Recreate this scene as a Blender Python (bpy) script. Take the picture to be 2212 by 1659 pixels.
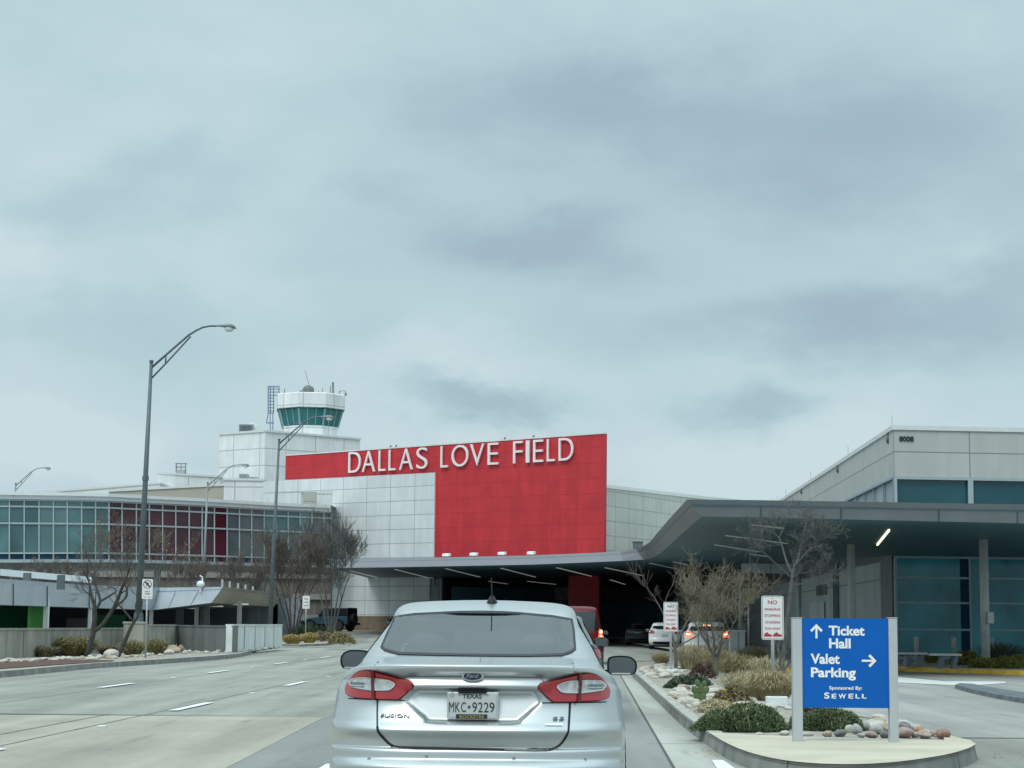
import bpy, bmesh, math, random
import numpy as np
from mathutils import Vector, Matrix
from mathutils.bvhtree import BVHTree

scene = bpy.context.scene
for o in list(bpy.data.objects):
    bpy.data.objects.remove(o, do_unlink=True)
COL = scene.collection

# ------------------------------------------------------------------ camera
EYE = Vector((0.0, 0.0, 1.30))
FOC = 4290.0                       # focal length in units of a 2212-wide frame
PITCH = math.atan((1350.5 - 829.5) / FOC)
ROLL = math.radians(0.45)
Fw = Vector((0, math.cos(PITCH), math.sin(PITCH)))
U0 = Vector((0, -math.sin(PITCH), math.cos(PITCH)))
X0 = Vector((1, 0, 0))
Rt = X0 * math.cos(ROLL) + U0 * math.sin(ROLL)
Up = U0 * math.cos(ROLL) - X0 * math.sin(ROLL)
cd = bpy.data.cameras.new('camera')
cam = bpy.data.objects.new('camera', cd)
COL.objects.link(cam)
cd.sensor_width = 36.0
cd.lens = 36.0 * FOC / 2212.0
cd.clip_start = 0.1
cd.clip_end = 4000.0
m = Matrix.Identity(4)
for i in range(3):
    m[i][0] = Rt[i]; m[i][1] = Up[i]; m[i][2] = -Fw[i]; m[i][3] = EYE[i]
cam.matrix_world = m
scene.camera = cam

# ------------------------------------------------------------------ world
SUN_EL, SUN_AZ = math.radians(52), math.radians(205)
world = bpy.data.worlds.new('World')
scene.world = world
world.use_nodes = True
nt = world.node_tree
nt.nodes.clear()
def wn(t, **kw):
    n = nt.nodes.new(t)
    for k, v in kw.items():
        setattr(n, k, v)
    return n
L = nt.links.new
out = wn('ShaderNodeOutputWorld')
sky = wn('ShaderNodeTexSky', sky_type='NISHITA')
sky.sun_disc = False
sky.sun_elevation = SUN_EL
sky.sun_rotation = SUN_AZ
sky.air_density = 1.5
sky.dust_density = 4.0
bg_sky = wn('ShaderNodeBackground')
bg_sky.inputs[1].default_value = 0.08
L(sky.outputs[0], bg_sky.inputs[0])
tc = wn('ShaderNodeTexCoord')
sep = wn('ShaderNodeSeparateXYZ')
L(tc.outputs['Generated'], sep.inputs[0])
def wmath(op, a, b=None, clamp=False):
    n = wn('ShaderNodeMath', operation=op)
    n.use_clamp = clamp
    for i, v in enumerate((a, b)):
        if v is None: continue
        if isinstance(v, (int, float)): n.inputs[i].default_value = v
        else: L(v, n.inputs[i])
    return n.outputs[0]
zpos = wmath('MAXIMUM', sep.outputs[2], 0.0)
den = wmath('ADD', zpos, 0.45)
comb = wn('ShaderNodeCombineXYZ')
L(wmath('DIVIDE', sep.outputs[0], den), comb.inputs[0])
L(wmath('MULTIPLY', wmath('DIVIDE', sep.outputs[1], den), 1.25), comb.inputs[1])
comb2 = wn('ShaderNodeCombineXYZ')
L(sep.outputs[0], comb2.inputs[0]); L(sep.outputs[1], comb2.inputs[1]); L(wmath('MULTIPLY', sep.outputs[2], 2.0), comb2.inputs[2])
def wnoise(scale, detail, rough, off=(0, 0, 0), dist=0.0, lump=False):
    mp = wn('ShaderNodeMapping')
    mp.inputs['Location'].default_value = off
    L(comb2.outputs[0] if lump else comb.outputs[0], mp.inputs[0])
    n = wn('ShaderNodeTexNoise')
    n.inputs['Scale'].default_value = scale
    n.inputs['Detail'].default_value = detail
    n.inputs['Roughness'].default_value = rough
    n.inputs['Distortion'].default_value = dist
    L(mp.outputs[0], n.inputs['Vector'])
    return n.outputs[0]
n1 = wnoise(4.2, 5.0, 0.5, (3.3, 1.2, 0), 0.25, True)
n2 = wnoise(9.0, 6.0, 0.55, (7.1, 4.0, 2), 0.25, True)
n3 = wnoise(1.1, 2.0, 0.4, (1.1, 9.0, 5))
nA = wnoise(9.0, 5.0, 0.6, (2.2, 6.5, 1), 0.0, True)
nB = wnoise(8.0, 5.0, 0.6, (8.4, 3.1, 3), 0.0, True)
wx = wmath('ADD', sep.outputs[0], wmath('MULTIPLY', wmath('SUBTRACT', nA, 0.5), 0.13))
wz = wmath('ADD', sep.outputs[2], wmath('MULTIPLY', wmath('SUBTRACT', nB, 0.5), 0.085))
def wdir(u, v):
    d = Fw + Rt * ((u - 1106) / FOC) + Up * ((829.5 - v) / FOC)
    return d.normalized()
def blob(u, v, su, sv):
    """soft elliptical mask round a sky direction (a cloud bank), 0..1"""
    d = wdir(u, v)
    sx, sz = su / FOC, sv / FOC
    a = wmath('DIVIDE', wmath('SUBTRACT', wx, d.x), sx)
    b = wmath('DIVIDE', wmath('SUBTRACT', wz, d.z), sz)
    e = wmath('ADD', wmath('MULTIPLY', a, a), wmath('MULTIPLY', b, b))
    g = wmath('POWER', 2.718, wmath('MULTIPLY', e, -1.0))
    front = wmath('GREATER_THAN', sep.outputs[1], 0.0)
    return wmath('MULTIPLY', g, front)
dark = None
for (u, v, su, sv, a) in [(1250, 260, 330, 90, .75), (1850, 330, 420, 150, .85), (1160, 520, 300, 85, .85),
                          (1800, 700, 420, 90, .8), (1060, 880, 130, 40, .7), (1590, 900, 130, 40, .6),
                          (330, 380, 120, 60, .3), (200, 480, 160, 60, .35), (810, 400, 120, 50, .3),
                          (150, 650, 300, 60, .25), (2150, 600, 160, 120, .3)]:
    g = wmath('MULTIPLY', blob(u, v, su, sv), a)
    dark = g if dark is None else wmath('ADD', dark, g)
lite = None
for (u, v, su, sv, a) in [(60, 950, 150, 55, 1.7), (2050, 600, 110, 60, .85), (900, 800, 300, 60, .35), (1500, 480, 160, 50, .3),
                          (250, 120, 420, 160, .08), (700, 150, 330, 160, .15), (1300, 1000, 900, 90, .3), (40, 560, 160, 90, .35)]:
    g = wmath('MULTIPLY', blob(u, v, su, sv), a)
    lite = g if lite is None else wmath('ADD', lite, g)
base = wmath('ADD', wmath('MULTIPLY', wmath('SUBTRACT', n1, 0.5), 0.55), wmath('MULTIPLY', wmath('SUBTRACT', n2, 0.5), 0.42))
base = wmath('ADD', base, wmath('MULTIPLY', wmath('SUBTRACT', n3, 0.5), 0.4))
f = wmath('ADD', 0.88, base)
f = wmath('SUBTRACT', f, wmath('MULTIPLY', dark, wmath('ADD', 0.30, wmath('MULTIPLY', n2, 1.0))))
f = wmath('ADD', f, wmath('MULTIPLY', lite, 0.38), clamp=True)
ramp = wn('ShaderNodeValToRGB')
cr = ramp.color_ramp
cr.elements[0].position = 0.0
cr.elements[0].color = (0.335, 0.447, 0.530, 1)
cr.elements[1].position = 1.0
cr.elements[1].color = (0.600, 0.742, 0.785, 1)
e = cr.elements.new(0.45); e.color = (0.405, 0.550, 0.622, 1)
e = cr.elements.new(0.75); e.color = (0.475, 0.640, 0.702, 1)
L(f, ramp.inputs[0])
zen = wn('ShaderNodeMapRange')
zen.interpolation_type = 'SMOOTHSTEP'
zen.inputs[1].default_value = 0.36; zen.inputs[2].default_value = 0.9
zen.inputs[3].default_value = 1.0; zen.inputs[4].default_value = 2.3
L(sep.outputs[2], zen.inputs[0])
bg_cl = wn('ShaderNodeBackground')
L(ramp.outputs[0], bg_cl.inputs[0])
L(zen.outputs[0], bg_cl.inputs[1])
mx = wn('ShaderNodeMixShader')
mx.inputs[0].default_value = 0.95
L(bg_sky.outputs[0], mx.inputs[1]); L(bg_cl.outputs[0], mx.inputs[2])
L(mx.outputs[0], out.inputs[0])

sl = bpy.data.lights.new('sun', 'SUN')
sl.energy = 1.3
sl.angle = math.radians(25)
sl.color = (1.0, 0.97, 0.92)
sun = bpy.data.objects.new('sun', sl)
COL.objects.link(sun)
sd = Vector((math.cos(SUN_EL) * math.sin(SUN_AZ), math.cos(SUN_EL) * math.cos(SUN_AZ), math.sin(SUN_EL)))
sun.rotation_euler = sd.to_track_quat('Z', 'Y').to_euler()

scene.view_settings.view_transform = 'Standard'
scene.view_settings.look = 'None'
scene.view_settings.exposure = 0.0
scene.view_settings.gamma = 1.0
scene.view_settings.use_curve_mapping = False
scene.render.engine = 'CYCLES'
scene.cycles.max_bounces = 6
scene.cycles.use_denoising = True

# ------------------------------------------------------------------ helpers
def ray(u, v):
    return Fw + Rt * ((u - 1106.0) / FOC) + Up * ((829.5 - v) / FOC)
def P(u, v, Y):
    """point where the sight line meets the upright plane y = Y"""
    d = ray(u, v)
    return EYE + d * (Y / d.y)
def G(u, v, z=0.0):
    """point where the sight line meets the level z"""
    d = ray(u, v)
    return EYE + d * ((z - EYE.z) / d.z)
def sm(a, b, x):
    t = min(1.0, max(0.0, (x - a) / (b - a)))
    return t * t * (3 - 2 * t)
def H(x, y):
    """height of the ground: the far left drive climbs a little"""
    return 0.75 * sm(112, 160, y) * (1 - sm(-9, 3, x))
def S(r, g, b):
    f = lambda c: (c / 255 / 12.92) if c <= 10 else ((c / 255 + 0.055) / 1.055) ** 2.4
    return (f(r), f(g), f(b))

MATS = {}
def mat(name, col, rough=0.6, metal=0.0, var=0.12, scale=3.0, bump=0.0, bscale=40.0, spec=0.5, coat=0.0,
        emit=None, streak=0.0, ior=None, flake=0.0):
    if name in MATS: return MATS[name]
    mt = bpy.data.materials.new(name)
    mt.use_nodes = True
    t = mt.node_tree
    b = t.nodes['Principled BSDF']
    b.inputs['Roughness'].default_value = rough
    b.inputs['Metallic'].default_value = metal
    b.inputs['Specular IOR Level'].default_value = spec
    b.inputs['Coat Weight'].default_value = coat
    b.inputs['Coat Roughness'].default_value = 0.04
    if ior: b.inputs['IOR'].default_value = ior
    tcn = t.nodes.new('ShaderNodeTexCoord')
    no = t.nodes.new('ShaderNodeTexNoise')
    no.inputs['Scale'].default_value = scale
    no.inputs['Detail'].default_value = 5
    t.links.new(tcn.outputs['Object'], no.inputs['Vector'])
    rp = t.nodes.new('ShaderNodeValToRGB')
    rp.color_ramp.elements[0].position = 0.3
    rp.color_ramp.elements[1].position = 0.7
    c0 = [max(0, c * (1 - var)) for c in col]; c1 = [min(1, c * (1 + var)) for c in col]
    rp.color_ramp.elements[0].color = (*c0, 1); rp.color_ramp.elements[1].color = (*c1, 1)
    t.links.new(no.outputs[0], rp.inputs[0])
    last = rp.outputs[0]
    if streak > 0:
        mp = t.nodes.new('ShaderNodeMapping')
        mp.inputs['Scale'].default_value = (1.1, 1.1, 0.14)
        t.links.new(tcn.outputs['Object'], mp.inputs[0])
        ns = t.nodes.new('ShaderNodeTexNoise')
        ns.inputs['Scale'].default_value = 1.6; ns.inputs['Detail'].default_value = 4
        t.links.new(mp.outputs[0], ns.inputs['Vector'])
        r2 = t.nodes.new('ShaderNodeValToRGB')
        r2.color_ramp.elements[0].position = 0.42; r2.color_ramp.elements[1].position = 0.62
        r2.color_ramp.elements[0].color = (1 - streak,) * 3 + (1,)
        r2.color_ramp.elements[1].color = (1, 1, 1, 1)
        t.links.new(ns.outputs[0], r2.inputs[0])
        mm = t.nodes.new('ShaderNodeMix'); mm.data_type = 'RGBA'; mm.blend_type = 'MULTIPLY'
        mm.inputs['Factor'].default_value = 1.0
        t.links.new(last, mm.inputs[6]); t.links.new(r2.outputs[0], mm.inputs[7])
        last = mm.outputs[2]
    t.links.new(last, b.inputs['Base Color'])
    if bump > 0:
        nb = t.nodes.new('ShaderNodeTexNoise')
        nb.inputs['Scale'].default_value = bscale; nb.inputs['Detail'].default_value = 4
        t.links.new(tcn.outputs['Object'], nb.inputs['Vector'])
        bm_ = t.nodes.new('ShaderNodeBump')
        bm_.inputs['Strength'].default_value = bump
        bm_.inputs['Distance'].default_value = 0.02
        t.links.new(nb.outputs[0], bm_.inputs['Height'])
        t.links.new(bm_.outputs[0], b.inputs['Normal'])
    if emit:
        b.inputs['Emission Color'].default_value = (*emit[:3], 1)
        b.inputs['Emission Strength'].default_value = emit[3]
    MATS[name] = mt
    return mt

def panel_mat(name, col, W, Hh, joint, jw=0.03, off=(0, 0), rough=0.55, var=0.05, streak=0.08, spec=0.4):
    """cladding panels: a straight grid of joints, in metres along the wall and up it"""
    if name in MATS: return MATS[name]
    mt = mat(name, col, rough=rough, var=var, scale=0.7, streak=streak, spec=spec)
    t = mt.node_tree
    b = t.nodes['Principled BSDF']
    src = b.inputs['Base Color'].links[0].from_socket
    uv = t.nodes.new('ShaderNodeUVMap'); uv.uv_map = 'UVMap'
    mp = t.nodes.new('ShaderNodeMapping')
    mp.inputs['Location'].default_value = (off[0], off[1], 0)
    t.links.new(uv.outputs[0], mp.inputs[0])
    br = t.nodes.new('ShaderNodeTexBrick')
    br.offset = 0.0; br.squash = 1.0
    br.inputs['Scale'].default_value = 1.0
    br.inputs['Mortar Size'].default_value = jw
    br.inputs['Mortar Smooth'].default_value = 0.0
    br.inputs['Brick Width'].default_value = W
    br.inputs['Row Height'].default_value = Hh
    br.inputs['Bias'].default_value = 0.0
    br.inputs['Color1'].default_value = (1, 1, 1, 1)
    br.inputs['Color2'].default_value = (0.93, 0.94, 0.95, 1)
    t.links.new(mp.outputs[0], br.inputs['Vector'])
    mm = t.nodes.new('ShaderNodeMix'); mm.data_type = 'RGBA'; mm.blend_type = 'MULTIPLY'
    mm.inputs['Factor'].default_value = 1.0
    t.links.new(src, mm.inputs[6]); t.links.new(br.outputs['Color'], mm.inputs[7])
    m2 = t.nodes.new('ShaderNodeMix'); m2.data_type = 'RGBA'
    t.links.new(br.outputs['Fac'], m2.inputs['Factor'])
    t.links.new(mm.outputs[2], m2.inputs[6])
    m2.inputs[7].default_value = (*joint, 1)
    t.links.new(m2.outputs[2], b.inputs['Base Color'])
    return mt

class MB:
    def __init__(s):
        s.v = []; s.f = []
    def add(s, vs, fs):
        n = len(s.v)
        s.v.extend([tuple(p) for p in vs])
        s.f.extend([tuple(i + n for i in f) for f in fs])
        return s
    def box(s, x0, x1, y0, y1, z0, z1):
        return s.obox((x0, y0, z0), (x1 - x0, 0, 0), (0, y1 - y0, 0), (0, 0, z1 - z0))
    def obox(s, o, a, b, c):
        o, a, b, c = Vector(o), Vector(a), Vector(b), Vector(c)
        vs = [o, o + a, o + a + b, o + b, o + c, o + a + c, o + a + b + c, o + b + c]
        fs = [(0, 3, 2, 1), (4, 5, 6, 7), (0, 1, 5, 4), (1, 2, 6, 5), (2, 3, 7, 6), (3, 0, 4, 7)]
        if a.cross(b).dot(c) < 0: fs = [tuple(reversed(f)) for f in fs]
        return s.add(vs, fs)
    def bar(s, p, q, w, d=None):
        """square bar from p to q"""
        p, q = Vector(p), Vector(q)
        ax = (q - p).normalized()
        up = Vector((0, 0, 1)) if abs(ax.z) < 0.9 else Vector((0, 1, 0))
        a = ax.cross(up).normalized(); b = a.cross(ax).normalized()
        d = d or w
        return s.obox(p - a * w / 2 - b * d / 2, a * w, b * d, q - p)
    def poly(s, pts):
        return s.add(pts, [tuple(range(len(pts)))])
    def prism(s, pts, vec):
        n = len(pts); vec = Vector(vec)
        top = [Vector(p) + vec for p in pts]
        fs = [tuple(reversed(range(n))), tuple(range(n, 2 * n))]
        for i in range(n):
            j = (i + 1) % n
            fs.append((i, j, n + j, n + i))
        return s.add(list(pts) + top, fs)
    def tube(s, pts, rad, n=8, cap=True):
        pts = [Vector(p) for p in pts]
        if not hasattr(rad, '__len__'): rad = [rad] * len(pts)
        vs, fs = [], []
        pa = None
        for i, p in enumerate(pts):
            d = (pts[min(i + 1, len(pts) - 1)] - pts[max(i - 1, 0)])
            if d.length < 1e-9: d = Vector((0, 0, 1))
            d.normalize()
            if pa is None:
                a = d.cross(Vector((0, 0, 1)) if abs(d.z) < 0.9 else Vector((1, 0, 0))).normalized()
            else:
                a = (pa - d * pa.dot(d))
                a = a.normalized() if a.length > 1e-6 else d.orthogonal().normalized()
            pa = a
            b = d.cross(a)
            for k in range(n):
                t = 2 * math.pi * k / n
                vs.append(p + (a * math.cos(t) + b * math.sin(t)) * rad[i])
        for i in range(len(pts) - 1):
            for k in range(n):
                k2 = (k + 1) % n
                fs.append((i * n + k, i * n + k2, (i + 1) * n + k2, (i + 1) * n + k))
        if cap:
            fs.append(tuple(reversed(range(n))))
            fs.append(tuple(range((len(pts) - 1) * n, len(pts) * n)))
        return s.add(vs, fs)
    def lathe(s, c, prof, n=24, ax='z', a0=0.0, sx=1.0, sy=1.0):
        """profile of (radius, height) turned about an axis through c"""
        c = Vector(c); vs, fs = [], []
        for (r, h) in prof:
            for k in range(n):
                t = a0 + 2 * math.pi * k / n
                p, q = r * math.cos(t) * sx, r * math.sin(t) * sy
                vs.append(c + (Vector((p, q, h)) if ax == 'z' else Vector((h, p, q)) if ax == 'x' else Vector((p, h, q))))
        for i in range(len(prof) - 1):
            for k in range(n):
                k2 = (k + 1) % n
                f_ = (i * n + k, i * n + k2, (i + 1) * n + k2, (i + 1) * n + k)
                fs.append(f_ if ax != 'y' else tuple(reversed(f_)))
        if prof[0][0] > 1e-6: fs.append(tuple(reversed(range(n))) if ax != 'y' else tuple(range(n)))
        m_ = (len(prof) - 1) * n
        if prof[-1][0] > 1e-6: fs.append(tuple(range(m_, m_ + n)) if ax != 'y' else tuple(reversed(range(m_, m_ + n))))
        return s.add(vs, fs)
    def ball(s, c, r, n=10, sc=(1, 1, 1), wob=0.0, rng=None):
        vs, fs = [], []
        rows = max(4, n // 2 + 1)
        for i in range(rows + 1):
            th = math.pi * i / rows
            for k in range(n):
                ph = 2 * math.pi * k / n
                w = 1 + (rng.uniform(-wob, wob) if rng and 0 < i < rows else 0)
                vs.append((c[0] + r * sc[0] * math.sin(th) * math.cos(ph) * w, c[1] + r * sc[1] * math.sin(th) * math.sin(ph) * w,
                           c[2] + r * sc[2] * math.cos(th) * w))
        for i in range(rows):
            for k in range(n):
                k2 = (k + 1) % n
                fs.append((i * n + k, (i + 1) * n + k, (i + 1) * n + k2, i * n + k2))
        return s.add(vs, fs)
    def build(s, name, material, parent=None, smooth=False, uv=False, bevel=0.0, weld=False):
        off = Vector((0, 0, 0))
        p = parent
        while p is not None:
            off += Vector(p.location); p = p.parent
        me = bpy.data.meshes.new(name)
        vv = s.v if off.length == 0 else [(a - off.x, b - off.y, c - off.z) for a, b, c in s.v]
        me.from_pydata(vv, [], s.f)
        if weld:
            bm = bmesh.new(); bm.from_mesh(me)
            bmesh.ops.remove_doubles(bm, verts=bm.verts, dist=1e-5)
            bm.to_mesh(me); bm.free()
        me.update()
        if uv:
            lay = me.uv_layers.new(name='UVMap')
            V3 = me.vertices
            for po in me.polygons:
                n_ = po.normal
                if abs(n_.z) < 0.75:
                    t = Vector((-n_.y, n_.x)).normalized()
                    for li in po.loop_indices:
                        co = V3[me.loops[li].vertex_index].co
                        lay.data[li].uv = ((co.x + off.x) * t.x + (co.y + off.y) * t.y, co.z + off.z)
                else:
                    for li in po.loop_indices:
                        co = V3[me.loops[li].vertex_index].co
                        lay.data[li].uv = (co.x + off.x, co.y + off.y)
        if smooth:
            me.polygons.foreach_set('use_smooth', [True] * len(me.polygons))
        ob = bpy.data.objects.new(name, me)
        COL.objects.link(ob)
        me.materials.append(material)
        ob.parent = parent
        if bevel > 0:
            md = ob.modifiers.new('edge', 'BEVEL'); md.width = bevel; md.segments = 2
            md.limit_method = 'ANGLE'
        return ob

def tag(o, label, cat=None, group=None, kind=None):
    o['label'] = label
    if cat: o['category'] = cat
    if group: o['group'] = group
    if kind: o['kind'] = kind
    return o
def thing(name, label, cat, loc=(0, 0, 0), rz=0.0, group=None):
    o = bpy.data.objects.new(name, None)
    o.empty_display_size = 0.3
    COL.objects.link(o)
    o.location = loc
    o.rotation_euler = (0, 0, rz)
    return tag(o, label, cat, group)
def kids(o):
    return [c for c in bpy.data.objects if c.parent == o]
def copy_tree(o, parent=None, childmap=None):
    if childmap is None:
        childmap = {}
        for c in bpy.data.objects:
            if c.parent: childmap.setdefault(c.parent.name, []).append(c)
    c = o.copy()
    COL.objects.link(c)
    c.parent = parent
    for ch in childmap.get(o.name, []):
        copy_tree(ch, c, childmap)
    return c

_CAP = {}
def text_geo(body, bold=0.0, shear=0.0):
    """flat outline of a word: triangles in (x, y), cap height 1, starting at x = 0"""
    key = (body, bold, shear)
    if key in _CAP: return _CAP[key]
    cu = bpy.data.curves.new('t', 'FONT')
    cu.body = body; cu.size = 1.0; cu.offset = bold; cu.shear = shear
    cu.resolution_u = 6
    ob = bpy.data.objects.new('t', cu)
    COL.objects.link(ob)
    dg = bpy.context.evaluated_depsgraph_get()
    dg.update()
    me = bpy.data.meshes.new_from_object(ob.evaluated_get(dg))
    vs = [(v.co.x, v.co.y) for v in me.vertices]
    fs = [tuple(p.vertices) for p in me.polygons]
    bpy.data.objects.remove(ob, do_unlink=True)
    bpy.data.curves.remove(cu)
    bpy.data.meshes.remove(me)
    _CAP[key] = (vs, fs)
    return vs, fs
def cap_h(bold=0.0):
    vs, _ = text_geo('H', bold)
    return max(v[1] for v in vs)
def text(mb, body, o, right, up, height, width=None, depth=0.01, bold=0.0, shear=0.0, align='l', stretch=None, full=False):
    """raised lettering: o is the baseline start (or centre, align 'c'), depth goes along -(right x up) side facing the reader"""
    vs, fs = text_geo(body, bold, shear)
    o, right, up = Vector(o), Vector(right).normalized(), Vector(up).normalized()
    outv = right.cross(up)
    x0 = min(v[0] for v in vs); x1 = max(v[0] for v in vs)
    y0, yh = (min(v[1] for v in vs), max(v[1] for v in vs)) if full else (0.0, cap_h(bold))
    sy = height / (yh - y0)
    sx = width / (x1 - x0) if width else sy * (stretch or 1.0)
    sh = -(x1 - x0) * sx / 2 if align == 'c' else 0.0
    pts = [o + right * ((x - x0) * sx + sh) + up * ((y - y0) * sy) for x, y in vs]
    n = len(pts)
    # boundary edges for the sides
    cnt = {}
    for f_ in fs:
        for i in range(len(f_)):
            a, b = f_[i], f_[(i + 1) % len(f_)]
            cnt[(a, b)] = 1
    front = [p + outv * depth for p in pts]
    F2 = [tuple(f_) for f_ in fs]
    nrm = 0.0
    for f_ in fs:
        a, b, c = [Vector((*vs[i], 0)) for i in f_[:3]]
        nrm += (b - a).cross(c - a).z
    if nrm < 0: F2 = [tuple(reversed(f_)) for f_ in F2]
    E = set()
    for f_ in F2:
        for i in range(len(f_)):
            E.add((f_[i], f_[(i + 1) % len(f_)]))
    sides = [(b, a, a + n, b + n) for (a, b) in E if (b, a) not in E]
    sides = [(a, b, b + n, a + n) for (a, b) in E if (b, a) not in E]
    mb.add(pts + front, [tuple(i + n for i in f_) for f_ in F2] + sides)
    return mb
# ------------------------------------------------------------------ materials
def road_mat(name, col, warm=0.0, rough=0.75):
    mt = mat(name, col, rough=rough, var=0.10, scale=0.35, bump=0.12, bscale=60)
    t = mt.node_tree
    b = t.nodes['Principled BSDF']
    src = b.inputs['Base Color'].links[0].from_socket
    tcn = t.nodes.new('ShaderNodeTexCoord')
    def layer(src, sc, nscale, lo, hi, amt, detail=5):
        mp = t.nodes.new('ShaderNodeMapping')
        mp.inputs['Scale'].default_value = sc
        mp.inputs['Rotation'].default_value = (0, 0, 0.02)
        t.links.new(tcn.outputs['Object'], mp.inputs[0])
        n = t.nodes.new('ShaderNodeTexNoise')
        n.inputs['Scale'].default_value = nscale; n.inputs['Detail'].default_value = detail
        t.links.new(mp.outputs[0], n.inputs['Vector'])
        r = t.nodes.new('ShaderNodeValToRGB')
        r.color_ramp.elements[0].position = lo; r.color_ramp.elements[1].position = hi
        r.color_ramp.elements[0].color = (1 - amt, 1 - amt, 1 - amt, 1)
        r.color_ramp.elements[1].color = (1 + 0.0, 1, 1, 1)
        t.links.new(n.outputs[0], r.inputs[0])
        m_ = t.nodes.new('ShaderNodeMix'); m_.data_type = 'RGBA'; m_.blend_type = 'MULTIPLY'
        m_.inputs['Factor'].default_value = 1.0
        t.links.new(src, m_.inputs[6]); t.links.new(r.outputs[0], m_.inputs[7])
        return m_.outputs[2]
    s_ = layer(src, (1.0, 0.05, 1), 1.3, 0.35, 0.65, 0.28)      # wheel tracks along the lanes
    s_ = layer(s_, (1, 1, 1), 7.0, 0.45, 0.6, 0.07)
    s_ = layer(s_, (1, 0.4, 1), 90.0, 0.3, 0.7, 0.12, 2)
    s_ = layer(s_, (1, 0.6, 1), 1.1, 0.60, 0.70, -0.10, 3)
    s_ = layer(s_, (1.6, 0.12, 1), 2.2, 0.30, 0.40, 0.20, 6)
    s_ = layer(s_, (1, 0.3, 1), 0.22, 0.4, 0.6, 0.17)
    t.links.new(s_, b.inputs['Base Color'])
    return mt

M = {}
M['road'] = road_mat('road_concrete', (0.345, 0.345, 0.300))
M['road_warm'] = road_mat('road_concrete_pale', (0.455, 0.425, 0.345))
M['road_lane'] = road_mat('road_concrete_lane', (0.275, 0.280, 0.265))
M['road_side'] = road_mat('road_concrete_gutter', (0.47, 0.475, 0.42))
M['drive'] = road_mat('road_concrete_drive', (0.385, 0.385, 0.355))
M['ground'] = mat('dry_ground', (0.20, 0.19, 0.15), 0.9, var=0.25, scale=0.4)
M['paint'] = mat('road_paint', (0.78, 0.79, 0.77), 0.6, var=0.08, scale=12)
M['joint'] = mat('joint_tar', (0.075, 0.08, 0.08), 0.8)
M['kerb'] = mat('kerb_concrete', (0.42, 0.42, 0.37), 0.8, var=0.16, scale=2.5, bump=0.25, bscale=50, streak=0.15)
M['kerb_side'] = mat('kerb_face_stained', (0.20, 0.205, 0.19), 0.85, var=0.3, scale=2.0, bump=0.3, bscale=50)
M['nose'] = mat('nose_concrete', (0.52, 0.475, 0.37), 0.8, var=0.12, scale=1.6, bump=0.25, bscale=60)
M['yellow'] = mat('yellow_paint', (0.80, 0.50, 0.07), 0.55, var=0.18, scale=4)
M['mulch'] = mat('brown_mulch', (0.115, 0.06, 0.045), 0.95, var=0.4, scale=14, bump=1.0, bscale=60)
M['bedsoil'] = mat('bed_gravel', (0.34, 0.315, 0.265), 0.95, var=0.35, scale=9, bump=1.0, bscale=40)
M['barrier'] = mat('barrier_concrete', (0.36, 0.36, 0.31), 0.85, var=0.15, scale=1.2, bump=0.2, bscale=30, streak=0.30)
M['barrier_dark'] = mat('barrier_concrete_grey', (0.16, 0.175, 0.17), 0.85, var=0.15, scale=1.0, streak=0.22)
M['barrier_white'] = mat('barrier_concrete_white', (0.70, 0.74, 0.73), 0.8, var=0.1, scale=1.0)
M['white_panel'] = panel_mat('white_panel', (0.72, 0.75, 0.76), 2.75, 1.23, (0.31, 0.37, 0.39), 0.030, (0.6, 0.35))
M['white_tower'] = panel_mat('white_tower_panel', (0.80, 0.82, 0.82), 4.6, 2.15, (0.42, 0.46, 0.47), 0.06, (0.3, 0.4))
M['red_panel'] = panel_mat('red_panel', (0.58, 0.036, 0.046), 2.9, 1.23, (0.44, 0.022, 0.034), 0.026, (0.4, 0.35), rough=0.5, var=0.10, streak=0.10)
M['beige_panel'] = panel_mat('beige_panel', (0.52, 0.53, 0.47), 3.6, 1.55, (0.30, 0.32, 0.30), 0.05, (0.2, 0.2))
M['beige_plain'] = mat('beige_sheet', (0.42, 0.40, 0.34), 0.6, var=0.06, scale=0.5)  # plain beige of the low sloping block
M['cream'] = panel_mat('cream_panel', (0.48, 0.50, 0.475), 2.98, 0.955, (0.20, 0.23, 0.24), 0.022, (0.0, 0.0), streak=0.06)
M['coping'] = mat('coping_metal', (0.66, 0.69, 0.68), 0.45, 0.0, var=0.04)
M['white'] = mat('white_paint', (0.78, 0.80, 0.80), 0.45, var=0.04)
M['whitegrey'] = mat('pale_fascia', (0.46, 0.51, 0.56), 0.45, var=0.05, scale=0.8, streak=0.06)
M['letter'] = mat('letter_white', (0.86, 0.80, 0.80), 0.35, var=0.03)
M['dark_text'] = mat('dark_letter', (0.02, 0.03, 0.045), 0.5)
M['canopy_face'] = mat('canopy_fascia_metal', (0.175, 0.195, 0.205), 0.42, 0.25, var=0.07, scale=0.8, streak=0.08)
M['canopy_band'] = mat('canopy_band_metal', (0.14, 0.16, 0.175), 0.4, 0.2, var=0.06)
M['canopy_side'] = mat('canopy_side_metal', (0.16, 0.165, 0.19), 0.45, 0.2, var=0.06)
M['soffit'] = mat('canopy_soffit', (0.065, 0.145, 0.190), 0.5, 0.0, var=0.12, scale=0.4)
M['under'] = mat('under_canopy_wall', (0.035, 0.085, 0.12), 0.6, var=0.2)
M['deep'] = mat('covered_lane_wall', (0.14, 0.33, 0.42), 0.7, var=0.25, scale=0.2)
M['light'] = mat('strip_light', (0.8, 0.8, 0.75), 0.4, emit=(0.90, 0.93, 0.88, 0.16))
M['light_on'] = mat('strip_light_bright', (0.9, 0.88, 0.8), 0.4, emit=(1.0, 0.90, 0.70, 1.3))
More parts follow.
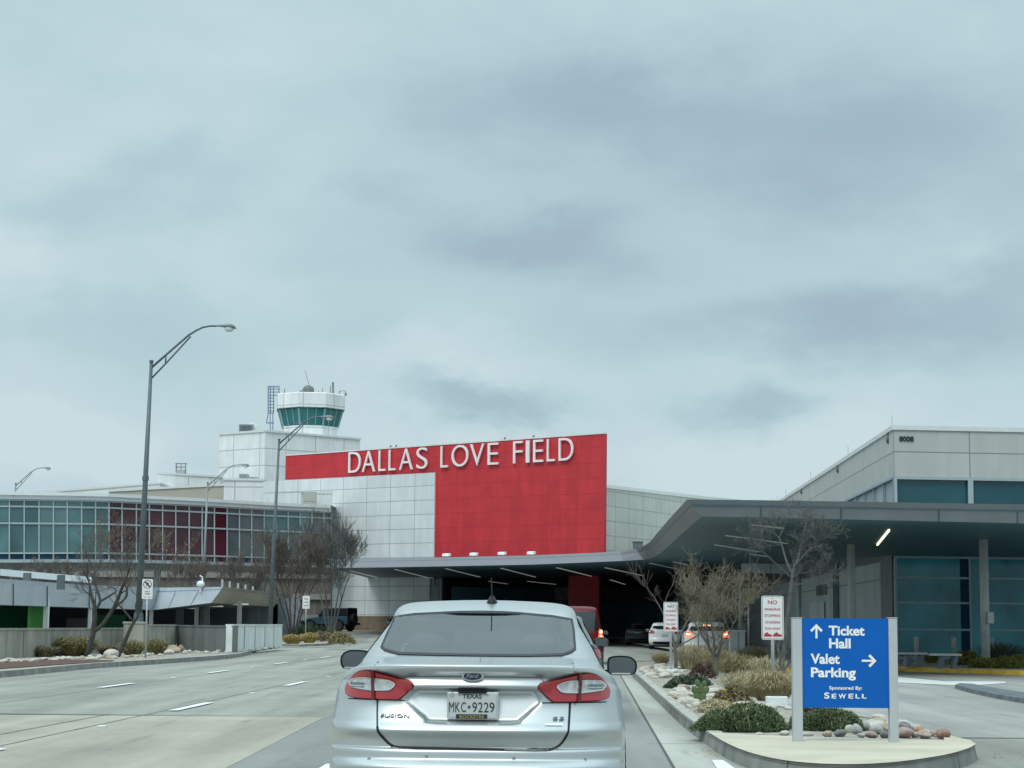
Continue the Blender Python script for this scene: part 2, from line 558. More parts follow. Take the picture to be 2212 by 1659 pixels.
M['wall_grey'] = panel_mat('grey_wall_panel', (0.56, 0.60, 0.60), 3.0, 3.2, (0.26, 0.30, 0.31), 0.03, (0, 0))
M['teal_glass'] = mat('teal_glass', (0.010, 0.085, 0.105), 0.05, 0.0, var=0.25, scale=0.25, spec=0.55)
M['teal_glow'] = mat('teal_glass_glow', (0.020, 0.17, 0.215), 0.06, 0.0, var=0.7, scale=0.6, spec=0.35, emit=(.004, .065, .085, .16))  # faint emission added to brighten the unlit glass under the dim canopy
M['sky_glass'] = mat('bridge_glass', (0.09, 0.175, 0.18), 0.045, 0.2, var=0.16, scale=0.3, spec=0.8)
M['sky_glass_b'] = mat('bridge_glass_darker', (0.055, 0.125, 0.135), 0.05, 0.2, var=0.3, scale=0.5, spec=0.7)
M['sky_glass_c'] = mat('bridge_glass_greyer', (0.08, 0.175, 0.18), 0.05, 0.15, var=0.25, scale=0.6, spec=0.7)
M['sky_glass_low'] = mat('bridge_glass_low', (0.012, 0.05, 0.085), 0.08, 0.0, var=0.4, scale=0.3, spec=0.15)
M['maroon_glass'] = mat('maroon_glass', (0.055, 0.014, 0.024), 0.06, 0.0, var=0.45, scale=0.35, spec=0.4)
M['side_glass'] = mat('hall_side_glass', (0.30, 0.40, 0.42), 0.4, 0.0, var=0.2, scale=0.4, spec=0.3)  # pale grey-blue base stands in for the sky reflected in these panes
M['mullion'] = mat('mullion', (0.36, 0.43, 0.45), 0.4, 0.1, var=0.03)
M['mullion_teal'] = mat('mullion_teal', (0.24, 0.36, 0.40), 0.4, 0.2, var=0.03)
M['green'] = mat('green_wall', (0.012, 0.21, 0.015), 0.6, var=0.2, scale=0.4)
M['green_dark'] = mat('green_wall_dark', (0.03, 0.22, 0.11), 0.6, var=0.25, scale=0.4)
M['garage_dark'] = mat('garage_interior', (0.26, 0.30, 0.34), 0.8, var=0.3, scale=0.3)
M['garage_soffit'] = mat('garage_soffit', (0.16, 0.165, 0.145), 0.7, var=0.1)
M['concrete'] = mat('column_concrete', (0.40, 0.42, 0.40), 0.8, var=0.12, streak=0.15)
M['brick_base'] = mat('brown_base', (0.20, 0.15, 0.11), 0.85, var=0.25, scale=2)
M['steel_dark'] = mat('lamp_dark_steel', (0.11, 0.14, 0.155), 0.5, 0.3, var=0.10)
M['steel'] = mat('lamp_grey_steel', (0.24, 0.28, 0.29), 0.5, 0.35, var=0.10, streak=0.12)
M['lamp_lens'] = mat('lamp_lens', (0.62, 0.68, 0.68), 0.25, spec=0.6)
M['galv'] = mat('galvanised', (0.42, 0.44, 0.45), 0.42, 0.5, var=0.12, scale=6)
M['alu'] = mat('aluminium_post', (0.52, 0.55, 0.57), 0.40, 0.45, var=0.05, scale=2)
M['sign_blue'] = mat('sign_blue', (0.001, 0.108, 0.45), 0.55, var=0.05, scale=1.5, spec=0.2)
M['sign_white'] = mat('sign_white', (0.82, 0.83, 0.83), 0.45, var=0.03)
M['sign_plate'] = mat('sign_plate', (0.74, 0.74, 0.74), 0.5, var=0.06)
M['sign_red'] = mat('sign_red', (0.42, 0.035, 0.055), 0.5)
M['sign_ink'] = mat('sign_ink', (0.05, 0.045, 0.055), 0.5)
M['sign_yellow'] = mat('sign_dull_yellow', (0.34, 0.35, 0.20), 0.6, var=0.1)

# ------------------------------------------------------------------ ground, roads, kerbs
def sheet(name, x0, x1, y0, y1, nx, ny, dz, material, xs=None, ys=None):
    b = MB()
    xs = xs or [x0 + (x1 - x0) * i / nx for i in range(nx + 1)]
    ys = ys or [y0 + (y1 - y0) * i / ny for i in range(ny + 1)]
    nx, ny = len(xs) - 1, len(ys) - 1
    b.add([(x, y, H(x, y) + dz) for y in ys for x in xs],
          [(j * (nx + 1) + i, j * (nx + 1) + i + 1, (j + 1) * (nx + 1) + i + 1, (j + 1) * (nx + 1) + i) for j in range(ny) for i in range(nx)])
    return b.build(name, material, smooth=True)
ys_all = [-60, -20, 0, 30, 60, 90] + list(range(100, 172, 3)) + [180, 220, 300, 450, 800, 1500]
xs_all = [-1200, -400, -150, -80] + list(range(-60, -9, 5)) + [-9 + i for i in range(13)] + [8, 20, 40, 80, 200, 500, 1200]
tag(sheet('ground', 0, 0, 0, 0, 0, 0, -0.06, M['ground'], xs_all, ys_all), 'dry open ground reaching to the horizon round the airport', 'ground', kind='structure')
tag(sheet('road', 0, 0, 0, 0, 0, 0, 0.0, M['road'], [-60, -40, -20, -12.5] + [-9 + i for i in range(13)] + [8, 20, 45], [-25, 0, 30, 60, 90] + list(range(100, 172, 3)) + [190, 215]),
    'grey concrete airport road with several lanes', 'road', kind='structure')

def flat(name, pts, z, material, label, cat):
    b = MB(); b.poly([(p[0], p[1], z) for p in pts])
    return tag(b.build(name, material), label, cat, kind='structure')
# paler, newer slab on the near left; its far edge is one transverse joint
yj = G(500, 1548).y
pA, pB = G(700, 1550), G(490, 1659)
dirp = (pA - pB) / (pA.y - pB.y)
near = pB - dirp * (pB.y - 4.0)
flat('pale_road_slab', [(-14, 4.0), (near.x, 4.0), (pA.x, yj), (-14, yj + 0.3)], 0.004, M['road_warm'], 'paler warm concrete slab across the near left lanes', 'road')
flat('road_lane', [(near.x + 0.02, 4.0), (1.25, 4.0), (1.9, 30), (2.35, 41), (-2.0, 60), (pA.x + 0.02, yj)], 0.004, M['road_lane'], 'smoother grey lane the silver sedan stands in', 'road')
j0, j1 = G(1358, 1490), G(1455, 1659)
jd = (j0 - j1) / (j0.y - j1.y)
jn = j1 - jd * (j1.y - 4)
jf = j0 + jd * (70 - j0.y)
flat('road_gutter', [(jn.x, 4), (jn.x + 1.6, 4), (2.6, 30), (5.0, 66), (jf.x, 70)], 0.008, M['road_side'], 'pale concrete gutter strip along the island kerb', 'road')
flat('valet_drive', [(3.7, 24), (4.6, 24), (30, 26), (34, 55.4), (3.2, 53.2), (4.0, 40)], 0.008, M['drive'], 'pale concrete drive branching right to valet parking', 'road')
b = MB()
w = 0.012
b.poly([(jn.x - w, 4, 0.012), (jn.x + w, 4, 0.012), (jf.x + w, 70, 0.012), (jf.x - w, 70, 0.012)])
b.poly([(-13, yj - .01, 0.012), (pA.x, yj - .01, 0.012), (pA.x, yj + .03, 0.012), (-13, yj + .33, 0.012), ])
c0, c1 = G(0, 1574 + 55), G(330, 1536)
for (a, c) in [(G(0, 1588), G(240, 1543)), (G(1380, 1545), G(1460, 1545)), (G(1395, 1608), G(1560, 1608))]:
    d = (c - a).normalized(); nrm = Vector((-d.y, d.x, 0)) * 0.012
    b.poly([(p.x, p.y, 0.012) for p in (a - nrm, c - nrm, c + nrm, a + nrm)])
for k in range(1, 6):
    y = yj + 12.19 * k
    b.poly([(-12, y, .0065), (-1.8, y, .0065), (-1.8, y + .025, .0065), (-12, y + .025, .0065)])
for (q_, off_) in ((G(374, 1536.7), -.16), (G(214.8, 1486.9), .14)):
    xa, xb = q_.x + off_ + .0245 * (8 - q_.y), q_.x + off_ + .0245 * (95 - q_.y)
    b.poly([(xa, 8, .0085), (xa + .018, 8, .0085), (xb + .018, 95, .0085), (xb, 95, .0085)])
tag(b.build('road_joint', M['joint']), 'dark tarred joints between the concrete slabs', 'road joint', kind='structure')

# lane markings: two dashed lines, ten feet of paint in every forty
b = MB()
LD = 0.0245     # the lanes run a little to the right of straight ahead
def dash(x, y, ln=3.05, w=0.15, z=0.016):
    b.poly([(x - w / 2, y, z), (x + w / 2, y, z), (x + w / 2 + LD * ln, y + ln, z), (x - w / 2 + LD * ln, y + ln, z)])
q2, q1 = G(374, 1536.7), G(214.8, 1486.9)
for k in range(-2, 6):
    y = q2.y + 12.19 * k
    dash(q2.x + LD * 12.19 * k, y)
for k in range(-1, 6):
    y = q1.y + 12.19 * k
    dash(q1.x + LD * 12.19 * k, y)
q3 = G(716, 1656)
dash(q3.x - 0.06, q3.y - 2.9)
q4 = G(1538, 1645); q5 = G(1562, 1645); q6 = G(1590, 1665); q7 = G(1550, 1665)
b.poly([(p.x, p.y, 0.016) for p in (q7, q6, q5, q4)])
tag(b.build('road_marking', M['paint']), 'broken white lane lines painted on the concrete road', 'road marking', kind='structure')
b = MB()
a0, a1 = G(1925, 1463), G(1925, 1475)
b.poly([(p.x, p.y, 0.016) for p in (G(1700, 1452), G(1700, 1461), G(1925, 1475), G(2090, 1483), G(2172, 1477), G(2172, 1473.5), G(2040, 1473), G(1925, 1462))])
tag(b.build('crossing_marking', mat('worn_paint', (.58, .595, .57), .7, var=.2, scale=3)), 'faded white crossing band painted in front of the yellow kerb', 'road marking', kind='structure')
# raised buttons between the dashes
bt = MB(); bt.lathe((0, 0, 0), [(0.068, 0.0), (0.066, 0.010), (0.045, 0.020), (0.0, 0.022)], 14)
proto = None
spots = []
for (q, ks) in ((q2, range(-1, 4)), (q1, range(0, 4))):
    for k in ks:
        spots.append((q.x + LD * (12.19 * k + 7.6), q.y + 12.19 * k + 7.6))
for i, (x, y) in enumerate(spots):
    o = bt.build('pavement_marker', mat('marker_white', (.55, .56, .54), .6)) if i == 0 else proto.copy()
    if i == 0: proto = o
    else: COL.objects.link(o)
    o.location = (x, y, 0.006)
    tag(o, 'round white raised pavement marker between two lane dashes', 'pavement marker', 'raised markers along the lane lines')

def kerb(name, pts, h, wtop, label, mtop, mside, closed=False, z0=0.0, kind='structure'):
    """kerb along pts (outer edge, road on the right-hand side of travel): a stained upright face and a top"""
    n = len(pts)
    top, base, inn = [], [], []
    for i, p in enumerate(pts):
        a = Vector(pts[i - 1] if (i or closed) else pts[0]); c = Vector(pts[(i + 1) % n] if (i < n - 1 or closed) else pts[-1])
        d = (c - a); d = Vector((d.x, d.y)).normalized()
        nrm = Vector((-d.y, d.x))
        g = H(p[0], p[1]) + z0
        base.append((p[0] - nrm.x * 0.02, p[1] - nrm.y * 0.02, g - 0.02))
        top.append((p[0] + nrm.x * 0.015, p[1] + nrm.y * 0.015, g + h))
        inn.append((p[0] + nrm.x * wtop, p[1] + nrm.y * wtop, g + h + 0.002))
    b = MB()
    rng = range(n if closed else n - 1)
    for i in rng:
        j = (i + 1) % n
        b.add([top[i], top[j], inn[j], inn[i]], [(0, 1, 2, 3)])
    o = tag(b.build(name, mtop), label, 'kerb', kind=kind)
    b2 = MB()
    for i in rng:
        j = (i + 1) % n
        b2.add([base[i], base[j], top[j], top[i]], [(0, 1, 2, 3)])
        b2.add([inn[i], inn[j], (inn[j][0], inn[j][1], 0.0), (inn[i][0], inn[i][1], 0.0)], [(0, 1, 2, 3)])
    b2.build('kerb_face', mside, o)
    run, b3 = 0.0, MB()
    for i in rng:
        j = (i + 1) % n
        e0, e1 = Vector(base[i]), Vector(base[j])
        run += (e1 - e0).length
        if run > 3.0 and kind == 'structure' and h > .145:
            run = 0.0
            d = (e1 - e0).normalized() * .015
            up_ = Vector((0, 0, .003))
            o3 = Vector((-(d.y), d.x, 0)).normalized() * -.004
            b3.add([e0 + o3, e0 + d + o3, Vector(top[i]) + d + up_ + o3, Vector(top[i]) + up_ + o3], [(0, 1, 2, 3)])
            b3.add([Vector(top[i]) + up_ + o3, Vector(top[i]) + d + up_ + o3, Vector(inn[i]) + d + up_, Vector(inn[i]) + up_], [(0, 1, 2, 3)])
    if b3.v: b3.build('kerb_joint', M['joint'], o)
    return o
def smooth_pts(pts, n=4):
    out_ = []
    P_ = [Vector(p) for p in pts]
    for i in range(len(P_) - 1):
        a, b_, c, d = P_[max(i - 1, 0)], P_[i], P_[i + 1], P_[min(i + 2, len(P_) - 1)]
        for k in range(n):
            t = k / n
            out_.append(0.5 * ((2 * b_) + (c - a) * t + (2 * a - 5 * b_ + 4 * c - d) * t * t + (-a + 3 * b_ - 3 * c + d) * t ** 3))
    out_.append(P_[-1])
    return out_

# the planted island on the right
isl = [G(u, v, 0.15) for (u, v) in [(1340, 1433), (1378, 1459), (1424, 1500), (1472, 1541), (1520, 1575), (1562, 1602), (1612, 1624), (1680, 1641), (1760, 1650),
                                    (1851, 1652), (1945, 1646), (2039, 1632), (2090, 1618), (2108, 1608)]]
isl[0] = Vector((3.9, 66, .15))
isl.insert(1, G(1366, 1449, .15))
isl = smooth_pts(isl, 4)
back = [G(2096, 1600, .15), G(2050, 1589, .15), G(1997, 1572, .15), G(1945, 1555, .15), Vector((3.95, 31, .15)), Vector((4.15, 40, .15)), Vector((5.0, 53, .15)), Vector((6.2, 66, .15)), Vector((5.2, 68.5, .15))]
back = smooth_pts(back, 4)
island_loop = isl + back
kerb('island_kerb', [(p.x, p.y) for p in island_loop], 0.15, 0.16, 'concrete kerb round the planted island on the right', M['kerb'], M['kerb_side'], closed=True)
b = MB()
cx = sum(p.x for p in island_loop) / len(island_loop)
def bed_fill(name, loop, z, material, label, cat='planting bed'):
    bm = bmesh.new()
    vs = [bm.verts.new((p[0], p[1], z)) for p in loop]
    es = [bm.edges.new((vs[i], vs[(i + 1) % len(vs)])) for i in range(len(vs))]
    bmesh.ops.triangle_fill(bm, use_beauty=True, use_dissolve=False, edges=es)
    me = bpy.data.meshes.new(name); bm.to_mesh(me); bm.free()
    o = bpy.data.objects.new(name, me); COL.objects.link(o); me.materials.append(material)
    return tag(o, label, cat, kind='structure')
bed_fill('island_bed', [(p.x, p.y) for p in island_loop], 0.135, M['bedsoil'], 'pale gravel bed of the planted island')
# beige concrete nose in front of the blue sign
nose_front = [p for p in island_loop if p.y < G(1470, 1586, .15).y + 0.02]
nf = [p for p in isl if p.y < G(1470, 1586, .15).y + 3.0]
k0 = next(i for i, p in enumerate(isl) if p.y < G(1500, 1584, .15).y + 0.35)
nose = isl[k0:] + back[:6] + [G(2040, 1600, .15), G(1945, 1597.5, .15), G(1850, 1595, .15), G(1700, 1591, .15), G(1600, 1587, .15), G(1545, 1585, .15)]
bed_fill('island_nose', [(p.x, p.y) for p in nose], 0.156, M['nose'], 'bare beige concrete nose of the island below the blue sign', 'pavement')

# right: yellow kerb, pavement behind it
yk = [(30, G(2212, 1459).y + 0.2), (G(2212, 1459).x, G(2212, 1459).y), (G(1940, 1450).x, G(1940, 1450).y), (8.5, 55.8), (7.9, 57), (7.9, 70)]
yk = [(p[0], p[1]) for p in yk]
kerb('yellow_kerb', list(reversed(yk))[:0] or [yk[i] for i in range(len(yk))][::-1], 0.14, 0.30, 'yellow painted kerb in front of the ticket hall benches', M['yellow'], M['yellow'])
b = MB()
pv = [(yk[0][0], yk[0][1] + .28), (yk[1][0], yk[1][1] + .28), (yk[2][0], yk[2][1] + .28), (8.6, 56.1), (8.2, 57), (8.2, 200), (40, 200), (40, 58)]
bed_fill('pavement', pv, 0.142, M['kerb'], 'grey concrete pavement in front of the ticket hall', 'pavement')
# dark rubbed kerb end beyond the drive
kp = [G(u, v) for (u, v) in [(2062, 1488), (2100, 1499), (2150, 1510), (2230, 1524), (2230, 1508), (2150, 1496), (2100, 1486), (2072, 1484)]]
b = MB()
n = len(kp)
b.add([(p.x, p.y, 0.0) for p in kp] + [(p.x + .02, p.y + .02, 0.09) for p in kp], [(i, (i + 1) % n, n + (i + 1) % n, n + i) for i in range(n)] + [tuple(range(n, 2 * n))])
tag(b.build('kerb_end', mat('rubber_marked', (0.115, 0.13, 0.145), 0.85, var=0.3, scale=2)), 'low dark rubber marked kerb end on the valet drive', 'kerb', kind='structure')

# left: kerb along the far side of the road and the bed behind it
lk = [(-14.5, 22), (-12.7, 40), (G(0, 1464).x, G(0, 1464).y), (G(206, 1444).x, G(206, 1444).y), (G(378, 1432).x, G(378, 1432).y), (G(515.5, 1420).x, G(515.5, 1420).y),
      (-11.9, 95), (-12.6, 108)]
left_kerb = [Vector((p[0], p[1], 0)) for p in lk]
left_kerb = smooth_pts(left_kerb, 4)
kerb('road_kerb', [(p.x, p.y) for p in left_kerb][::1], 0.15, 0.18, 'concrete kerb along the left side of the road', M['kerb'], M['kerb_side'])
bedL = [(p.x - 0.1, p.y) for p in left_kerb] + [(-14, 111), (-30, 96), (-32, 60), (-40, 22)]
bed_fill('left_bed', bedL, 0.135, M['bedsoil'], 'gravel bed between the left kerb and the concrete wall')
mul = [Vector((-13.35, 40, .15)), G(0, 1444, .15), G(120, 1436, .15), G(235, 1428.5, .15), G(250, 1426, .15), G(150, 1424, .15), G(0, 1427, .15), G(-250, 1432, .15)]
bed_fill('mulch_bed', [(p.x, p.y) for p in mul], 0.150, M['mulch'], 'strip of red brown bark mulch beside the left kerb')
# second planted verge further on, left of the far drive
v2 = [(-13.2, 114), (-11.8, 113), (-10.8, 117), (-10.4, 126), (-11.0, 136), (-12.5, 138), (-15.5, 132), (-16, 118)]
kerb('verge_kerb', v2, 0.13, 0.15, 'kerb round the small verge beyond the concrete wall', M['kerb'], M['kerb_side'], closed=True)
b = MB()
b.poly([(x, y, H(x, y) + 0.125) for x, y in v2])
tag(b.build('verge_bed', M['bedsoil']), 'gravel of the small verge beyond the concrete wall', 'planting bed', kind='structure')
# storm drain mouth in the left kerb
dr = thing('storm_drain', 'black storm drain mouth in the left kerb', 'storm drain', (G(517, 1415).x + .02, G(517, 1415).y, 0))
b = MB(); b.box(dr.location.x - .02, dr.location.x + 0.05, dr.location.y - 0.9, dr.location.y + .9, 0.01, 0.13)
b.build('mouth', M['under'], dr)
b = MB(); b.box(dr.location.x - .3, dr.location.x + 0.07, dr.location.y - 1.0, dr.location.y + 1.0, 0.135, 0.165)
b.build('lid', M['kerb'], dr)
# ------------------------------------------------------------------ the red sign wall and the white wall under it
WR = P(1306, 937, 160.0); WL = P(617, 985, 181.0)
wd = Vector((WR.x - WL.x, WR.y - WL.y, 0)).normalized()
wn_ = Vector((wd.y, -wd.x, 0))              # towards the road
def W(u, v, off=0.0):
    """point on the sign wall's plane (off metres in front of it)"""
    d = ray(u, v)
    o = WR + wn_ * off
    t = (o - EYE).dot(wn_) / d.dot(wn_)
    return EYE + d * t
tm = thing('sign_building', 'red and white panelled terminal wall with large DALLAS LOVE FIELD lettering', 'building', (WL.x, WL.y, 0))
dep = -wn_ * 0.35
b = MB()
zt0, zt1 = W(617, 985).z, W(1306, 937).z
def wp(u, z):
    p = W(u, 1000); return Vector((p.x, p.y, z))
zb0 = W(617, 1036).z; zb1 = W(940, 1020).z
b.prism([wp(617, zb0), wp(940, zb1), wp(940, 5.5), wp(1304.5, 5.5), wp(1306, zt1), wp(617, zt0)], dep)
b.prism([wp(1229, 0), wp(1294, 0), wp(1294, 5.5), wp(1229, 5.5)], dep)
b.build('red_wall', M['red_panel'], tm, uv=True)
b = MB()
b.prism([wp(720, 2.0), wp(931, 2.0), wp(939.2, 6.0), wp(939.2, zb1 - .02), wp(720, zb0 - .1)], dep * .9)
b.build('white_wall', M['white_panel'], tm, uv=True)
b = MB()
b.prism([wp(570, W(570, 1066).z), wp(720, W(720, 1061).z), wp(720, zb0 - .1), wp(570, W(570, 1040).z)], dep * .9)
b.build('white_beam', M['white_panel'], tm, uv=True)
b = MB()
b.prism([wp(570, 6.0), wp(652, 6.0), wp(652, W(652, 1064).z), wp(570, W(570, 1066).z)], dep * .9)
b.build('white_return', M['white_panel'], tm, uv=True)
b = MB()
b.prism([wp(720, 0.3), wp(931, 0.3), wp(931, 2.0), wp(720, 2.0)], dep * .92)
b.build('base_course', M['brick_base'], tm)
b = MB()
b.prism([wp(940.3, 4.6), wp(941.5, 4.6), wp(941.5, zb1 - .02), wp(940.3, zb1 - .02)], wn_ * .12)
b.build('edge_trim', M['coping'], tm)
b = MB()
for (ua, ub, za, zb) in ((617, 1306, zt0, zt1),):
    a, c = wp(ua, za), wp(ub, zb)
    b.obox(a + wn_ * .06, c - a, dep * 1.3, Vector((0, 0, .11)))
b.build('coping', M['coping'], tm)
# letters, one part each; crop coordinates of their left and right edges
def c3(x): return 708.5 + x * 0.28905
rowz = []
letters = [('D', 160, 250), ('A', 262, 357), ('L', 385, 436), ('L', 460, 510), ('A', 540, 638), ('S', 668, 748),
           ('L', 848, 902), ('O', 930, 1054), ('V', 1068, 1172), ('E', 1200, 1278),
           ('F', 1390, 1459), ('I', 1485, 1511), ('E', 1540, 1613), ('L', 1642, 1700), ('D', 1730, 1838)]
zl_bot0, zl_top0 = W(c3(200), 898.6 + .28905 * 424).z, W(c3(200), 898.6 + .28905 * 271).z
zl_bot1, zl_top1 = W(c3(1780), 898.6 + .28905 * 334).z, W(c3(1780), 898.6 + .28905 * 166).z
for ch, xa, xb in letters:
    t = (0.5 * (xa + xb) - 200) / 1580.0
    zb_, zt_ = zl_bot0 + (zl_bot1 - zl_bot0) * t, zl_top0 + (zl_top1 - zl_top0) * t
    pa, pb = W(c3(xa), 1000, .10), W(c3(xb), 1000, .10)
    b = MB()
    text(b, ch, (pa.x, pa.y, zb_), wd, (0, 0, 1), zt_ - zb_, width=(pb - pa).xy.length, depth=0.16, bold=-0.012, full=True)
    b.build('letter', M['letter'], tm)
# small pigeons' spikes / lightning rods on the coping
for u in (843, 855, 1090, 1152):
    t = (u - 617) / (1306 - 617.)
    p = wp(u, zt0 + (zt1 - zt0) * t + .05)
    b = MB(); b.ball(p + Vector((0, 0, .12)), .085, 6, (1, .8, 1.3)); b.ball(p + Vector((.06, 0, .24)), .045, 6)
    tag(b.build('bird', M['steel_dark'], None), {843: 'dark bird perched leftmost on the red wall top', 855: 'dark bird perched second from left on the red wall top', 1090: 'dark bird perched above the word LOVE', 1152: 'dark bird perched above the word FIELD'}[u], 'bird', 'birds on the red wall')

# ------------------------------------------------------------------ pale panelled hall behind the red wall's right end
hb = thing('rear_hall', 'beige panelled hall rising behind the right end of the red wall', 'building', (16, 205, 0))
A, Bp, Cp = P(1290, 1052, 205), P(1525, 1079, 232), P(1700, 1088, 252)
b = MB()
zt = A.z
b.prism([(A.x, A.y, 4), (Bp.x, Bp.y, 4), (Bp.x, Bp.y, Bp.z), (A.x, A.y, A.z)], (-4, 12, 0))
b.prism([(Bp.x, Bp.y, 4), (Cp.x, Cp.y, 4), (Cp.x, Cp.y, Cp.z - .4), (Bp.x, Bp.y, Bp.z)], (-4, 12, 0))
b.build('wall', M['beige_panel'], hb, uv=True)
b = MB()
b.obox(A + Vector((0.05, -.15, 0)), Bp - A, (0, 1, 0), (0, 0, .35)); b.obox(Bp + Vector((0.05, -.15, 0)), Cp - Bp - Vector((0, 0, .4)), (0, 1, 0), (0, 0, .35))
b.build('coping', M['coping'], hb)

# ------------------------------------------------------------------ the dark canopy over the kerbside lanes
def zr(u, v, z):
    p = G(u, v, z); return p
top = [P(2420, 1094, 54.6), P(2212, 1089.4, 53.9), P(1642, 1080.4, 52), P(1484, 1079, 51.6), G(1464, 1101, 4.72), G(1443.6, 1123.3, 4.95), G(1420, 1151, 5.3), G(1403, 1172, 5.55), G(1388, 1180.5, 5.7), G(1373, 1185.4, 5.8),
       G(1340, 1190, 5.9), G(1296, 1193.6, 5.95), G(1150, 1199.5, 6.0), G(1000, 1203, 6.0), G(860, 1206, 6.0), G(716, 1208, 6.0)]
bot = [P(2420, 1136, 54.7), P(2212, 1130.6, 54), P(1642, 1117.7, 52.1), P(1516, 1115.5, 51.8), G(1489, 1139, 4.3), G(1462, 1163, 4.5), G(1438, 1185.5, 4.75), G(1424, 1197, 4.9), G(1408.5, 1205.3, 5.0), G(1390, 1208.8, 5.05),
       G(1345, 1211.6, 5.15), G(1296, 1213.8, 5.2), G(1150, 1219.5, 5.22), G(1000, 1222.5, 5.24), G(860, 1225, 5.25), G(716, 1227, 5.25)]
cn = thing('canopy', 'long dark grey canopy sweeping over the kerbside lanes to the red wall', 'canopy', (6, 90, 0))
lerp = lambda a, c, t: a + (c - a) * t
b = MB()
for i in range(len(top) - 1):
    m0, m1 = lerp(top[i], bot[i], .33), lerp(top[i + 1], bot[i + 1], .33)
    if i < 3: b.add([m0, m1, bot[i + 1], bot[i]], [(0, 1, 2, 3)])
b.build('fascia', M['canopy_face'], cn)
b = MB()
for i in range(len(top) - 1):
    m0, m1 = lerp(top[i], bot[i], .33), lerp(top[i + 1], bot[i + 1], .33)
    if i >= 3: b.add([m0, m1, bot[i + 1], bot[i]], [(0, 1, 2, 3)])
b.build('side_fascia', M['canopy_side'], cn, smooth=False)
b = MB()
for i in range(len(top) - 1):
    m0, m1 = lerp(top[i], bot[i], .33), lerp(top[i + 1], bot[i + 1], .33)
    o_ = Vector((0, -.05, 0)) if i < 3 else Vector((-.05, -.02, 0))
    b.add([top[i], top[i + 1], m1 + Vector((0, 0, .01)), m0 + Vector((0, 0, .01))], [(0, 1, 2, 3)])
    b.add([m0 + Vector((0, 0, .01)), m1 + Vector((0, 0, .01)), m1 - o_ * .0 + Vector((.0, .06, .01)), m0 + Vector((.0, .06, .01))], [(0, 1, 2, 3)])
b.build('top_band', M['canopy_band'], cn)
# joints in the near fascia, proud of it
b = MB()
for ua in (1497, 1811, 2022, 2196):
    if ua == 1497: continue
    t = (ua - 1642) / (2212 - 1642.)
    p = lerp(lerp(top[2], top[1], t), lerp(bot[2], bot[1], t), .34); q = lerp(bot[2], bot[1], t)
    b.obox(p + Vector((0, -.012, 0)), (.035, 0, 0), (0, .01, 0), q - p)
for (a_, c_) in ((top[2], bot[2]),):
    p, q = lerp(a_, c_, .34), c_
    b.obox(p + Vector((0, -.012, 0)), (.035, 0, 0), (0, .01, 0), q - p)
for i in range(1, 4):
    p = lerp(lerp(top[i], bot[i], .31), lerp(top[i], bot[i], .31), 0); q = lerp(lerp(top[i - 1], bot[i - 1], .31), top[i - 1], 0)
    b.obox(p + Vector((0, -.012, 0)), q - p, (0, .01, 0), (0, 0, -.03))
b.build('fascia_joint', M['under'], cn)
def fillpoly(loop):
    bm = bmesh.new()
    vs = [bm.verts.new(p) for p in loop]
    es = [bm.edges.new((vs[i], vs[(i + 1) % len(vs)])) for i in range(len(vs))]
    bmesh.ops.triangle_fill(bm, use_beauty=True, edges=es)
    bm.verts.index_update()
    r = MB(); r.add([tuple(v.co) for v in bm.verts], [tuple(v.index for v in f.verts) for f in bm.faces])
    bm.free()
    return r
backS = [Vector((-12.5, 182, 5.35)), Vector((-5, 230, 5.4)), Vector((24, 230, 5.4)), Vector((22, 170, 5.3)), Vector((19, 125, 5.1)), Vector((17.2, 100, 4.7)), Vector((15.6, 84, 4.2)), Vector((15.2, 76, 4.0)), Vector((34, 79, 4.05))]
sof = fillpoly(list(bot) + backS)
sof.build('soffit', M['soffit'], cn)
backT = [Vector((-12.5, 176, 6.0)), Vector((-12.5, 230, 6.0)), Vector((24, 230, 6.0)), Vector((22, 170, 5.9)), Vector((18, 100, 5.6)), Vector((14.4, 76, 4.9)), Vector((34, 79, 4.95))]
rf = fillpoly(list(top) + backT)
rf.build('roof', M['canopy_band'], cn)
def soffz(p):
    return None
from mathutils.bvhtree import BVHTree as _B
sb = _B.FromPolygons([Vector(v) for v in sof.v], sof.f)
def on_soffit(u, v):
    d = ray(u, v)
    h = sb.ray_cast(EYE, d.normalized(), 400)
    return h[0]
# strip lights let into the soffit
def strip(u0, v0, u1, v1, wd_, m_, proud=.03):
    p, q = on_soffit(u0, v0), on_soffit(u1, v1)
    if p is None or q is None: return
    d = (q - p).normalized()
    s_ = d.cross(Vector((0, 0, 1))).normalized() * wd_
    b = MB(); b.obox(p - s_ / 2 - Vector((0, 0, proud)), q - p, s_, Vector((0, 0, proud + .03)))
    b.build('strip_light', m_, cn)
for (u0, v0, u1, v1) in [(757, 1232.6, 815, 1247), (854, 1229.5, 924, 1247.5), (964, 1228, 1036, 1246), (1083, 1227, 1156, 1246), (1203, 1226, 1282, 1245.5),
                         (1308, 1226, 1388, 1243), (1056, 1255.5, 1096, 1261), (1140, 1255.5, 1200, 1262), (1318, 1252, 1350, 1262)]:
    strip(u0, v0, u1, v1, .16, M['light'])
for (u0, v0, u1, v1) in [(1455, 1213, 1485, 1220), (1570, 1156, 1700, 1173), (1545, 1176, 1640, 1191), (1620, 1196, 1660, 1202), (1404, 1216, 1460, 1228), (1625, 1133, 1690, 1140)]:
    strip(u0, v0, u1, v1, .12, mat('strip_light_dim', (0.3, 0.33, 0.33), 0.4, emit=(.5, .56, .56, .18)))
strip(1895, 1175, 1920.5, 1143, .055, M['light_on'], .06)
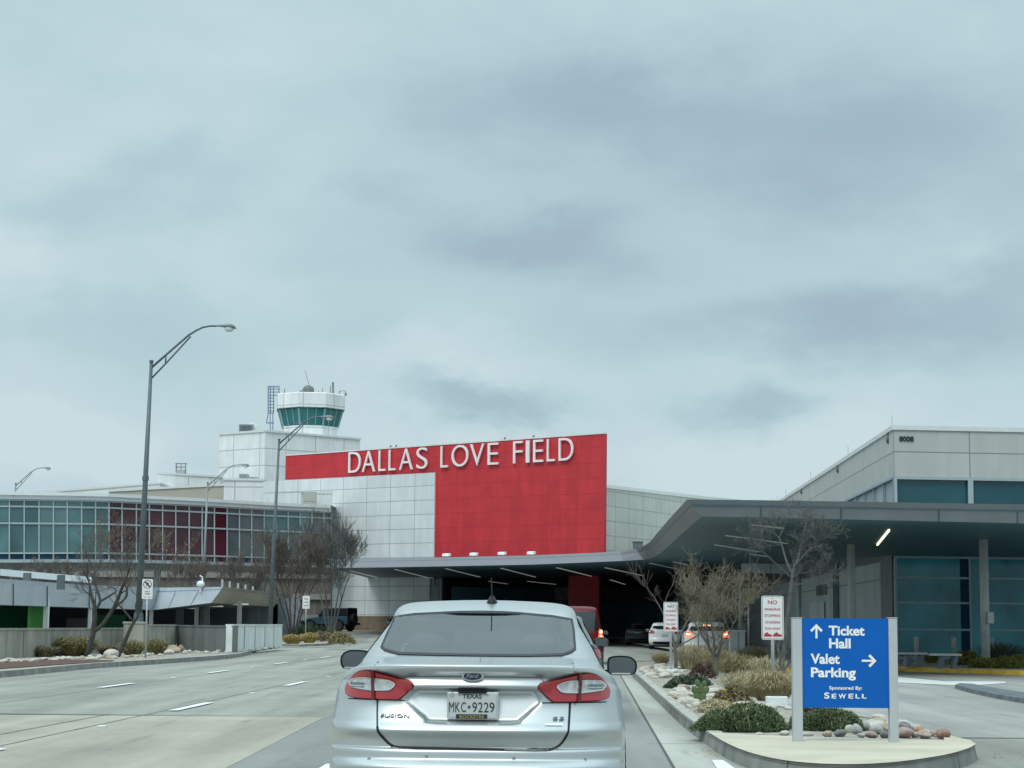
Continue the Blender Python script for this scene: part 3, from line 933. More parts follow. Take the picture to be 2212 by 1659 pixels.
# floodlights standing on the canopy's front edge
proto = None
fl_lbl = ['leftmost of four white floodlights on the canopy edge below the red wall', 'second from left of four white floodlights on the canopy edge',
          'third from left of four white floodlights on the canopy edge', 'rightmost of four white floodlights on the canopy edge below the red wall']
for i, (u, v) in enumerate([(962, 1199), (1021, 1197.5), (1082, 1196), (1145, 1195)]):
    p = G(u, v + 5.5, 6.02)
    if proto is None:
        r = thing('floodlight', fl_lbl[i], 'floodlight', (0, 0, 0), 0, 'floodlights on the canopy edge')
        b = MB(); b.box(-.05, .05, -.05, .05, 0, .16); b.build('bracket', M['galv'], r)
        b = MB(); b.prism([(-.22, -.2, .08), (.22, -.2, .08), (.22, -.1, .26), (-.22, -.1, .26)], (0.16, .38, .05)); b.build('head', M['white'], r)
        b = MB(); b.add([(-.2, -.21, .09), (.2, -.21, .09), (.2, -.115, .25), (-.2, -.115, .25)], [(0, 1, 2, 3)]); b.build('lens', M['lamp_lens'], r)
        proto = r
    else:
        r = copy_tree(proto); r['label'] = fl_lbl[i]
    r.location = p
un = thing('roof_unit', 'small dark box standing on the canopy edge beside the beige hall', 'roof unit', G(1377.5, 1185, 5.9))
b = MB(); c = un.location; b.box(c.x - .28, c.x + .28, c.y - .3, c.y + .3, c.z - .1, c.z + .36); b.build('housing', M['canopy_band'], un, bevel=.02)
b = MB(); b.box(c.x - .32, c.x + .32, c.y - .34, c.y + .34, c.z + .36, c.z + .42); b.build('lid', M['steel_dark'], un)
# columns and the dark depth under the canopy
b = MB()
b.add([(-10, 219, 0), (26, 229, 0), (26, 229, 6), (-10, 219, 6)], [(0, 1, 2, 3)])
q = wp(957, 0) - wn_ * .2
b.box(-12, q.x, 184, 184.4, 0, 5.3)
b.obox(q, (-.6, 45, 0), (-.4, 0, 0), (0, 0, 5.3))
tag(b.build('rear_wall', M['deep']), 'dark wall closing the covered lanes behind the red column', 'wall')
p0, p1 = wp(931.5, 0), wp(958, 0)
pl = thing('wall_pier', 'grey pier between the pale wall and the dark covered lanes', 'pier', (p0.x, p0.y, 0))
b = MB(); b.prism([p0, p1, p1 + Vector((0, 0, 5.2)), p0 + Vector((0, 0, 5.2))], dep); b.build('shaft', M['canopy_face'], pl)
b = MB(); b.prism([p0 + wn_ * .05, p1 + wn_ * .05, p1 + Vector((0, 0, .4)) + wn_ * .05, p0 + Vector((0, 0, .4)) + wn_ * .05], dep); b.build('plinth', M['brick_base'], pl)

# ------------------------------------------------------------------ ticket hall on the right
TH = P(1934, 1199, 75.0)
th = thing('ticket_hall', 'cream panelled ticket hall numbered 8008 above the right hand canopy', 'building', (TH.x, TH.y, 0))
x0, y0 = TH.x, TH.y
ld = Vector((171 / 4290.0, 1, 0)).normalized()            # the side wall runs back along the lanes
Lf = Vector((x0, y0, 0)) + ld * 150
fr = P(2212, 1199, 75.6) - Vector((x0, y0, 0)); fdir = Vector((fr.x, fr.y, 0)).normalized()
Rf = Vector((x0, y0, 0)) + fdir * 30
zT, zW1, zW0 = P(1934, 921, 75).z, P(1934, 1030, 75).z, P(1934, 1086.5, 75).z
b = MB()
base = [Vector((x0, y0, 0)), Rf, Rf + ld * 150, Lf]
def ring(z): return [Vector((p.x, p.y, z)) for p in base]
for (za, zb) in ((zW1, zT),):
    r0, r1 = ring(za), ring(zb)
    b.add(r0 + r1, [(0, 1, 5, 4), (1, 2, 6, 5), (2, 3, 7, 6), (3, 0, 4, 7), (4, 5, 6, 7)])
b.build('upper_wall', M['cream'], th, uv=True)
mm = M['cream'].node_tree
for n_ in mm.nodes:
    if n_.type == 'MAPPING' and n_.inputs['Location'].default_value.z == 0 and n_.vector_type == 'POINT' and n_.inputs['Scale'].default_value[0] == 1.0:
        tdot = x0 * fdir.x + y0 * fdir.y
        n_.inputs['Location'].default_value = (-(tdot % 2.98), -(zW1 % .955) + 0.0, 0)
b = MB()
r0, r1 = ring(3.9), ring(zW0)
b.add(r0 + r1, [(0, 1, 5, 4), (1, 2, 6, 5), (2, 3, 7, 6), (3, 0, 4, 7)])
b.build('spandrel', M['canopy_face'], th)
b = MB()
o_ = [base[0] - fdir * .06 - ld * .06, base[1] - ld * .06, base[2] + ld * .06, base[3] - fdir * .06 + ld * .06]
b.add([Vector((p.x, p.y, zT - .13)) for p in o_] + [Vector((p.x, p.y, zT + .04)) for p in o_], [(0, 1, 5, 4), (1, 2, 6, 5), (2, 3, 7, 6), (3, 0, 4, 7), (4, 5, 6, 7), (3, 2, 1, 0)])
b.build('parapet', M['coping'], th)
def hallp(s, z, off=0.0):   # along the front
    p = Vector((x0, y0, 0)) + fdir * s - ld * off; return Vector((p.x, p.y, z))
def sidep(s, z, off=0.0):
    p = Vector((x0, y0, 0)) + ld * s - fdir * off; return Vector((p.x, p.y, z))
# clerestory windows along the front, each with its frame
W3 = 2.98
for k in range(10):
    a, c = k * W3 + .05, (k + 1) * W3 - .05
    b = MB(); b.add([hallp(a, zW0, -.10), hallp(c, zW0, -.10), hallp(c, zW1, -.10), hallp(a, zW1, -.10)], [(0, 1, 2, 3)])
    wnd = b.build('window', M['teal_glass'], th)
    b = MB()
    for (p, q) in ((hallp(a, zW0 - .03, .02), hallp(c, zW0 - .03, .02)), (hallp(a, zW1 - .04, .02), hallp(c, zW1 - .04, .02)), (hallp(a, zW0, .02), hallp(a, zW1, .02)), (hallp(c, zW0, .02), hallp(c, zW1, .02))):
        b.bar(p, q, .10)
    b.build('frame', M['mullion'], wnd)
s = 0.12
for k in range(24):
    a, c = s, s + 2.6
    b = MB(); b.add([sidep(a, zW0, -.08), sidep(c, zW0, -.08), sidep(c, zW1, -.08), sidep(a, zW1, -.08)], [(0, 1, 2, 3)])
    wnd = b.build('window', M['side_glass'], th)
    b = MB(); b.bar(sidep(a, zW0), sidep(a, zW1), .07); b.bar(sidep(a, zW1 - .03, .02), sidep(c, zW1 - .03, .02), .08); b.build('frame', M['mullion_teal'], wnd)
    s += 2.66
b = MB(); text(b, '8008', hallp(.22, zT - .56, .0), fdir, (0, 0, 1), .19, width=.56, depth=.04, bold=.02); b.build('house_number', M['dark_text'], th)
for (u, v) in ((1919, 950), (1810.6, 1014.7), (1732, 1061.5)):
    d = ray(u, v); o = Vector((x0, y0, 0)); nn = -fdir
    t = (o - EYE).dot(Vector((ld.y, -ld.x, 0))) / d.dot(Vector((ld.y, -ld.x, 0)))
    p = EYE + d * t
    b = MB(); b.ball(p, .17, 10, (.6, 1, 1)); b.obox(p + Vector((-.05, -.06, .1)), (.1, 0, 0), (0, .12, 0), (0, 0, .18)); b.build('wall_light', M['steel_dark'], th)
for (u, v) in ((1955, 908), (1896, 938), (1853, 966), (1815, 992), (1790, 1010)):
    s_ = max(.5, (1934 - u) * .35)
    p = sidep(s_ if u < 1934 else .3, zT); b = MB(); b.tube([p, p + Vector((0, 0, .45))], .012, 4); b.build('lightning_rod', M['galv'], th)
# the glazed ground floor under the canopy
zg = [0.15, P(2000, 1360, 75).z, P(2000, 1302, 75).z, P(2000, 1248, 75).z, 4.0]
us = [1936, 2100, 2134, 2290]
sx = [(P(u, 1300, 75).x - x0) / fdir.x for u in us]
for k in range(3):
    a, c = sx[k] + .03, sx[k + 1] - .03
    b = MB(); b.add([hallp(a, .15), hallp(c, .15), hallp(c, 4.0), hallp(a, 4.0)], [(0, 1, 2, 3)])
    wnd = b.build('shop_window', M['teal_glow'], th)
    b = MB()
    if k != 1:
        for z in zg[1:4]: b.bar(hallp(a, z, .03), hallp(c, z, .03), .075)
    b.bar(hallp(a - .03, .15, .03), hallp(a - .03, 4.0, .03), .08)
    b.bar(hallp(a, 3.96, .03), hallp(c, 3.96, .03), .08); b.bar(hallp(a, .2, .03), hallp(c, .2, .03), .1)
    b.build('frame', M['mullion_teal'], wnd)
b = MB()
a, c = (P(2079, 1300, 75).x - x0) / fdir.x, (P(2098, 1300, 75).x - x0) / fdir.x
b.obox(hallp(a, .15, .01), fdir * (c - a), -ld * .008, (0, 0, 3.85))
b.build('blue_pillar', mat('navy_panel', (0.006, 0.045, 0.10), .5, spec=.1), th)
# grey side wall below the canopy, with dark recesses
def side_s(u):
    d = ray(u, 1300); nn = Vector((ld.y, -ld.x, 0)); t = (Vector((x0, y0, 0)) - EYE).dot(nn) / d.dot(nn)
    return (EYE + d * t - Vector((x0, y0, 0))).dot(ld)
b = MB()
b.add([sidep(0, .1), sidep(150, .1), sidep(150, 5.3), sidep(0, 5.3)], [(0, 1, 2, 3)])
b.build('side_wall', M['wall_grey'], th, uv=True)
b = MB()
for (ua, ub) in ((1801, 1813), (1836, 1844), (1723, 1729)):
    sa, sb_ = side_s(ub), side_s(ua)
    b.obox(sidep(sa, .15, .02), ld * (sb_ - sa), -fdir * .02, (0, 0, 4.3))
b.build('side_recess', M['under'], th)
b = MB(); b.obox(sidep(side_s(1931), .15, .03), ld * (side_s(1906) - side_s(1931)), -fdir * .03, (0, 0, 3.95)); b.build('corner_panel', M['canopy_face'], th)
b = MB(); b.obox(sidep(side_s(1783), .15, .05), ld * (side_s(1752) - side_s(1783)), -fdir * .03, (0, 0, 2.4)); dj = b.build('door', M['coping'], th)
b = MB()
sa = side_s(1795); 
for k in range(2): b.obox(sidep(side_s(1787 - 12 * k), 2.9, .03), ld * 2.0, -fdir * .03, (0, 0, .5))
b.build('wall_sign', M['canopy_side'], th)
b = MB(); b.obox(hallp(sx[3], .1, .02), fdir * (30 - sx[3]), -ld * .015, (0, 0, 5.0)); b.build('front_wall', M['wall_grey'], th, uv=True)
b = MB(); r0 = [Vector((Rf.x, Rf.y, 0)), Vector(((Rf + ld * 150).x, (Rf + ld * 150).y, 0))]
b.add([r0[0], r0[1], r0[1] + Vector((0, 0, zW1)), r0[0] + Vector((0, 0, zW1))], [(0, 1, 2, 3)]); b.build('end_wall', M['wall_grey'], th, uv=True)
# column with its service box
p = P(2127.5, 1330, 63); 
co = thing('canopy_column', 'round grey canopy column with small box in front of the teal glazing', 'column', (p.x, p.y, .14))
b = MB(); b.tube([(p.x, p.y, .14), (p.x, p.y, 4.2)], .14, 18); b.build('shaft', mat('column_paint', (.50, .55, .54), .5, streak=.1), co, smooth=True)
b = MB(); b.box(p.x + .02, p.x + .22, p.y - .28, p.y - .12, P(2130, 1347, 63).z, P(2130, 1322, 63).z); b.build('service_box', M['galv'], co, bevel=.01)
b = MB(); b.tube([(p.x, p.y, .13), (p.x, p.y, .35)], .2, 18); b.build('base_ring', M['concrete'], co)
for i, (u, Y) in enumerate(((1840, 68), (1726, 100), (1600, 118))):
    q = P(u, 1330, Y)
    c2 = thing('canopy_column', ['slim grey canopy column standing before the grey side wall', 'canopy column seen through the big bare tree', 'distant canopy column behind the round bare tree'][i], 'column', (q.x, q.y, .14))
    b = MB(); b.tube([(q.x, q.y, .14), (q.x, q.y, 4.3 + .4 * (Y > 80))], .13, 14); b.build('shaft', mat('column_paint', (.50, .55, .54), .5), c2, smooth=True)
    b = MB(); b.tube([(q.x, q.y, .13), (q.x, q.y, .35)], .2, 14); b.build('base_ring', M['concrete'], c2)
# hanging sign board under the canopy, deep behind the trees
q = P(1668, 1228, 92); sgn = thing('hanging_sign', 'long dull board hung under the canopy behind the big bare tree', 'sign', (q.x, q.y, q.z))
b = MB(); b.box(q.x - 1.4, q.x + 1.4, q.y, q.y + .12, q.z - .22, q.z + .22); b.build('board', M['wall_grey'], sgn, uv=True)
b = MB(); b.tube([(q.x - 1, q.y + .06, q.z + .2), (q.x - 1, q.y + .06, 4.7)], .03, 6); b.tube([(q.x + 1, q.y + .06, q.z + .2), (q.x + 1, q.y + .06, 4.7)], .03, 6); b.build('hanger', M['galv'], sgn)
# ------------------------------------------------------------------ glass skybridge
def interp(x, xs, ys):
    for i in range(len(xs) - 1):
        if x <= xs[i + 1] or i == len(xs) - 2:
            t = (x - xs[i]) / (xs[i + 1] - xs[i]); return ys[i] + (ys[i + 1] - ys[i]) * t
ku = [-60, 0, 146, 236, 323, 450, 571, 716]
kt = [1079, 1079.5, 1081.5, 1083.5, 1088, 1094, 1101, 1107.5]
kb = [1212, 1212, 1211.5, 1211.5, 1213, 1216.5, 1220, 1223.5]
zbt = P(716, 1107.5, 173).z
def bridgeP(u, fr, off=0.0):
    """fr 0 at the sill of the glass, 1 at its head"""
    v0, v1 = interp(u, ku, kb), interp(u, ku, kt)
    Y = G(u, v1, zbt).y
    p = P(u, v0 + (v1 - v0) * fr, Y)
    return Vector((p.x, p.y - off, p.z))
br = thing('skybridge', 'curved glass skybridge with teal and maroon panes left of the red sign wall', 'skybridge', (-30, 165, 0))
mu = [-42, -10, 21, 53, 85, 116, 146, 177, 207, 236, 264, 295, 323, 351.6, 380, 409, 437, 463.5, 491, 517.5, 544, 571, 597, 622.7, 648.5, 674, 700, 716]
fr_rows = [0.0, .128, .617, .893, 1.0]
for i in range(len(mu) - 1):
    a, c = mu[i], mu[i + 1]
    marn = 239 <= (a + c) / 2 <= 500
    b = MB()
    b.add([bridgeP(a, .128), bridgeP(c, .128), bridgeP(c, 1), bridgeP(a, 1)], [(0, 1, 2, 3)])
    wnd = b.build('window', M['maroon_glass'] if marn else M[('sky_glass', 'sky_glass_b', 'sky_glass_c')[(i * 7) % 5 % 3]], br)
    wnd['label'] = 'maroon tinted bay of the bridge glazing' if marn else 'teal tinted bay of the bridge glazing'
    b = MB()
    b.add([bridgeP(a, 0), bridgeP(c, 0), bridgeP(c, .128), bridgeP(a, .128)], [(0, 1, 2, 3)])
    b.build('lower_pane', M['maroon_glass'] if marn else M['sky_glass_low'], wnd)
b = MB()
for u in mu: b.bar(bridgeP(u, 0, .06), bridgeP(u, 1, .06), .095, .12)
for r in fr_rows:
    for i in range(len(mu) - 1):
        b.bar(bridgeP(mu[i], r, .08), bridgeP(mu[i + 1], r, .08), .12, .125 if r else .25)
b.build('mullion_grid', M['mullion'], br)
b = MB()
for i in range(len(mu) - 1):
    a, c = bridgeP(mu[i], 1, .0), bridgeP(mu[i + 1], 1, .0)
    for (z0_, z1_, o0, o1) in ((.06, .36, .35, .35), (.36, .62, .6, .6)):
        b.add([a + Vector((0, -o0, z0_)), c + Vector((0, -o0, z0_)), c + Vector((0, -o1, z1_)), a + Vector((0, -o1, z1_))], [(0, 1, 2, 3)])
        b.add([a + Vector((0, -o0, z0_)), c + Vector((0, -o0, z0_)), c + Vector((0, .3, z0_)), a + Vector((0, .3, z0_))], [(0, 1, 2, 3)])
    b.add([a + Vector((0, -.6, .62)), c + Vector((0, -.6, .62)), c + Vector((0, 7, .78)), a + Vector((0, 7, .78))], [(0, 1, 2, 3)])
    b.add([a + Vector((0, 7, .78)), c + Vector((0, 7, .78)), c + Vector((0, 7, -5)), a + Vector((0, 7, -5))], [(0, 1, 2, 3)])
b.build('roof', M['coping'], br)
b = MB()
for i in range(len(mu) - 1):
    a, c = bridgeP(mu[i], 0), bridgeP(mu[i + 1], 0)
    b.add([a + Vector((0, -.05, -.12)), c + Vector((0, -.05, -.12)), c + Vector((0, .5, -.6)), a + Vector((0, .5, -.6))], [(0, 1, 2, 3)])
    b.add([a + Vector((0, .5, -.6)), c + Vector((0, .5, -.6)), c + Vector((0, 7, -.6)), a + Vector((0, 7, -.6))], [(0, 1, 2, 3)])
b.build('floor', M['canopy_face'], br)
for u in (21, 330, 560):
    p = bridgeP(u, 0); b = MB(); b.box(p.x - .25, p.x + .25, p.y + 2, p.y + 2.5, 0, p.z - .6); b.build('pier', M['concrete'], br)
# deck building behind, under the bridge
pk = thing('parking_deck', 'dull brown parking deck seen under the glass bridge behind bare trees', 'building', (-34, 192, 0))
b = MB(); b.box(-62, -13.5, 192, 200, 0, 6.2); b.build('wall', mat('deck_wall', (.16, .145, .13), .85, var=.25, scale=.15, streak=.3), pk)
b = MB()
for z in (1.6, 3.6, 5.6): b.box(-62, -13.6, 191.7, 191.95, z, z + .55)
b.build('parapet', mat('deck_parapet', (.25, .245, .225), .85, var=.15, scale=.3), pk)

# ------------------------------------------------------------------ buildings behind the bridge and the control tower
def blockpts(uL, uC, uR, vL, vC, vR, Y, zb=0.0):
    C_ = P(uC, vC, Y); z = C_.z
    A_, B_ = G(uL, vL, z), G(uR, vR, z)
    return A_, C_, B_, z
tw = thing('control_tower', 'white air traffic control tower with green glazed cab above the terminal', 'tower', (-25, 255, 0))
A_, C_, B_, z = blockpts(474, 573, 778, 938.5, 931.5, 949, 250)
D_ = A_ + (B_ - C_)
b = MB()
lo = [Vector((p.x, p.y, 0)) for p in (A_, C_, B_, D_)]; hi = [Vector((p.x, p.y, z)) for p in (A_, C_, B_, D_)]
b.add(lo + hi, [(0, 1, 5, 4), (1, 2, 6, 5), (2, 3, 7, 6), (3, 0, 4, 7), (4, 5, 6, 7)])
b.build('base_block', M['white_tower'], tw, uv=True)
b = MB()
for (p, q) in ((A_, C_), (C_, B_), (B_, D_), (D_, A_)): b.bar(p + Vector((0, 0, .05)), q + Vector((0, 0, .05)), .35, .25)
b.build('coping', M['coping'], tw)
Yc = 262.0
cc = P(670.8, 900, Yc); pm = Yc / 4290.0
zz = lambda v: P(670.8, v, Yc).z
R_ = 78.5 * pm
a0 = math.radians(22.5 + 8)
b = MB(); b.lathe((cc.x, cc.y, 0), [(R_ * .97, zz(888)), (R_, zz(886)), (R_, zz(857)), (R_ * .98, zz(855)), (R_ * .9, zz(856)), (0, zz(857))], 8, a0=a0)
b.build('parapet', M['white_tower'], tw, uv=True)
b = MB(); b.lathe((cc.x, cc.y, 0), [(R_ * .80, zz(925)), (R_ * .93, zz(889))], 8, a0=a0)
b.build('cab_glass', mat('cab_glass', (.03, .17, .175), .06, .1, var=.3, scale=.4, spec=.8), tw)
b = MB(); b.lathe((cc.x, cc.y, 0), [(0, zz(888.4)), (R_ * .995, zz(888))], 8, a0=a0); b.build('cab_soffit', M['soffit'], tw)
b = MB()
for k in range(8):
    for s_, w_ in ((0, .22), (.33, .1), (.67, .1)):
        t0, t1 = a0 + k * math.pi / 4, a0 + (k + 1) * math.pi / 4
        def pt(r, v): 
            p0 = Vector((cc.x + r * math.cos(t0), cc.y + r * math.sin(t0), zz(v))); p1 = Vector((cc.x + r * math.cos(t1), cc.y + r * math.sin(t1), zz(v)))
            return p0 + (p1 - p0) * s_
        b.bar(pt(R_ * .81, 925), pt(R_ * .94, 889), w_)
b.build('cab_mullion', M['mullion_teal'], tw)
b = MB(); b.lathe((cc.x, cc.y, 0), [(R_ * .79, zz(945)), (R_ * .79, zz(928)), (R_ * .82, zz(927)), (R_ * .82, zz(924.5)), (R_ * .79, zz(924.5))], 8, a0=a0); b.build('cab_base', M['white_tower'], tw, uv=True)
b = MB(); q = Vector((cc.x, cc.y, zz(853)))
dp = P(449.3 + .23437 * 925, 777.7 + .23437 * 280, Yc)
b.ball(dp, 2.1 * .3, 12, (1.25, .8, 1.15)); b.tube([(dp.x - .2, dp.y, q.z), dp], .12, 6); b.lathe((dp.x - .7, dp.y, q.z), [(.55, 0), (.5, .5), (0, .7)], 12)
b.build('radar_dish', mat('radar_grey', (.16, .165, .16), .6), tw, smooth=True)
b = MB()
def c2p(x, y, Y=Yc): return P(449.3 + .23437 * x, 777.7 + .23437 * y, Y)
for (x, y0_, y1_, r) in ((706, 265, 330, .07), (1055, 255, 330, .05), (1020, 285, 330, .04), (1128, 240, 345, .07), (1152, 205, 345, .16), (1212, 285, 360, .05)):
    b.tube([c2p(x, y1_), c2p(x, y0_)], r, 6)
b.tube([c2p(930, 225), c2p(892, 90)], [.05, .03], 5)
b.tube([c2p(1212, 300), c2p(1222, 285), c2p(1250, 282), c2p(1268, 290), c2p(1270, 310)], .06, 6)
b.ball(c2p(1268, 315), .16, 8, (1, 1, 1.6))
b.build('antenna', M['steel'], tw)
b = MB()   # the open steel ladder cage left of the cab
for x in (555, 575, 605, 655):
    b.tube([c2p(x, 245), c2p(x if x != 655 else 655, 330 if x == 655 else 490)], .07, 5)
for y in (245, 268, 295, 325, 350, 380, 410, 440, 470, 490): b.tube([c2p(555, y), c2p(655 if y < 340 else 605, y)], .06 if y > 245 else .09, 5)
for x in (572, 598): b.tube([c2p(x, 490), c2p(x + (4 if x < 590 else 0), 660, 258)], .07, 5)
b.tube([c2p(540, 580), c2p(608, 580)], .08, 5); b.tube([c2p(555, 490), c2p(540, 580)], .06, 5)
b.build('ladder_cage', mat('ladder_blue', (.13, .20, .30), .5, .2), tw)
ds = thing('satellite_dish', 'small round dish with grey box on the roof of the tower block', 'satellite dish', c2p(412, 660, 253))
b = MB(); p = c2p(412, 622, 253); b.lathe(p, [(0, .12), (.45, .05), (.68, -.1), (.66, -.12), (0, .0)], 16, ax='y'); b.build('dish', M['coping'], ds, smooth=True)
b = MB(); b.tube([c2p(412, 670, 253.3), p], .07, 6); b.build('mast', M['galv'], ds)
ru = thing('roof_unit', 'dark roof unit beside the dish on the tower block', 'roof unit', c2p(355, 665, 253))
b = MB(); p = ru.location; b.box(p.x - .9, p.x + .9, p.y - .5, p.y + .5, p.z - .2, p.z + .95); b.build('housing', M['steel'], ru)
b = MB(); b.box(p.x - .7, p.x + .7, p.y - .53, p.y - .505, p.z + .1, p.z + .8); b.build('grille', M['steel_dark'], ru)

def simple_building(name, label, uL, uR, vL, vR, Y0, Y1, depth, material, zbot=0.0, coping=True, uv=True):
    A_, B_ = P(uL, vL, Y0), P(uR, vR, Y1)
    t = thing(name, label, 'building', ((A_.x + B_.x) / 2, (A_.y + B_.y) / 2, 0))
    b = MB()
    b.prism([(A_.x, A_.y, zbot), (B_.x, B_.y, zbot), B_, A_], (0, depth, 0))
    b.build('wall', material, t, uv=uv)
    if coping:
        b = MB(); b.obox(A_ + Vector((-.1, -.12, .01)), B_ - A_ + Vector((.2, 0, 0)), (0, depth + .2, 0), (0, 0, .22)); b.build('roof', M['coping'], t)
    return t
simple_building('white_annex', 'small white panelled block below the tower, left of the white beam', 484, 569, 1038, 1039, 196, 196, 10, M['white_tower'])
simple_building('low_block', 'beige sloping roofed block behind the glass bridge', 236, 485, 1063, 1049.5, 200, 200, 14, M['beige_plain'], uv=False)
simple_building('white_block', 'long white block with antenna rack behind the glass bridge', 342, 474, 1024, 1032, 235, 238, 14, M['white_tower'])
simple_building('white_roofed_hall', 'low white roofed hall left of the antenna rack', 60, 345, 1068, 1046, 230, 226, 12, M['white'], uv=False)
rk = thing('antenna_rack', 'open square antenna rack on the white block roof', 'antenna', P(391, 1024, 238))
b = MB()
for u in (381, 401): b.bar(P(u, 1024, 238), P(u, 1001.5, 238), .12)
for v in (1001.5, 1009, 1017): b.bar(P(379, v, 238), P(404 if v < 1005 else 401, v, 238), .12)
b.bar(P(391, 1024, 238), P(391, 1001, 238), .09)
b.build('frame', M['steel'], rk)
b = MB(); b.box(rk.location.x - .5, rk.location.x + .5, 237.6, 238.4, rk.location.z, rk.location.z + .5); b.build('base', M['galv'], rk)
for (nm, lb, ua, ub, va, vb) in (('roof_unit', 'pale cooling unit on the annex roof below the tower', 516, 535, 1023.5, 1038), ('roof_unit', 'long dark vent on the annex roof beside the pale unit', 537, 556, 1030, 1038)):
    a, c = P(ua, vb, 197.5), P(ub, va, 197.5)
    t = thing(nm, lb, 'roof unit', a)
    b = MB(); b.box(a.x, c.x, 197.5, 198.8, a.z - .2, c.z); b.build('housing', M['galv'] if 'pale' in lb else M['steel_dark'], t)
    b = MB(); b.box(a.x + .1, c.x - .1, 197.44, 197.48, a.z + .1, c.z - .1); b.build('grille', M['steel'] if 'pale' in lb else M['under'], t)
# white wall seen through the opening of the sign building's white frame
simple_building('rear_block', 'bright white panelled block seen through the opening left of the white wall', 676, 724, 1062, 1060, 206, 206, 10, M['white_tower'], coping=False)
rt = simple_building('beige_return', 'beige wall end inside the opening under the red band', 648, 682, 1064, 1063, 204, 204, 1.0, M['beige_panel'], coping=False)

# ------------------------------------------------------------------ parking garage entrance on the left
gt = thing('parking_garage', 'low parking garage entrance with pale fascia and a pointed beige roof edge', 'building', (-22, 112, 0))
T_ = [P(-60, 1246, 94), P(0, 1250, 98), P(189, 1264, 113), P(345, 1269.5, 121), P(482.3, 1267.6, 115.5)]
B_ = [P(-60, 1304, 94.3), P(0, 1306.6, 98.3), P(189, 1312.6, 113.3), P(330, 1317.7, 120.6), P(456.5, 1302, 116)]
b = MB()
for i in range(4):
    m0, m1 = lerp(T_[i], B_[i], .16), lerp(T_[i + 1], B_[i + 1], .16)
    b.add([m0, m1, B_[i + 1], B_[i]], [(0, 1, 2, 3)])
b.build('fascia', M['whitegrey'], gt)
b = MB()
for i in range(4):
    m0, m1 = lerp(T_[i], B_[i], .16), lerp(T_[i + 1], B_[i + 1], .16)
    b.add([T_[i] + Vector((0, -.08, 0)), T_[i + 1] + Vector((0, -.08, 0)), m1 + Vector((0, -.05, 0)), m0 + Vector((0, -.05, 0))], [(0, 1, 2, 3)])
    b.add([m0, m1, m1 + Vector((0, -.05, 0)), m0 + Vector((0, -.05, 0))], [(0, 1, 2, 3)])
b.build('eave_band', mat('eave_grey', (.40, .46, .52), .45), gt)
b = MB()
for (i, t) in ((1, .13), (1, .50), (2, .02), (3, .28), (3, .65)):
    p, q = lerp(lerp(T_[i], T_[i + 1], t), lerp(B_[i], B_[i + 1], t), .17), lerp(B_[i], B_[i + 1], t)
    b.obox(p + Vector((0, -.03, 0)), (.06, 0, 0), (0, .02, 0), q - p)
b.build('fascia_joint', M['steel_dark'], gt)
TR, BR = P(629, 1283.2, 142), P(602.4, 1311.5, 140)
b = MB(); m0, m1 = lerp(T_[4], B_[4], .2), lerp(TR, BR, .2)
b.add([m0, m1, BR, B_[4]], [(0, 1, 2, 3)]); b.build('beige_fascia', mat('beige_fascia', (.40, .385, .32), .6, var=.06), gt)
b = MB(); b.add([T_[4] + Vector((.02, -.05, 0)), TR + Vector((.02, -.05, 0)), m1 + Vector((.02, -.05, 0)), m0 + Vector((.02, -.05, 0))], [(0, 1, 2, 3)]); b.build('beige_band', mat('beige_band', (.33, .315, .27), .6, var=.06), gt)
bk = [Vector((-16.5, 150, 2.4)), Vector((-60, 150, 2.1)), Vector((-60, 96, 2.1))]
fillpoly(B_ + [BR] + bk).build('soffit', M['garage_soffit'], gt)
bk2 = [Vector((-16.5, 152, 3.4)), Vector((-60, 152, 3.4)), Vector((-60, 94, 3.45))]
fillpoly(T_ + [TR] + bk2).build('roof', M['whitegrey'], gt)
b = MB(); b.add([(-60, 138, -1), (-14.5, 138, -1), (-14.5, 138, 3), (-60, 138, 3)], [(0, 1, 2, 3)]); b.build('rear_wall', M['garage_dark'], gt)
b = MB(); b.add([(-60, 94, -1), (-60, 150, -1), (-60, 150, 3.4), (-60, 94, 3.4)], [(0, 1, 2, 3)]); b.build('end_wall', M['whitegrey'], gt)
def gwall(name, u0, u1, Y0, Y1, m_, z0=.0, z1=2.3):
    a, c = P(u0, 1330, Y0), P(u1, 1330, Y1); b = MB(); b.prism([(a.x, a.y, z0), (c.x, c.y, z0), (c.x, c.y, z1), (a.x, a.y, z1)], (0, .25, 0)); return b.build(name, m_, gt)
gwall('green_wall', 60, 94, 104, 110, M['green']); gwall('green_wall', -60, 60, 106, 108, M['green_dark']); gwall('green_wall', 205, 272, 122, 123, M['green_dark'], 0, 1.75)
gwall('kiosk', 144, 196, 119, 119, M['garage_soffit'], 0, 1.5)
for (u0, u1, Y) in ((93, 104, 106), (190, 197, 113.8), (322, 330, 121), (512, 521, 121), (590, 600, 138), (-20, -8, 99)):
    gwall('column', u0, u1, Y, Y, M['white'] if u0 != 512 else M['concrete'], 0, 2.6)
gwall('inner_column', 420, 428, 123, 123, M['coping']); gwall('inner_column', 432, 440, 128, 128, M['concrete']); gwall('inner_column', 380, 396, 125, 125, M['garage_dark'], 0, 2.5); gwall('inner_column', 440, 452, 124, 124, M['garage_dark'], 0, 2.5); gwall('inner_column', 535, 560, 134, 134, M['canopy_face'], 0, 2.5)
for k in range(3):
    a = P(395 + 55 * k, 1313 - 4 * k, 124); b = MB(); b.box(a.x - .9, a.x + .9, a.y, a.y + .1, a.z - .05, a.z + .05); b.build('light_tube', mat('tube_light', (.6, .6, .55), emit=(.8, .82, .72, .35)), gt)
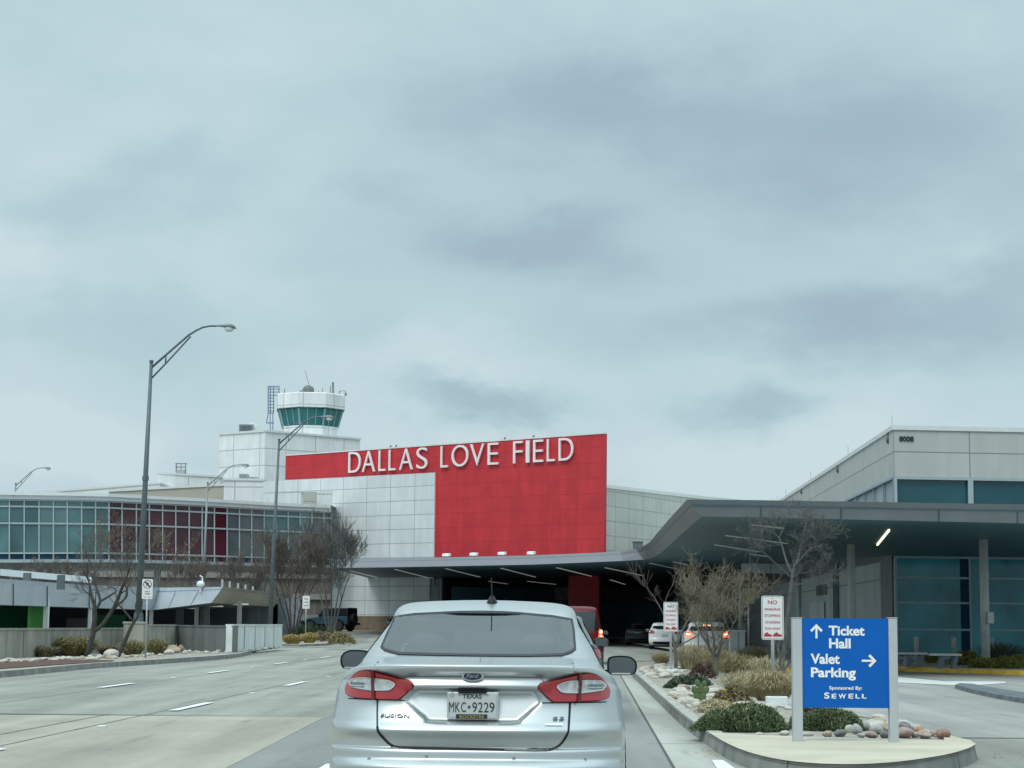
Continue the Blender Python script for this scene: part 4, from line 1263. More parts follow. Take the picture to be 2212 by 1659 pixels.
for k, u in enumerate((480, 496, 514, 530, 546)):
    a = P(u, 1272 + k * 3, 119 + 4.5 * k); b = MB(); b.box(a.x - .06, a.x + .06, a.y - .06, a.y + .06, a.z - .3, a.z + .55); b.build('roof_post', M['galv'], gt)
for u in (57, 130):
    a = P(u, 1253 + u * .06, 103); b = MB(); b.box(a.x - .18, a.x + .18, a.y, a.y + .3, a.z - .3, a.z + .45); b.build('roof_vent', M['steel_dark'], gt)
b = MB(); a, c = P(0, 1243, 108), P(175, 1257, 120)
b.obox(a, c - a, (0, 3, 0), (0, 0, .35)); b.build('roof_kerb', M['white'], gt)
fl = thing('dome_lamp', 'white dome shaped lamp on a short bracket above the garage roof tip', 'lamp', P(433, 1269, 117))
p = P(433, 1262, 117); b = MB(); b.ball(p, .22, 12, (1.15, 1, .95)); b.build('dome', M['white'], fl, smooth=True)
b = MB(); b.tube([p + Vector((.12, 0, .1)), p + Vector((.1, 0, .42)), p + Vector((-.05, 0, .5))], .045, 6); b.tube([p, p + Vector((0, 0, -.45))], .05, 6); b.build('bracket', M['white'], fl)
b = MB(); b.ball(p + Vector((-.22, -.02, .08)), .11, 8); b.build('lens', M['under'], fl)

# ------------------------------------------------------------------ concrete walls along the left bed
def cwall(name, label, a, c, z0, z1, th_, m_, joints=0):
    t = thing(name, label, 'wall', ((a[0] + c[0]) / 2, (a[1] + c[1]) / 2, 0))
    a, c = Vector((a[0], a[1], 0)), Vector((c[0], c[1], 0)); d = (c - a).normalized(); n_ = Vector((d.y, -d.x, 0))
    b = MB(); b.obox(a + Vector((0, 0, z0)), c - a, -n_ * th_, (0, 0, z1 - z0 - .06)); b.build('panel', m_, t)
    b = MB(); b.obox(a + Vector((0, 0, z1 - .06)) + n_ * .03, c - a, -n_ * (th_ + .06), (0, 0, .06)); b.build('coping', m_, t)
    if joints:
        b = MB(); Ln = (c - a).length
        for k in range(1, joints):
            b.obox(a + d * Ln * k / joints + n_ * .012 + Vector((0, 0, z0)), d * (.12 if m_ is M['barrier_white'] else .05), -n_ * .01, (0, 0, z1 - z0 - .08))
        b.build('joint', M['barrier_dark'], t)
    return t
cwall('concrete_wall', 'long stained beige concrete wall behind the left planting bed', (-17.4, 38), (-14.95, 78.3), .1, 1.08, .25, M['barrier'], 6)
cwall('concrete_wall', 'short beige concrete wall right of the lamp pillar', (-14.25, 75.6), (-14.0, 84), .1, 1.22, .25, M['barrier'])
p5, p6, p7 = P(381, 1400, 84), P(501, 1400, 79.5), P(609, 1390, 99)
cwall('concrete_wall', 'dark grey concrete wall with a reddish bush in front', (p5.x, p5.y), (p6.x, p6.y), .1, 1.2, .25, M['barrier_dark'])
cwall('concrete_wall', 'pale grey concrete wall of tall slabs beside the road', (p6.x, p6.y), (p7.x, p7.y), .1, 1.25, .25, M['barrier_white'], 5)
pp = P(291, 1370, 74.8)
pil = thing('lamp_pillar', 'square concrete pillar carrying the tall front street lamp', 'pillar', (pp.x, pp.y, 0))
b = MB(); b.box(pp.x - .37, pp.x + .37, pp.y - .3, pp.y + .4, 0, 1.24); b.build('shaft', M['barrier'], pil, bevel=.015)
b = MB(); b.box(pp.x - .40, pp.x + .40, pp.y - .33, pp.y + .43, 1.24, 1.32); b.build('cap', M['barrier'], pil, bevel=.015)

# ------------------------------------------------------------------ street lamps
def make_lamp(label, hgt, material, head_m):
    r = thing('street_lamp', label, 'street lamp', (0, 0, 0), 0, 'cobra head street lamps along the road')
    b = MB(); b.tube([(0, 0, 0), (0, 0, hgt * .5), (0, 0, hgt)], [.135, .10, .062], 14); b.build('pole', material, r, smooth=True)
    b = MB(); b.tube([(0, 0, hgt - .02), (0, 0, hgt + .06)], [.085, .08], 12); b.build('pole_cap', material, r)
    b = MB(); b.tube([(0, 0, 0), (0, 0, .35)], [.2, .16], 14); b.build('base_collar', material, r)
    b = MB(); b.tube([(0, 0, hgt * .54), (0, 0, hgt * .54 + .16)], .125, 12); b.build('collar', material, r)
    b = MB()
    b.tube([(.04, 0, hgt - .2), (.54, 0, hgt + .28), (1.35, 0, hgt + 1.05), (1.64, 0, hgt + 1.25), (1.89, 0, hgt + 1.38), (2.15, 0, hgt + 1.44), (2.42, 0, hgt + 1.45)], [.045, .045, .042, .04, .038, .036, .036], 8)
    b.tube([(-.02, 0, hgt - .7), (.54, 0, hgt - .06), (1.45, 0, hgt + 1.02)], .034, 8)
    b.tube([(.54, 0, hgt + .28), (.54, 0, hgt - .04)], .03, 6)
    b.build('arm', material, r, smooth=True)
    b = MB(); prof = [(2.34, .05, 1.46), (2.55, .10, 1.455), (2.8, .17, 1.45), (3.0, .18, 1.44), (3.12, .13, 1.40), (3.17, .03, 1.37)]
    vs, fs = [], []
    for (x, rr, zc) in prof:
        for k in range(12):
            t = 2 * math.pi * k / 12
            vs.append((x, rr * math.cos(t), hgt + zc + rr * (.62 if math.sin(t) > 0 else .35) * math.sin(t)))
    for i in range(5):
        for k in range(12): fs.append((i * 12 + k, i * 12 + (k + 1) % 12, (i + 1) * 12 + (k + 1) % 12, (i + 1) * 12 + k))
    b.add(vs, fs); b.build('lamp_head', head_m, r, smooth=True)
    b = MB(); b.ball((2.90, 0, hgt + 1.36), .17, 12, (1.1, .85, .8)); b.build('lamp_lens', M['lamp_lens'], r, smooth=True)
    return r
p0, p1 = P(298, 1343, 75), P(326.6, 781, 75)
l1 = make_lamp('tallest street lamp in front, standing on the concrete pillar', p1.z - 1.31, M['steel_dark'], M['steel'])
l1.location = (p0.x, p0.y + .05, 1.31)
l1.rotation_euler = (0, math.atan2(p1.x - p0.x, p1.z - p0.z), 0)
def lamp_at(label, u, vtop, Y, z0, lean=0.0):
    p = P(u, vtop, Y)
    hh = p.z - z0
    r = make_lamp(label, hh, M['steel_dark'] if Y < 140 else M['steel'], M['steel'])
    r.rotation_euler = (0, math.radians(lean), 0)
    r.location = (p.x - hh * math.sin(math.radians(lean)), Y, z0)
    return r
lamp_at('second street lamp, its arm crossing the control tower cab', 603, 950, 116.5, .3, 1.6)
lamp_at('third street lamp, in front of the right end of the maroon glazing', 448.6, 1043, 153, .5, 1.0)
lamp_at('farthest street lamp, only its arm showing above the bridge roof at left', 34, 1044, 182, .5, 0.5)
# ------------------------------------------------------------------ cars
M['silver'] = mat('silver_paint', (0.54, 0.57, 0.57), 0.34, 0.82, var=0.03, scale=2, spec=0.5, coat=0.3)
def glass_mat():
    mt = bpy.data.materials.new('car_glass'); mt.use_nodes = True
    t = mt.node_tree; t.nodes.clear()
    o = t.nodes.new('ShaderNodeOutputMaterial'); mx = t.nodes.new('ShaderNodeMixShader')
    tr = t.nodes.new('ShaderNodeBsdfTransparent'); tr.inputs[0].default_value = (.40, .46, .47, 1)
    gl = t.nodes.new('ShaderNodeBsdfGlossy'); gl.inputs['Roughness'].default_value = .03; gl.inputs[0].default_value = (.92, .96, .97, 1)
    fr = t.nodes.new('ShaderNodeFresnel'); fr.inputs[0].default_value = 1.62
    ad = t.nodes.new('ShaderNodeMath'); ad.operation = 'ADD'; ad.inputs[1].default_value = .06
    t.links.new(fr.outputs[0], ad.inputs[0]); t.links.new(ad.outputs[0], mx.inputs[0])
    t.links.new(tr.outputs[0], mx.inputs[1]); t.links.new(gl.outputs[0], mx.inputs[2]); t.links.new(mx.outputs[0], o.inputs[0])
    return mt
M['car_glass'] = glass_mat()
M['tint'] = mat('car_glass_tint', (0.055, 0.075, 0.085), 0.04, 0.25, var=0.10, scale=1.2, spec=1.0)
M['tint_dark'] = mat('car_glass_dark', (0.012, 0.018, 0.022), 0.05, 0.0, var=0.1, spec=0.6)
M['rubber'] = mat('tyre_rubber', (0.018, 0.018, 0.018), 0.8)
M['black_trim'] = mat('black_trim', (0.010, 0.011, 0.016), 0.4, spec=.25)
M['gap'] = mat('shut_line', (0.006, 0.007, 0.008), 0.8)
M['rim'] = mat('alloy_rim', (0.45, 0.46, 0.47), 0.3, 0.8)
M['lamp_red'] = mat('tail_red', (0.36, 0.010, 0.018), 0.14, var=0.10, scale=9, spec=0.7, coat=0.6)
M['lamp_red_dark'] = mat('tail_red_dark', (0.085, 0.004, 0.010), 0.2, coat=0.5)
M['lamp_clear'] = mat('tail_clear', (0.46, 0.49, 0.49), 0.16, 0.35, var=0.35, scale=26, spec=0.8, coat=0.5)
M['lamp_on'] = mat('brake_light_on', (0.6, 0.03, 0.02), 0.3, emit=(1.0, 0.10, 0.04, 3.0))
M['lamp_hot'] = mat('brake_light_core', (0.9, 0.5, 0.3), 0.3, emit=(1.0, 0.55, 0.28, 4.5))
M['chrome'] = mat('chrome', (0.72, 0.74, 0.75), 0.12, 0.95, var=0.02)
M['plate'] = mat('licence_plate', (0.50, 0.53, 0.53), 0.4, var=0.03)
M['plate_ink'] = mat('plate_ink', (0.012, 0.016, 0.022), 0.5)
M['plate_frame'] = mat('plate_frame', (0.60, 0.62, 0.63), 0.3, 0.6)
M['gold'] = mat('plate_gold', (0.50, 0.38, 0.12), 0.5)
M['navy'] = mat('emblem_blue', (0.004, 0.010, 0.045), 0.25, coat=0.5)
M['undercar'] = mat('underbody', (0.012, 0.012, 0.012), 0.9)

def pchip(xk, yk, x):
    xk, yk = np.asarray(xk, float), np.asarray(yk, float)
    h = np.diff(xk); d = np.diff(yk) / h
    mk = np.zeros_like(yk); mk[0], mk[-1] = d[0], d[-1]
    for i in range(1, len(xk) - 1):
        if d[i - 1] * d[i] <= 0: mk[i] = 0
        else:
            w1, w2 = 2 * h[i] + h[i - 1], h[i] + 2 * h[i - 1]
            mk[i] = (w1 + w2) / (w1 / d[i - 1] + w2 / d[i])
    idx = np.clip(np.searchsorted(xk, x, side='right') - 1, 0, len(xk) - 2)
    t = (x - xk[idx]) / h[idx]
    return ((1 + 2 * t) * (1 - t) ** 2 * yk[idx] + t * (1 - t) ** 2 * h[idx] * mk[idx] + t * t * (3 - 2 * t) * yk[idx + 1] + t * t * (t - 1) * h[idx] * mk[idx + 1])

def body_loft(keys, nrear=121, nside=22, nfront=41, step=0.02):
    """keys: rows bottom to top of (zr, yr, w, zs, zf, yf, nr, Lr, nf, Lf). Every ring is a plan outline: rounded tail, straight side, rounded nose."""
    K = np.array(keys, float)
    # arc length through the rear profile and the flanks decides how the rings are spread
    seg = np.sqrt(np.diff(K[:, 0]) ** 2 + np.diff(K[:, 1]) ** 2 + 0.3 * np.diff(K[:, 2]) ** 2) + 1e-4
    s = np.concatenate([[0], np.cumsum(seg)])
    ss = [0.0]
    for i in range(len(seg)):
        n = max(2, int(math.ceil(seg[i] / step)))
        ss += list(s[i] + seg[i] * np.arange(1, n + 1) / n)
    ss = np.array(ss)
    C = np.stack([pchip(s, K[:, j], ss) for j in range(K.shape[1])], 1)
    rings = []
    for (zr, yr, w, zs, zf, yf, nr, Lr, nf, Lf) in C:
        def arc(n, cnt, L_):
            t = np.linspace(-math.pi / 2, math.pi / 2, 721)
            x = np.sign(np.sin(t)) * np.abs(np.sin(t)) ** (2 / n) * w
            y = np.abs(np.cos(t)) ** (2 / n) * L_
            dl = np.concatenate([[0], np.cumsum(np.hypot(np.diff(x), np.diff(y)))])
            q = np.linspace(0, dl[-1], cnt)
            return np.interp(q, dl, x), np.interp(q, dl, y)
        xr, yo = arc(nr, nrear, Lr)                   # from -w round the tail to +w
        yrr = (yr + Lr) - yo
        xf, yo2 = arc(nf, nfront, Lf)
        xf, yo2 = xf[::-1], yo2[::-1]                 # from +w round the nose to -w
        yff = (yf - Lf) + yo2
        ys_ = np.linspace(yr + Lr, yf - Lf, nside + 2)[1:-1]
        X = np.concatenate([xr, np.full(nside, w), xf, np.full(nside, -w)])
        Y = np.concatenate([yrr, ys_, yff, ys_[::-1]])
        a, c = yr + Lr, yf - Lf
        def zof(y):
            tr = np.clip((y - yr) / max(Lr, .01), 0, 1); tr = tr * tr * (3 - 2 * tr)
            tf = np.clip((yf - y) / max(Lf * 1.6, .01), 0, 1); tf = tf * tf * (3 - 2 * tf)
            return np.where(y < (a + c) / 2, zr + (zs - zr) * tr, zf + (zs - zf) * tf)
        rings.append(np.stack([X, Y, zof(Y)], 1))
    return np.array(rings), C

def loft_mesh(rings, cap=True):
    R, N, _ = rings.shape
    vs = rings.reshape(-1, 3).tolist()
    fs = [(i * N + k, i * N + (k + 1) % N, (i + 1) * N + (k + 1) % N, (i + 1) * N + k) for i in range(R - 1) for k in range(N)]
    if cap:
        c = rings[-1].mean(0); c[2] = rings[-1][:, 2].max() + .002
        vs.append(c.tolist()); ci = len(vs) - 1
        fs += [((R - 1) * N + k, (R - 1) * N + (k + 1) % N, ci) for k in range(N)]
    return vs, fs

def bvh_of(vs, fs):
    return BVHTree.FromPolygons([Vector(v) for v in vs], fs)

def project(poly, bvh, axis, off, cell=0.03, thick=0.0, bulge=0.0):
    """lay a flat outline onto the body. axis 'y': outline is (x, z) seen from behind; '-y' from the front; 'x'/'-x': (y, z) seen from a side"""
    bm = bmesh.new()
    vs = [bm.verts.new((p[0], p[1], 0)) for p in poly]
    bm.faces.new(vs)
    xs = [p[0] for p in poly]; ys = [p[1] for p in poly]
    for (lo, hi, no) in ((min(xs), max(xs), (1, 0, 0)), (min(ys), max(ys), (0, 1, 0))):
        k = lo + cell
        while k < hi:
            bmesh.ops.bisect_plane(bm, geom=bm.verts[:] + bm.edges[:] + bm.faces[:], plane_co=(k * no[0], k * no[1], 0), plane_no=no)
            k += cell
    bm.verts.index_update()
    fs = [tuple(v.index for v in f.verts) for f in bm.faces]
    flat_ = [(v.co.x, v.co.y) for v in bm.verts]
    bm.free()
    cx_, cy_ = sum(xs) / len(xs), sum(ys) / len(ys)
    outv = []
    prev = None
    for (a, c) in flat_:
        if axis == 'y': o, d = Vector((a, -5, c)), Vector((0, 1, 0))
        elif axis == '-y': o, d = Vector((a, 12, c)), Vector((0, -1, 0))
        elif axis == 'x': o, d = Vector((5, a, c)), Vector((-1, 0, 0))
        else: o, d = Vector((-5, a, c)), Vector((1, 0, 0))
        h = bvh.ray_cast(o, d, 14)
        if h[0] is None:
            h = bvh.find_nearest(o + d * 5.0)
            p = h[0]; nrm = h[1]
        else: p, nrm = h[0], h[1]
        if nrm.dot(d) > 0: nrm = -nrm
        outv.append(p + nrm * off * (1.0) + (-d) * off * .3)
    # orient outwards
    r = MB()
    f2 = []
    for f_ in fs:
        a, b_, c = outv[f_[0]], outv[f_[1]], outv[f_[2]]
        if (b_ - a).cross(c - a).dot(d) > 0: f_ = tuple(reversed(f_))
        f2.append(f_)
    r.add(outv, f2)
    return r

def ribbon(line, width, closed=False):
    """outline polygons (one per segment) for a thin line of given width"""
    out_ = []
    n = len(line)
    for i in range(n if closed else n - 1):
        a, c = Vector(line[i]).to_2d(), Vector(line[(i + 1) % n]).to_2d()
        d = (c - a)
        if d.length < 1e-6: continue
        d.normalize(); nn = Vector((-d.y, d.x)) * width / 2; e_ = d * width * .35
        out_.append([tuple(a - e_ - nn), tuple(c + e_ - nn), tuple(c + e_ + nn), tuple(a - e_ + nn)])
    return out_
def project_line(line, width, bvh, axis, off, closed=False, cell=.05):
    mb = MB()
    for pl_ in ribbon(line, width, closed):
        g_ = project(pl_, bvh, axis, off, cell)
        mb.add(g_.v, g_.f)
    return mb
def arcpts(pts, n=5):
    return [(p.x, p.y) for p in smooth_pts([(a, c, 0) for a, c in pts], n)]
def mirror(pts):
    return [(-a, c) for a, c in reversed(pts)]

def add_wheel(root, x, y, z, r, wdt, rim_m, hi=False):
    s_ = 1 if x > 0 else -1
    w = bpy.data.objects.new('wheel', None); COL.objects.link(w)
    w.parent = root
    b = MB(); b.lathe((x, y, z), [(r * .64, s_ * -wdt * .5), (r * .93, s_ * -wdt * .5), (r, s_ * -wdt * .3), (r, s_ * wdt * .3), (r * .93, s_ * wdt * .5), (r * .64, s_ * wdt * .5)], 28 if hi else 18, ax='x')
    b.build('tyre', M['rubber'], w, smooth=True)
    b = MB(); b.lathe((x, y, z), [(r * .64, s_ * wdt * .45), (r * .6, s_ * wdt * .30), (r * .56, s_ * wdt * .2), (0, s_ * wdt * .2)], 28 if hi else 18, ax='x')
    for k in range(5 if hi else 5):
        t = 2 * math.pi * k / 5
        b.bar((x + s_ * wdt * .34, y, z), (x + s_ * wdt * .38, y + math.cos(t) * r * .6, z + math.sin(t) * r * .6), .07, .04)
    b.lathe((x, y, z), [(.07, s_ * wdt * .3), (.06, s_ * wdt * .42), (0, s_ * wdt * .42)], 12, ax='x')
    b.build('rim', rim_m, w)
    return w

def cut_arches(vs, fs, arches):
    V = np.array(vs)
    keep = []
    for f_ in fs:
        c = V[list(f_)].mean(0)
        bad = False
        for (y, z, r) in arches:
            if abs(c[0]) > .45 and (c[1] - y) ** 2 + (c[2] - z) ** 2 < r * r: bad = True
        if not bad: keep.append(f_)
    return keep
def arch_parts(root, arches, xo, x_in, paint):
    for s_ in (-1, 1):
        for (y, z, r) in arches:
            b = MB(); n = 20
            for k in range(n):
                t0, t1 = math.pi * (-.08 + 1.16 * k / n), math.pi * (-.08 + 1.16 * (k + 1) / n)
                a, c = (y + r * math.cos(t0), z + r * math.sin(t0)), (y + r * math.cos(t1), z + r * math.sin(t1))
                b.add([(s_ * xo, a[0], a[1]), (s_ * xo, c[0], c[1]), (s_ * x_in, c[0], c[1]), (s_ * x_in, a[0], a[1])], [(0, 1, 2, 3)])
            b.add([(s_ * x_in, y - r, .16), (s_ * x_in, y + r, .16), (s_ * x_in, y + r, z + r), (s_ * x_in, y - r, z + r)], [(0, 1, 2, 3)])
            b.build('wheel_well', M['undercar'], root)

SEDAN = [
    # zr    yr    w     zs    zf    yf    nr   Lr   nf   Lf
    (0.20, 0.16, 0.790, 0.17, 0.20, 4.70, 4.0, .80, 3.0, .7),
    (0.36, 0.03, 0.877, 0.30, 0.32, 4.83, 3.6, .85, 2.8, .8),
    (0.445, 0.008, 0.895, 0.38, 0.40, 4.86, 3.4, .90, 2.7, .9),
    (0.478, 0.000, 0.899, 0.42, 0.43, 4.86, 3.4, .90, 2.7, .9),
    (0.512, 0.030, 0.902, 0.47, 0.45, 4.87, 3.4, .90, 2.7, .9),
    (0.528, 0.052, 0.902, 0.49, 0.47, 4.87, 3.4, .90, 2.7, .9),
    (0.572, 0.058, 0.903, 0.54, 0.50, 4.87, 3.4, .90, 2.7, .9),
    (0.583, 0.068, 0.903, 0.555, 0.51, 4.87, 3.4, .90, 2.7, .9),
    (0.590, 0.106, 0.903, 0.565, 0.52, 4.87, 3.4, .90, 2.7, .9),
    (0.640, 0.098, 0.904, 0.62, 0.56, 4.87, 3.3, .90, 2.7, .9),
    (0.688, 0.080, 0.904, 0.68, 0.60, 4.86, 3.3, .90, 2.7, .9),
    (0.700, 0.086, 0.903, 0.70, 0.61, 4.86, 3.3, .90, 2.7, .9),
    (0.740, 0.118, 0.897, 0.73, 0.63, 4.85, 3.3, .90, 2.7, .95),
    (0.860, 0.170, 0.889, 0.83, 0.70, 4.78, 3.2, .92, 2.6, 1.0),
    (0.930, 0.172, 0.882, 0.885, 0.74, 4.66, 3.1, .95, 2.5, 1.1),
    (0.985, 0.160, 0.862, 0.925, 0.77, 4.50, 3.0, .95, 2.5, 1.1),
    (1.000, 0.150, 0.857, 0.935, 0.78, 4.44, 3.0, .95, 2.5, 1.1),
    (1.050, 0.112, 0.838, 0.965, 0.80, 4.30, 2.9, .95, 2.5, 1.1),
    (1.062, 0.112, 0.832, 0.970, 0.81, 4.24, 2.9, .95, 2.5, 1.1),
    (1.068, 0.128, 0.826, 0.975, 0.82, 4.18, 2.9, .95, 2.5, 1.1),
    (1.077, 0.260, 0.808, 0.985, 0.86, 3.95, 2.9, .95, 2.5, 1.1),
    (1.092, 0.520, 0.788, 1.000, 0.92, 3.60, 3.2, .90, 2.6, .9),
    (1.106, 0.690, 0.770, 1.020, 0.96, 3.42, 3.6, .80, 2.8, .7),
    (1.118, 0.760, 0.758, 1.045, 0.985, 3.36, 4.0, .75, 3.0, .6),
    (1.180, 0.990, 0.722, 1.125, 1.08, 3.16, 4.2, .70, 3.2, .5),
    (1.270, 1.280, 0.672, 1.225, 1.20, 2.88, 4.2, .70, 3.4, .5),
    (1.355, 1.560, 0.628, 1.320, 1.315, 2.58, 4.2, .60, 3.4, .4),
    (1.388, 1.650, 0.618, 1.362, 1.360, 2.48, 4.0, .50, 3.4, .4),
    (1.424, 1.800, 0.598, 1.405, 1.400, 2.42, 3.8, .40, 3.2, .3),
    (1.447, 1.920, 0.545, 1.436, 1.428, 2.38, 3.6, .30, 3.0, .2),
    (1.460, 2.020, 0.430, 1.453, 1.447, 2.33, 3.0, .16, 2.6, .12),
    (1.468, 2.120, 0.210, 1.465, 1.460, 2.25, 2.4, .06, 2.2, .05),
]
UC, ZC = 1050.0, 1.488
def C(cx_, cy_):   # crop of the rear view -> metres on the car's rear
    return ((cx_ - UC) * .000849, ZC - .000849 * cy_)

def inside_poly_dist(px, pz, poly):
    """signed distance to a convex-ish polygon edge: >0 inside"""
    d = 1e9; ins = False
    n = len(poly)
    for i in range(n):
        x1, z1 = poly[i]; x2, z2 = poly[(i + 1) % n]
        if (z1 > pz) != (z2 > pz) and px < (x2 - x1) * (pz - z1) / (z2 - z1) + x1: ins = not ins
        ex, ez = x2 - x1, z2 - z1
        t = max(0, min(1, ((px - x1) * ex + (pz - z1) * ez) / (ex * ex + ez * ez)))
        d = min(d, math.hypot(px - x1 - t * ex, pz - z1 - t * ez))
    return d if ins else -d

def silver_sedan():
    root = thing('silver_sedan', 'silver sedan seen from behind, stopped straight ahead in the lane', 'car')
    rings, Cc = body_loft(SEDAN, nrear=261, nside=24, nfront=45, step=0.011)
    # plate recess pressed into the boot lid
    rec = [C(640, 664), C(668, 656), C(1430, 656), C(1462, 664), C(1508, 745), C(1452, 800), C(1372, 868), C(1300, 893), C(760, 890), C(700, 862), C(620, 800), C(558, 742)]
    rec = arcpts(rec + rec[:1], 4)[:-1]
    X, Y, Z = rings[..., 0], rings[..., 1], rings[..., 2]
    R_, N_ = X.shape
    for i in range(R_):
        if not (0.70 < Cc[i][0] < 0.96): continue
        for k in range(261):
            x, z = X[i, k], Z[i, k]
            if abs(x) < .45 and .70 < z < .96:
                d = inside_poly_dist(x, z, rec)
                t = sm(-0.003, 0.016, d)
                if t > 0:
                    # floor of the pressing is nearly upright
                    Y[i, k] += t * ((0.168 + (z - 0.73) * .33) - (Y[i, k]))
    for i in range(R_):
        zr_ = Cc[i][0]
        if not (.915 < zr_ < 1.0): continue
        tri = (1 - sm(.940, .995, zr_)) * sm(.921, .932, zr_)
        for k in range(261):
            x = abs(X[i, k])
            if x < .46: Y[i, k] -= .032 * tri * (1 - sm(.385, .445, x))
    # raised lip wings: the deck edge sits lower towards the middle sides
    vs, fs = loft_mesh(rings)
    full = bvh_of(vs, fs)
    arches = [(1.10, .33, .365), (3.95, .33, .365)]
    keep = cut_arches(vs, fs, arches)
    b = MB(); b.box(-.78, .78, .25, 4.7, .17, .21); b.build('underbody', M['undercar'], root)
    arch_parts(root, arches, .88, .62, None)
    for y in (1.10, 3.95):
        for s_ in (-1, 1): add_wheel(root, s_ * .80, y, .33, .33, .22, M['rim'], True)
    # ---- rear window
    def Cg(u, v, yy):   # a point of the photograph laid at the car's own depth yy
        Yw = 11.6 + yy
        return ((u - (1036.5 + 9.0 * yy)) * Yw / FOC, 1.3 + (1350 - v) * Yw / FOC)
    gl = []
    def cr4(x, y): return (708.5 + .3125 * x, 1278.8 + .3125 * y)
    for (x, y, yy) in [(470, 180, 1.52), (620, 160, 1.58), (820, 150, 1.61), (1090, 147, 1.62), (1360, 151, 1.61), (1560, 167, 1.58), (1700, 189, 1.52), (1716, 260, 1.30), (1728, 388, .93),
                       (1700, 408, .86), (1640, 428, .80), (1400, 434, .77), (1090, 434, .76), (780, 432, .77), (520, 428, .80), (420, 405, .86), (392, 385, .93), (430, 290, 1.25)]:
        gl.append(Cg(*cr4(x, y), yy))
    g_ = project(gl, full, 'y', .004, .04)
    gw = g_.build('rear_window', M['car_glass'], root, smooth=True)
    pj = project_line([gl[i] for i in range(len(gl))], .014, full, 'y', .005, True); pj.build('window_seal', M['black_trim'], gw)
    sp = [Cg(*cr4(815, 149), 1.6), Cg(*cr4(950, 143), 1.64), Cg(*cr4(1090, 141), 1.65), Cg(*cr4(1230, 143), 1.64), Cg(*cr4(1362, 150), 1.6), Cg(*cr4(1240, 158), 1.6), Cg(*cr4(1090, 159), 1.6), Cg(*cr4(930, 158), 1.6)]
    project(sp, full, 'y', .012, .05).build('high_brake_light', M['black_trim'], root, smooth=True)
    b = MB(); p = full.ray_cast(Vector((0.02, -5, Cg(*cr4(1090, 320), 1.1)[1])), Vector((0, 1, 0)))[0]
    # rear side glass seen from the flanks
    side = [(1.35, 1.02), (3.15, 1.00), (2.62, 1.30), (2.45, 1.345), (1.95, 1.35), (1.72, 1.30), (1.18, 1.09)]
    for ax in ('x', '-x'):
        project(side, full, ax, .005, .12).build('side_window', M['car_glass'], root, smooth=True)
        project_line([(1.30, .40), (1.40, .62), (1.38, 1.0)], .012, full, ax, .003).build('door_gap', M['gap'], root)
        project_line([(2.30, .32), (2.32, 1.0)], .012, full, ax, .003).build('door_gap', M['gap'], root)
    wsp = [(-.62, 1.02), (.62, 1.02), (.52, 1.33), (-.52, 1.33)]
    project(wsp, full, '-y', .005, .1).build('windscreen', M['car_glass'], root, smooth=True)
    # the body shell is open behind its glass
    V = np.array(vs); shell = []
    for f_ in keep:
        c_ = V[list(f_)].mean(0)
        if c_[2] > 1.0:
            if c_[1] < 1.9 and inside_poly_dist(c_[0], c_[2], gl) > .004: continue
            if c_[1] > 2.2 and inside_poly_dist(c_[0], c_[2], wsp) > .004 and abs(c_[0]) < .64: continue
            if abs(c_[0]) > .5 and inside_poly_dist(c_[1], c_[2], side) > .004: continue
        shell.append(f_)
    b = MB(); b.add(vs, shell); b.build('body', M['silver'], root, smooth=True)
    cl = mat('cabin_cloth', (.15, .16, .17), .9, var=.1)
    b = MB(); b.box(-.66, .66, .80, 1.42, 1.02, 1.06); b.build('parcel_shelf', cl, root)
    b = MB(); b.prism([(-.64, 1.40, .55), (-.64, 1.55, .55), (-.64, 1.50, 1.10), (-.64, 1.36, 1.10)], (1.28, 0, 0)); b.box(-.64, .64, 1.5, 2.0, .3, .55); b.build('rear_seat', cl, root, bevel=.03)
    b = MB(); b.box(-.70, .70, .8, 3.4, .25, .30); b.box(-.74, .74, 3.0, 3.4, .3, .98); b.build('dashboard', cl, root)
    for x_ in (-.36, .36):
        b = MB(); b.ball((x_, 1.44, 1.165), .11, 12, (1.2, .5, .75)); b.build('headrest', cl, root, smooth=True)
        b = MB(); b.prism([(x_ - .24, 2.35, .5), (x_ - .24, 2.5, .5), (x_ - .20, 2.38, 1.12), (x_ - .20, 2.27, 1.12)], (.46, 0, 0)); b.build('front_seat', cl, root, bevel=.04)
        b = MB(); b.ball((x_, 2.33, 1.22), .12, 12, (1.15, .5, .85)); b.build('headrest', cl, root, smooth=True)
    b = MB(); b.box(-.10, .10, 2.72, 2.74, 1.25, 1.31); b.build('rear_view_mirror', M['black_trim'], root)
    for s_ in (-1, 1):
        hl = [(s_ * .48, .68), (s_ * .60, .66), (s_ * .80, .70), (s_ * .78, .74), (s_ * .55, .735)]
        project(hl, full, '-y', .008, .06).build('headlight', M['lamp_clear'], root, smooth=True)
    project([(-.38, .50), (.38, .50), (.46, .60), (.36, .66), (-.36, .66), (-.46, .60)], full, '-y', .008, .08).build('grille', M['black_trim'], root)
    # ---- tail lights: red lens with a clear eye in it
    red = arcpts([C(128, 690), C(130, 662), C(150, 628), C(185, 585), C(235, 553), C(300, 543), C(390, 556), C(490, 580), C(570, 604), C(606, 618), C(622, 640), C(600, 668), C(560, 706), C(520, 738)], 3) + \
        [C(450, 738), C(360, 737), C(260, 735), C(200, 733), C(155, 722), C(134, 710)]
    eye = arcpts([C(165, 640), C(205, 602), C(260, 588), C(340, 588), C(430, 598), C(484, 622), C(496, 638), C(470, 668), C(440, 676)], 3) + [C(340, 680), C(250, 672), C(190, 664)]
    def mirC(pts, dx=0.006, dz=-.006): return [(-a + dx, c + dz) for a, c in reversed(pts)]
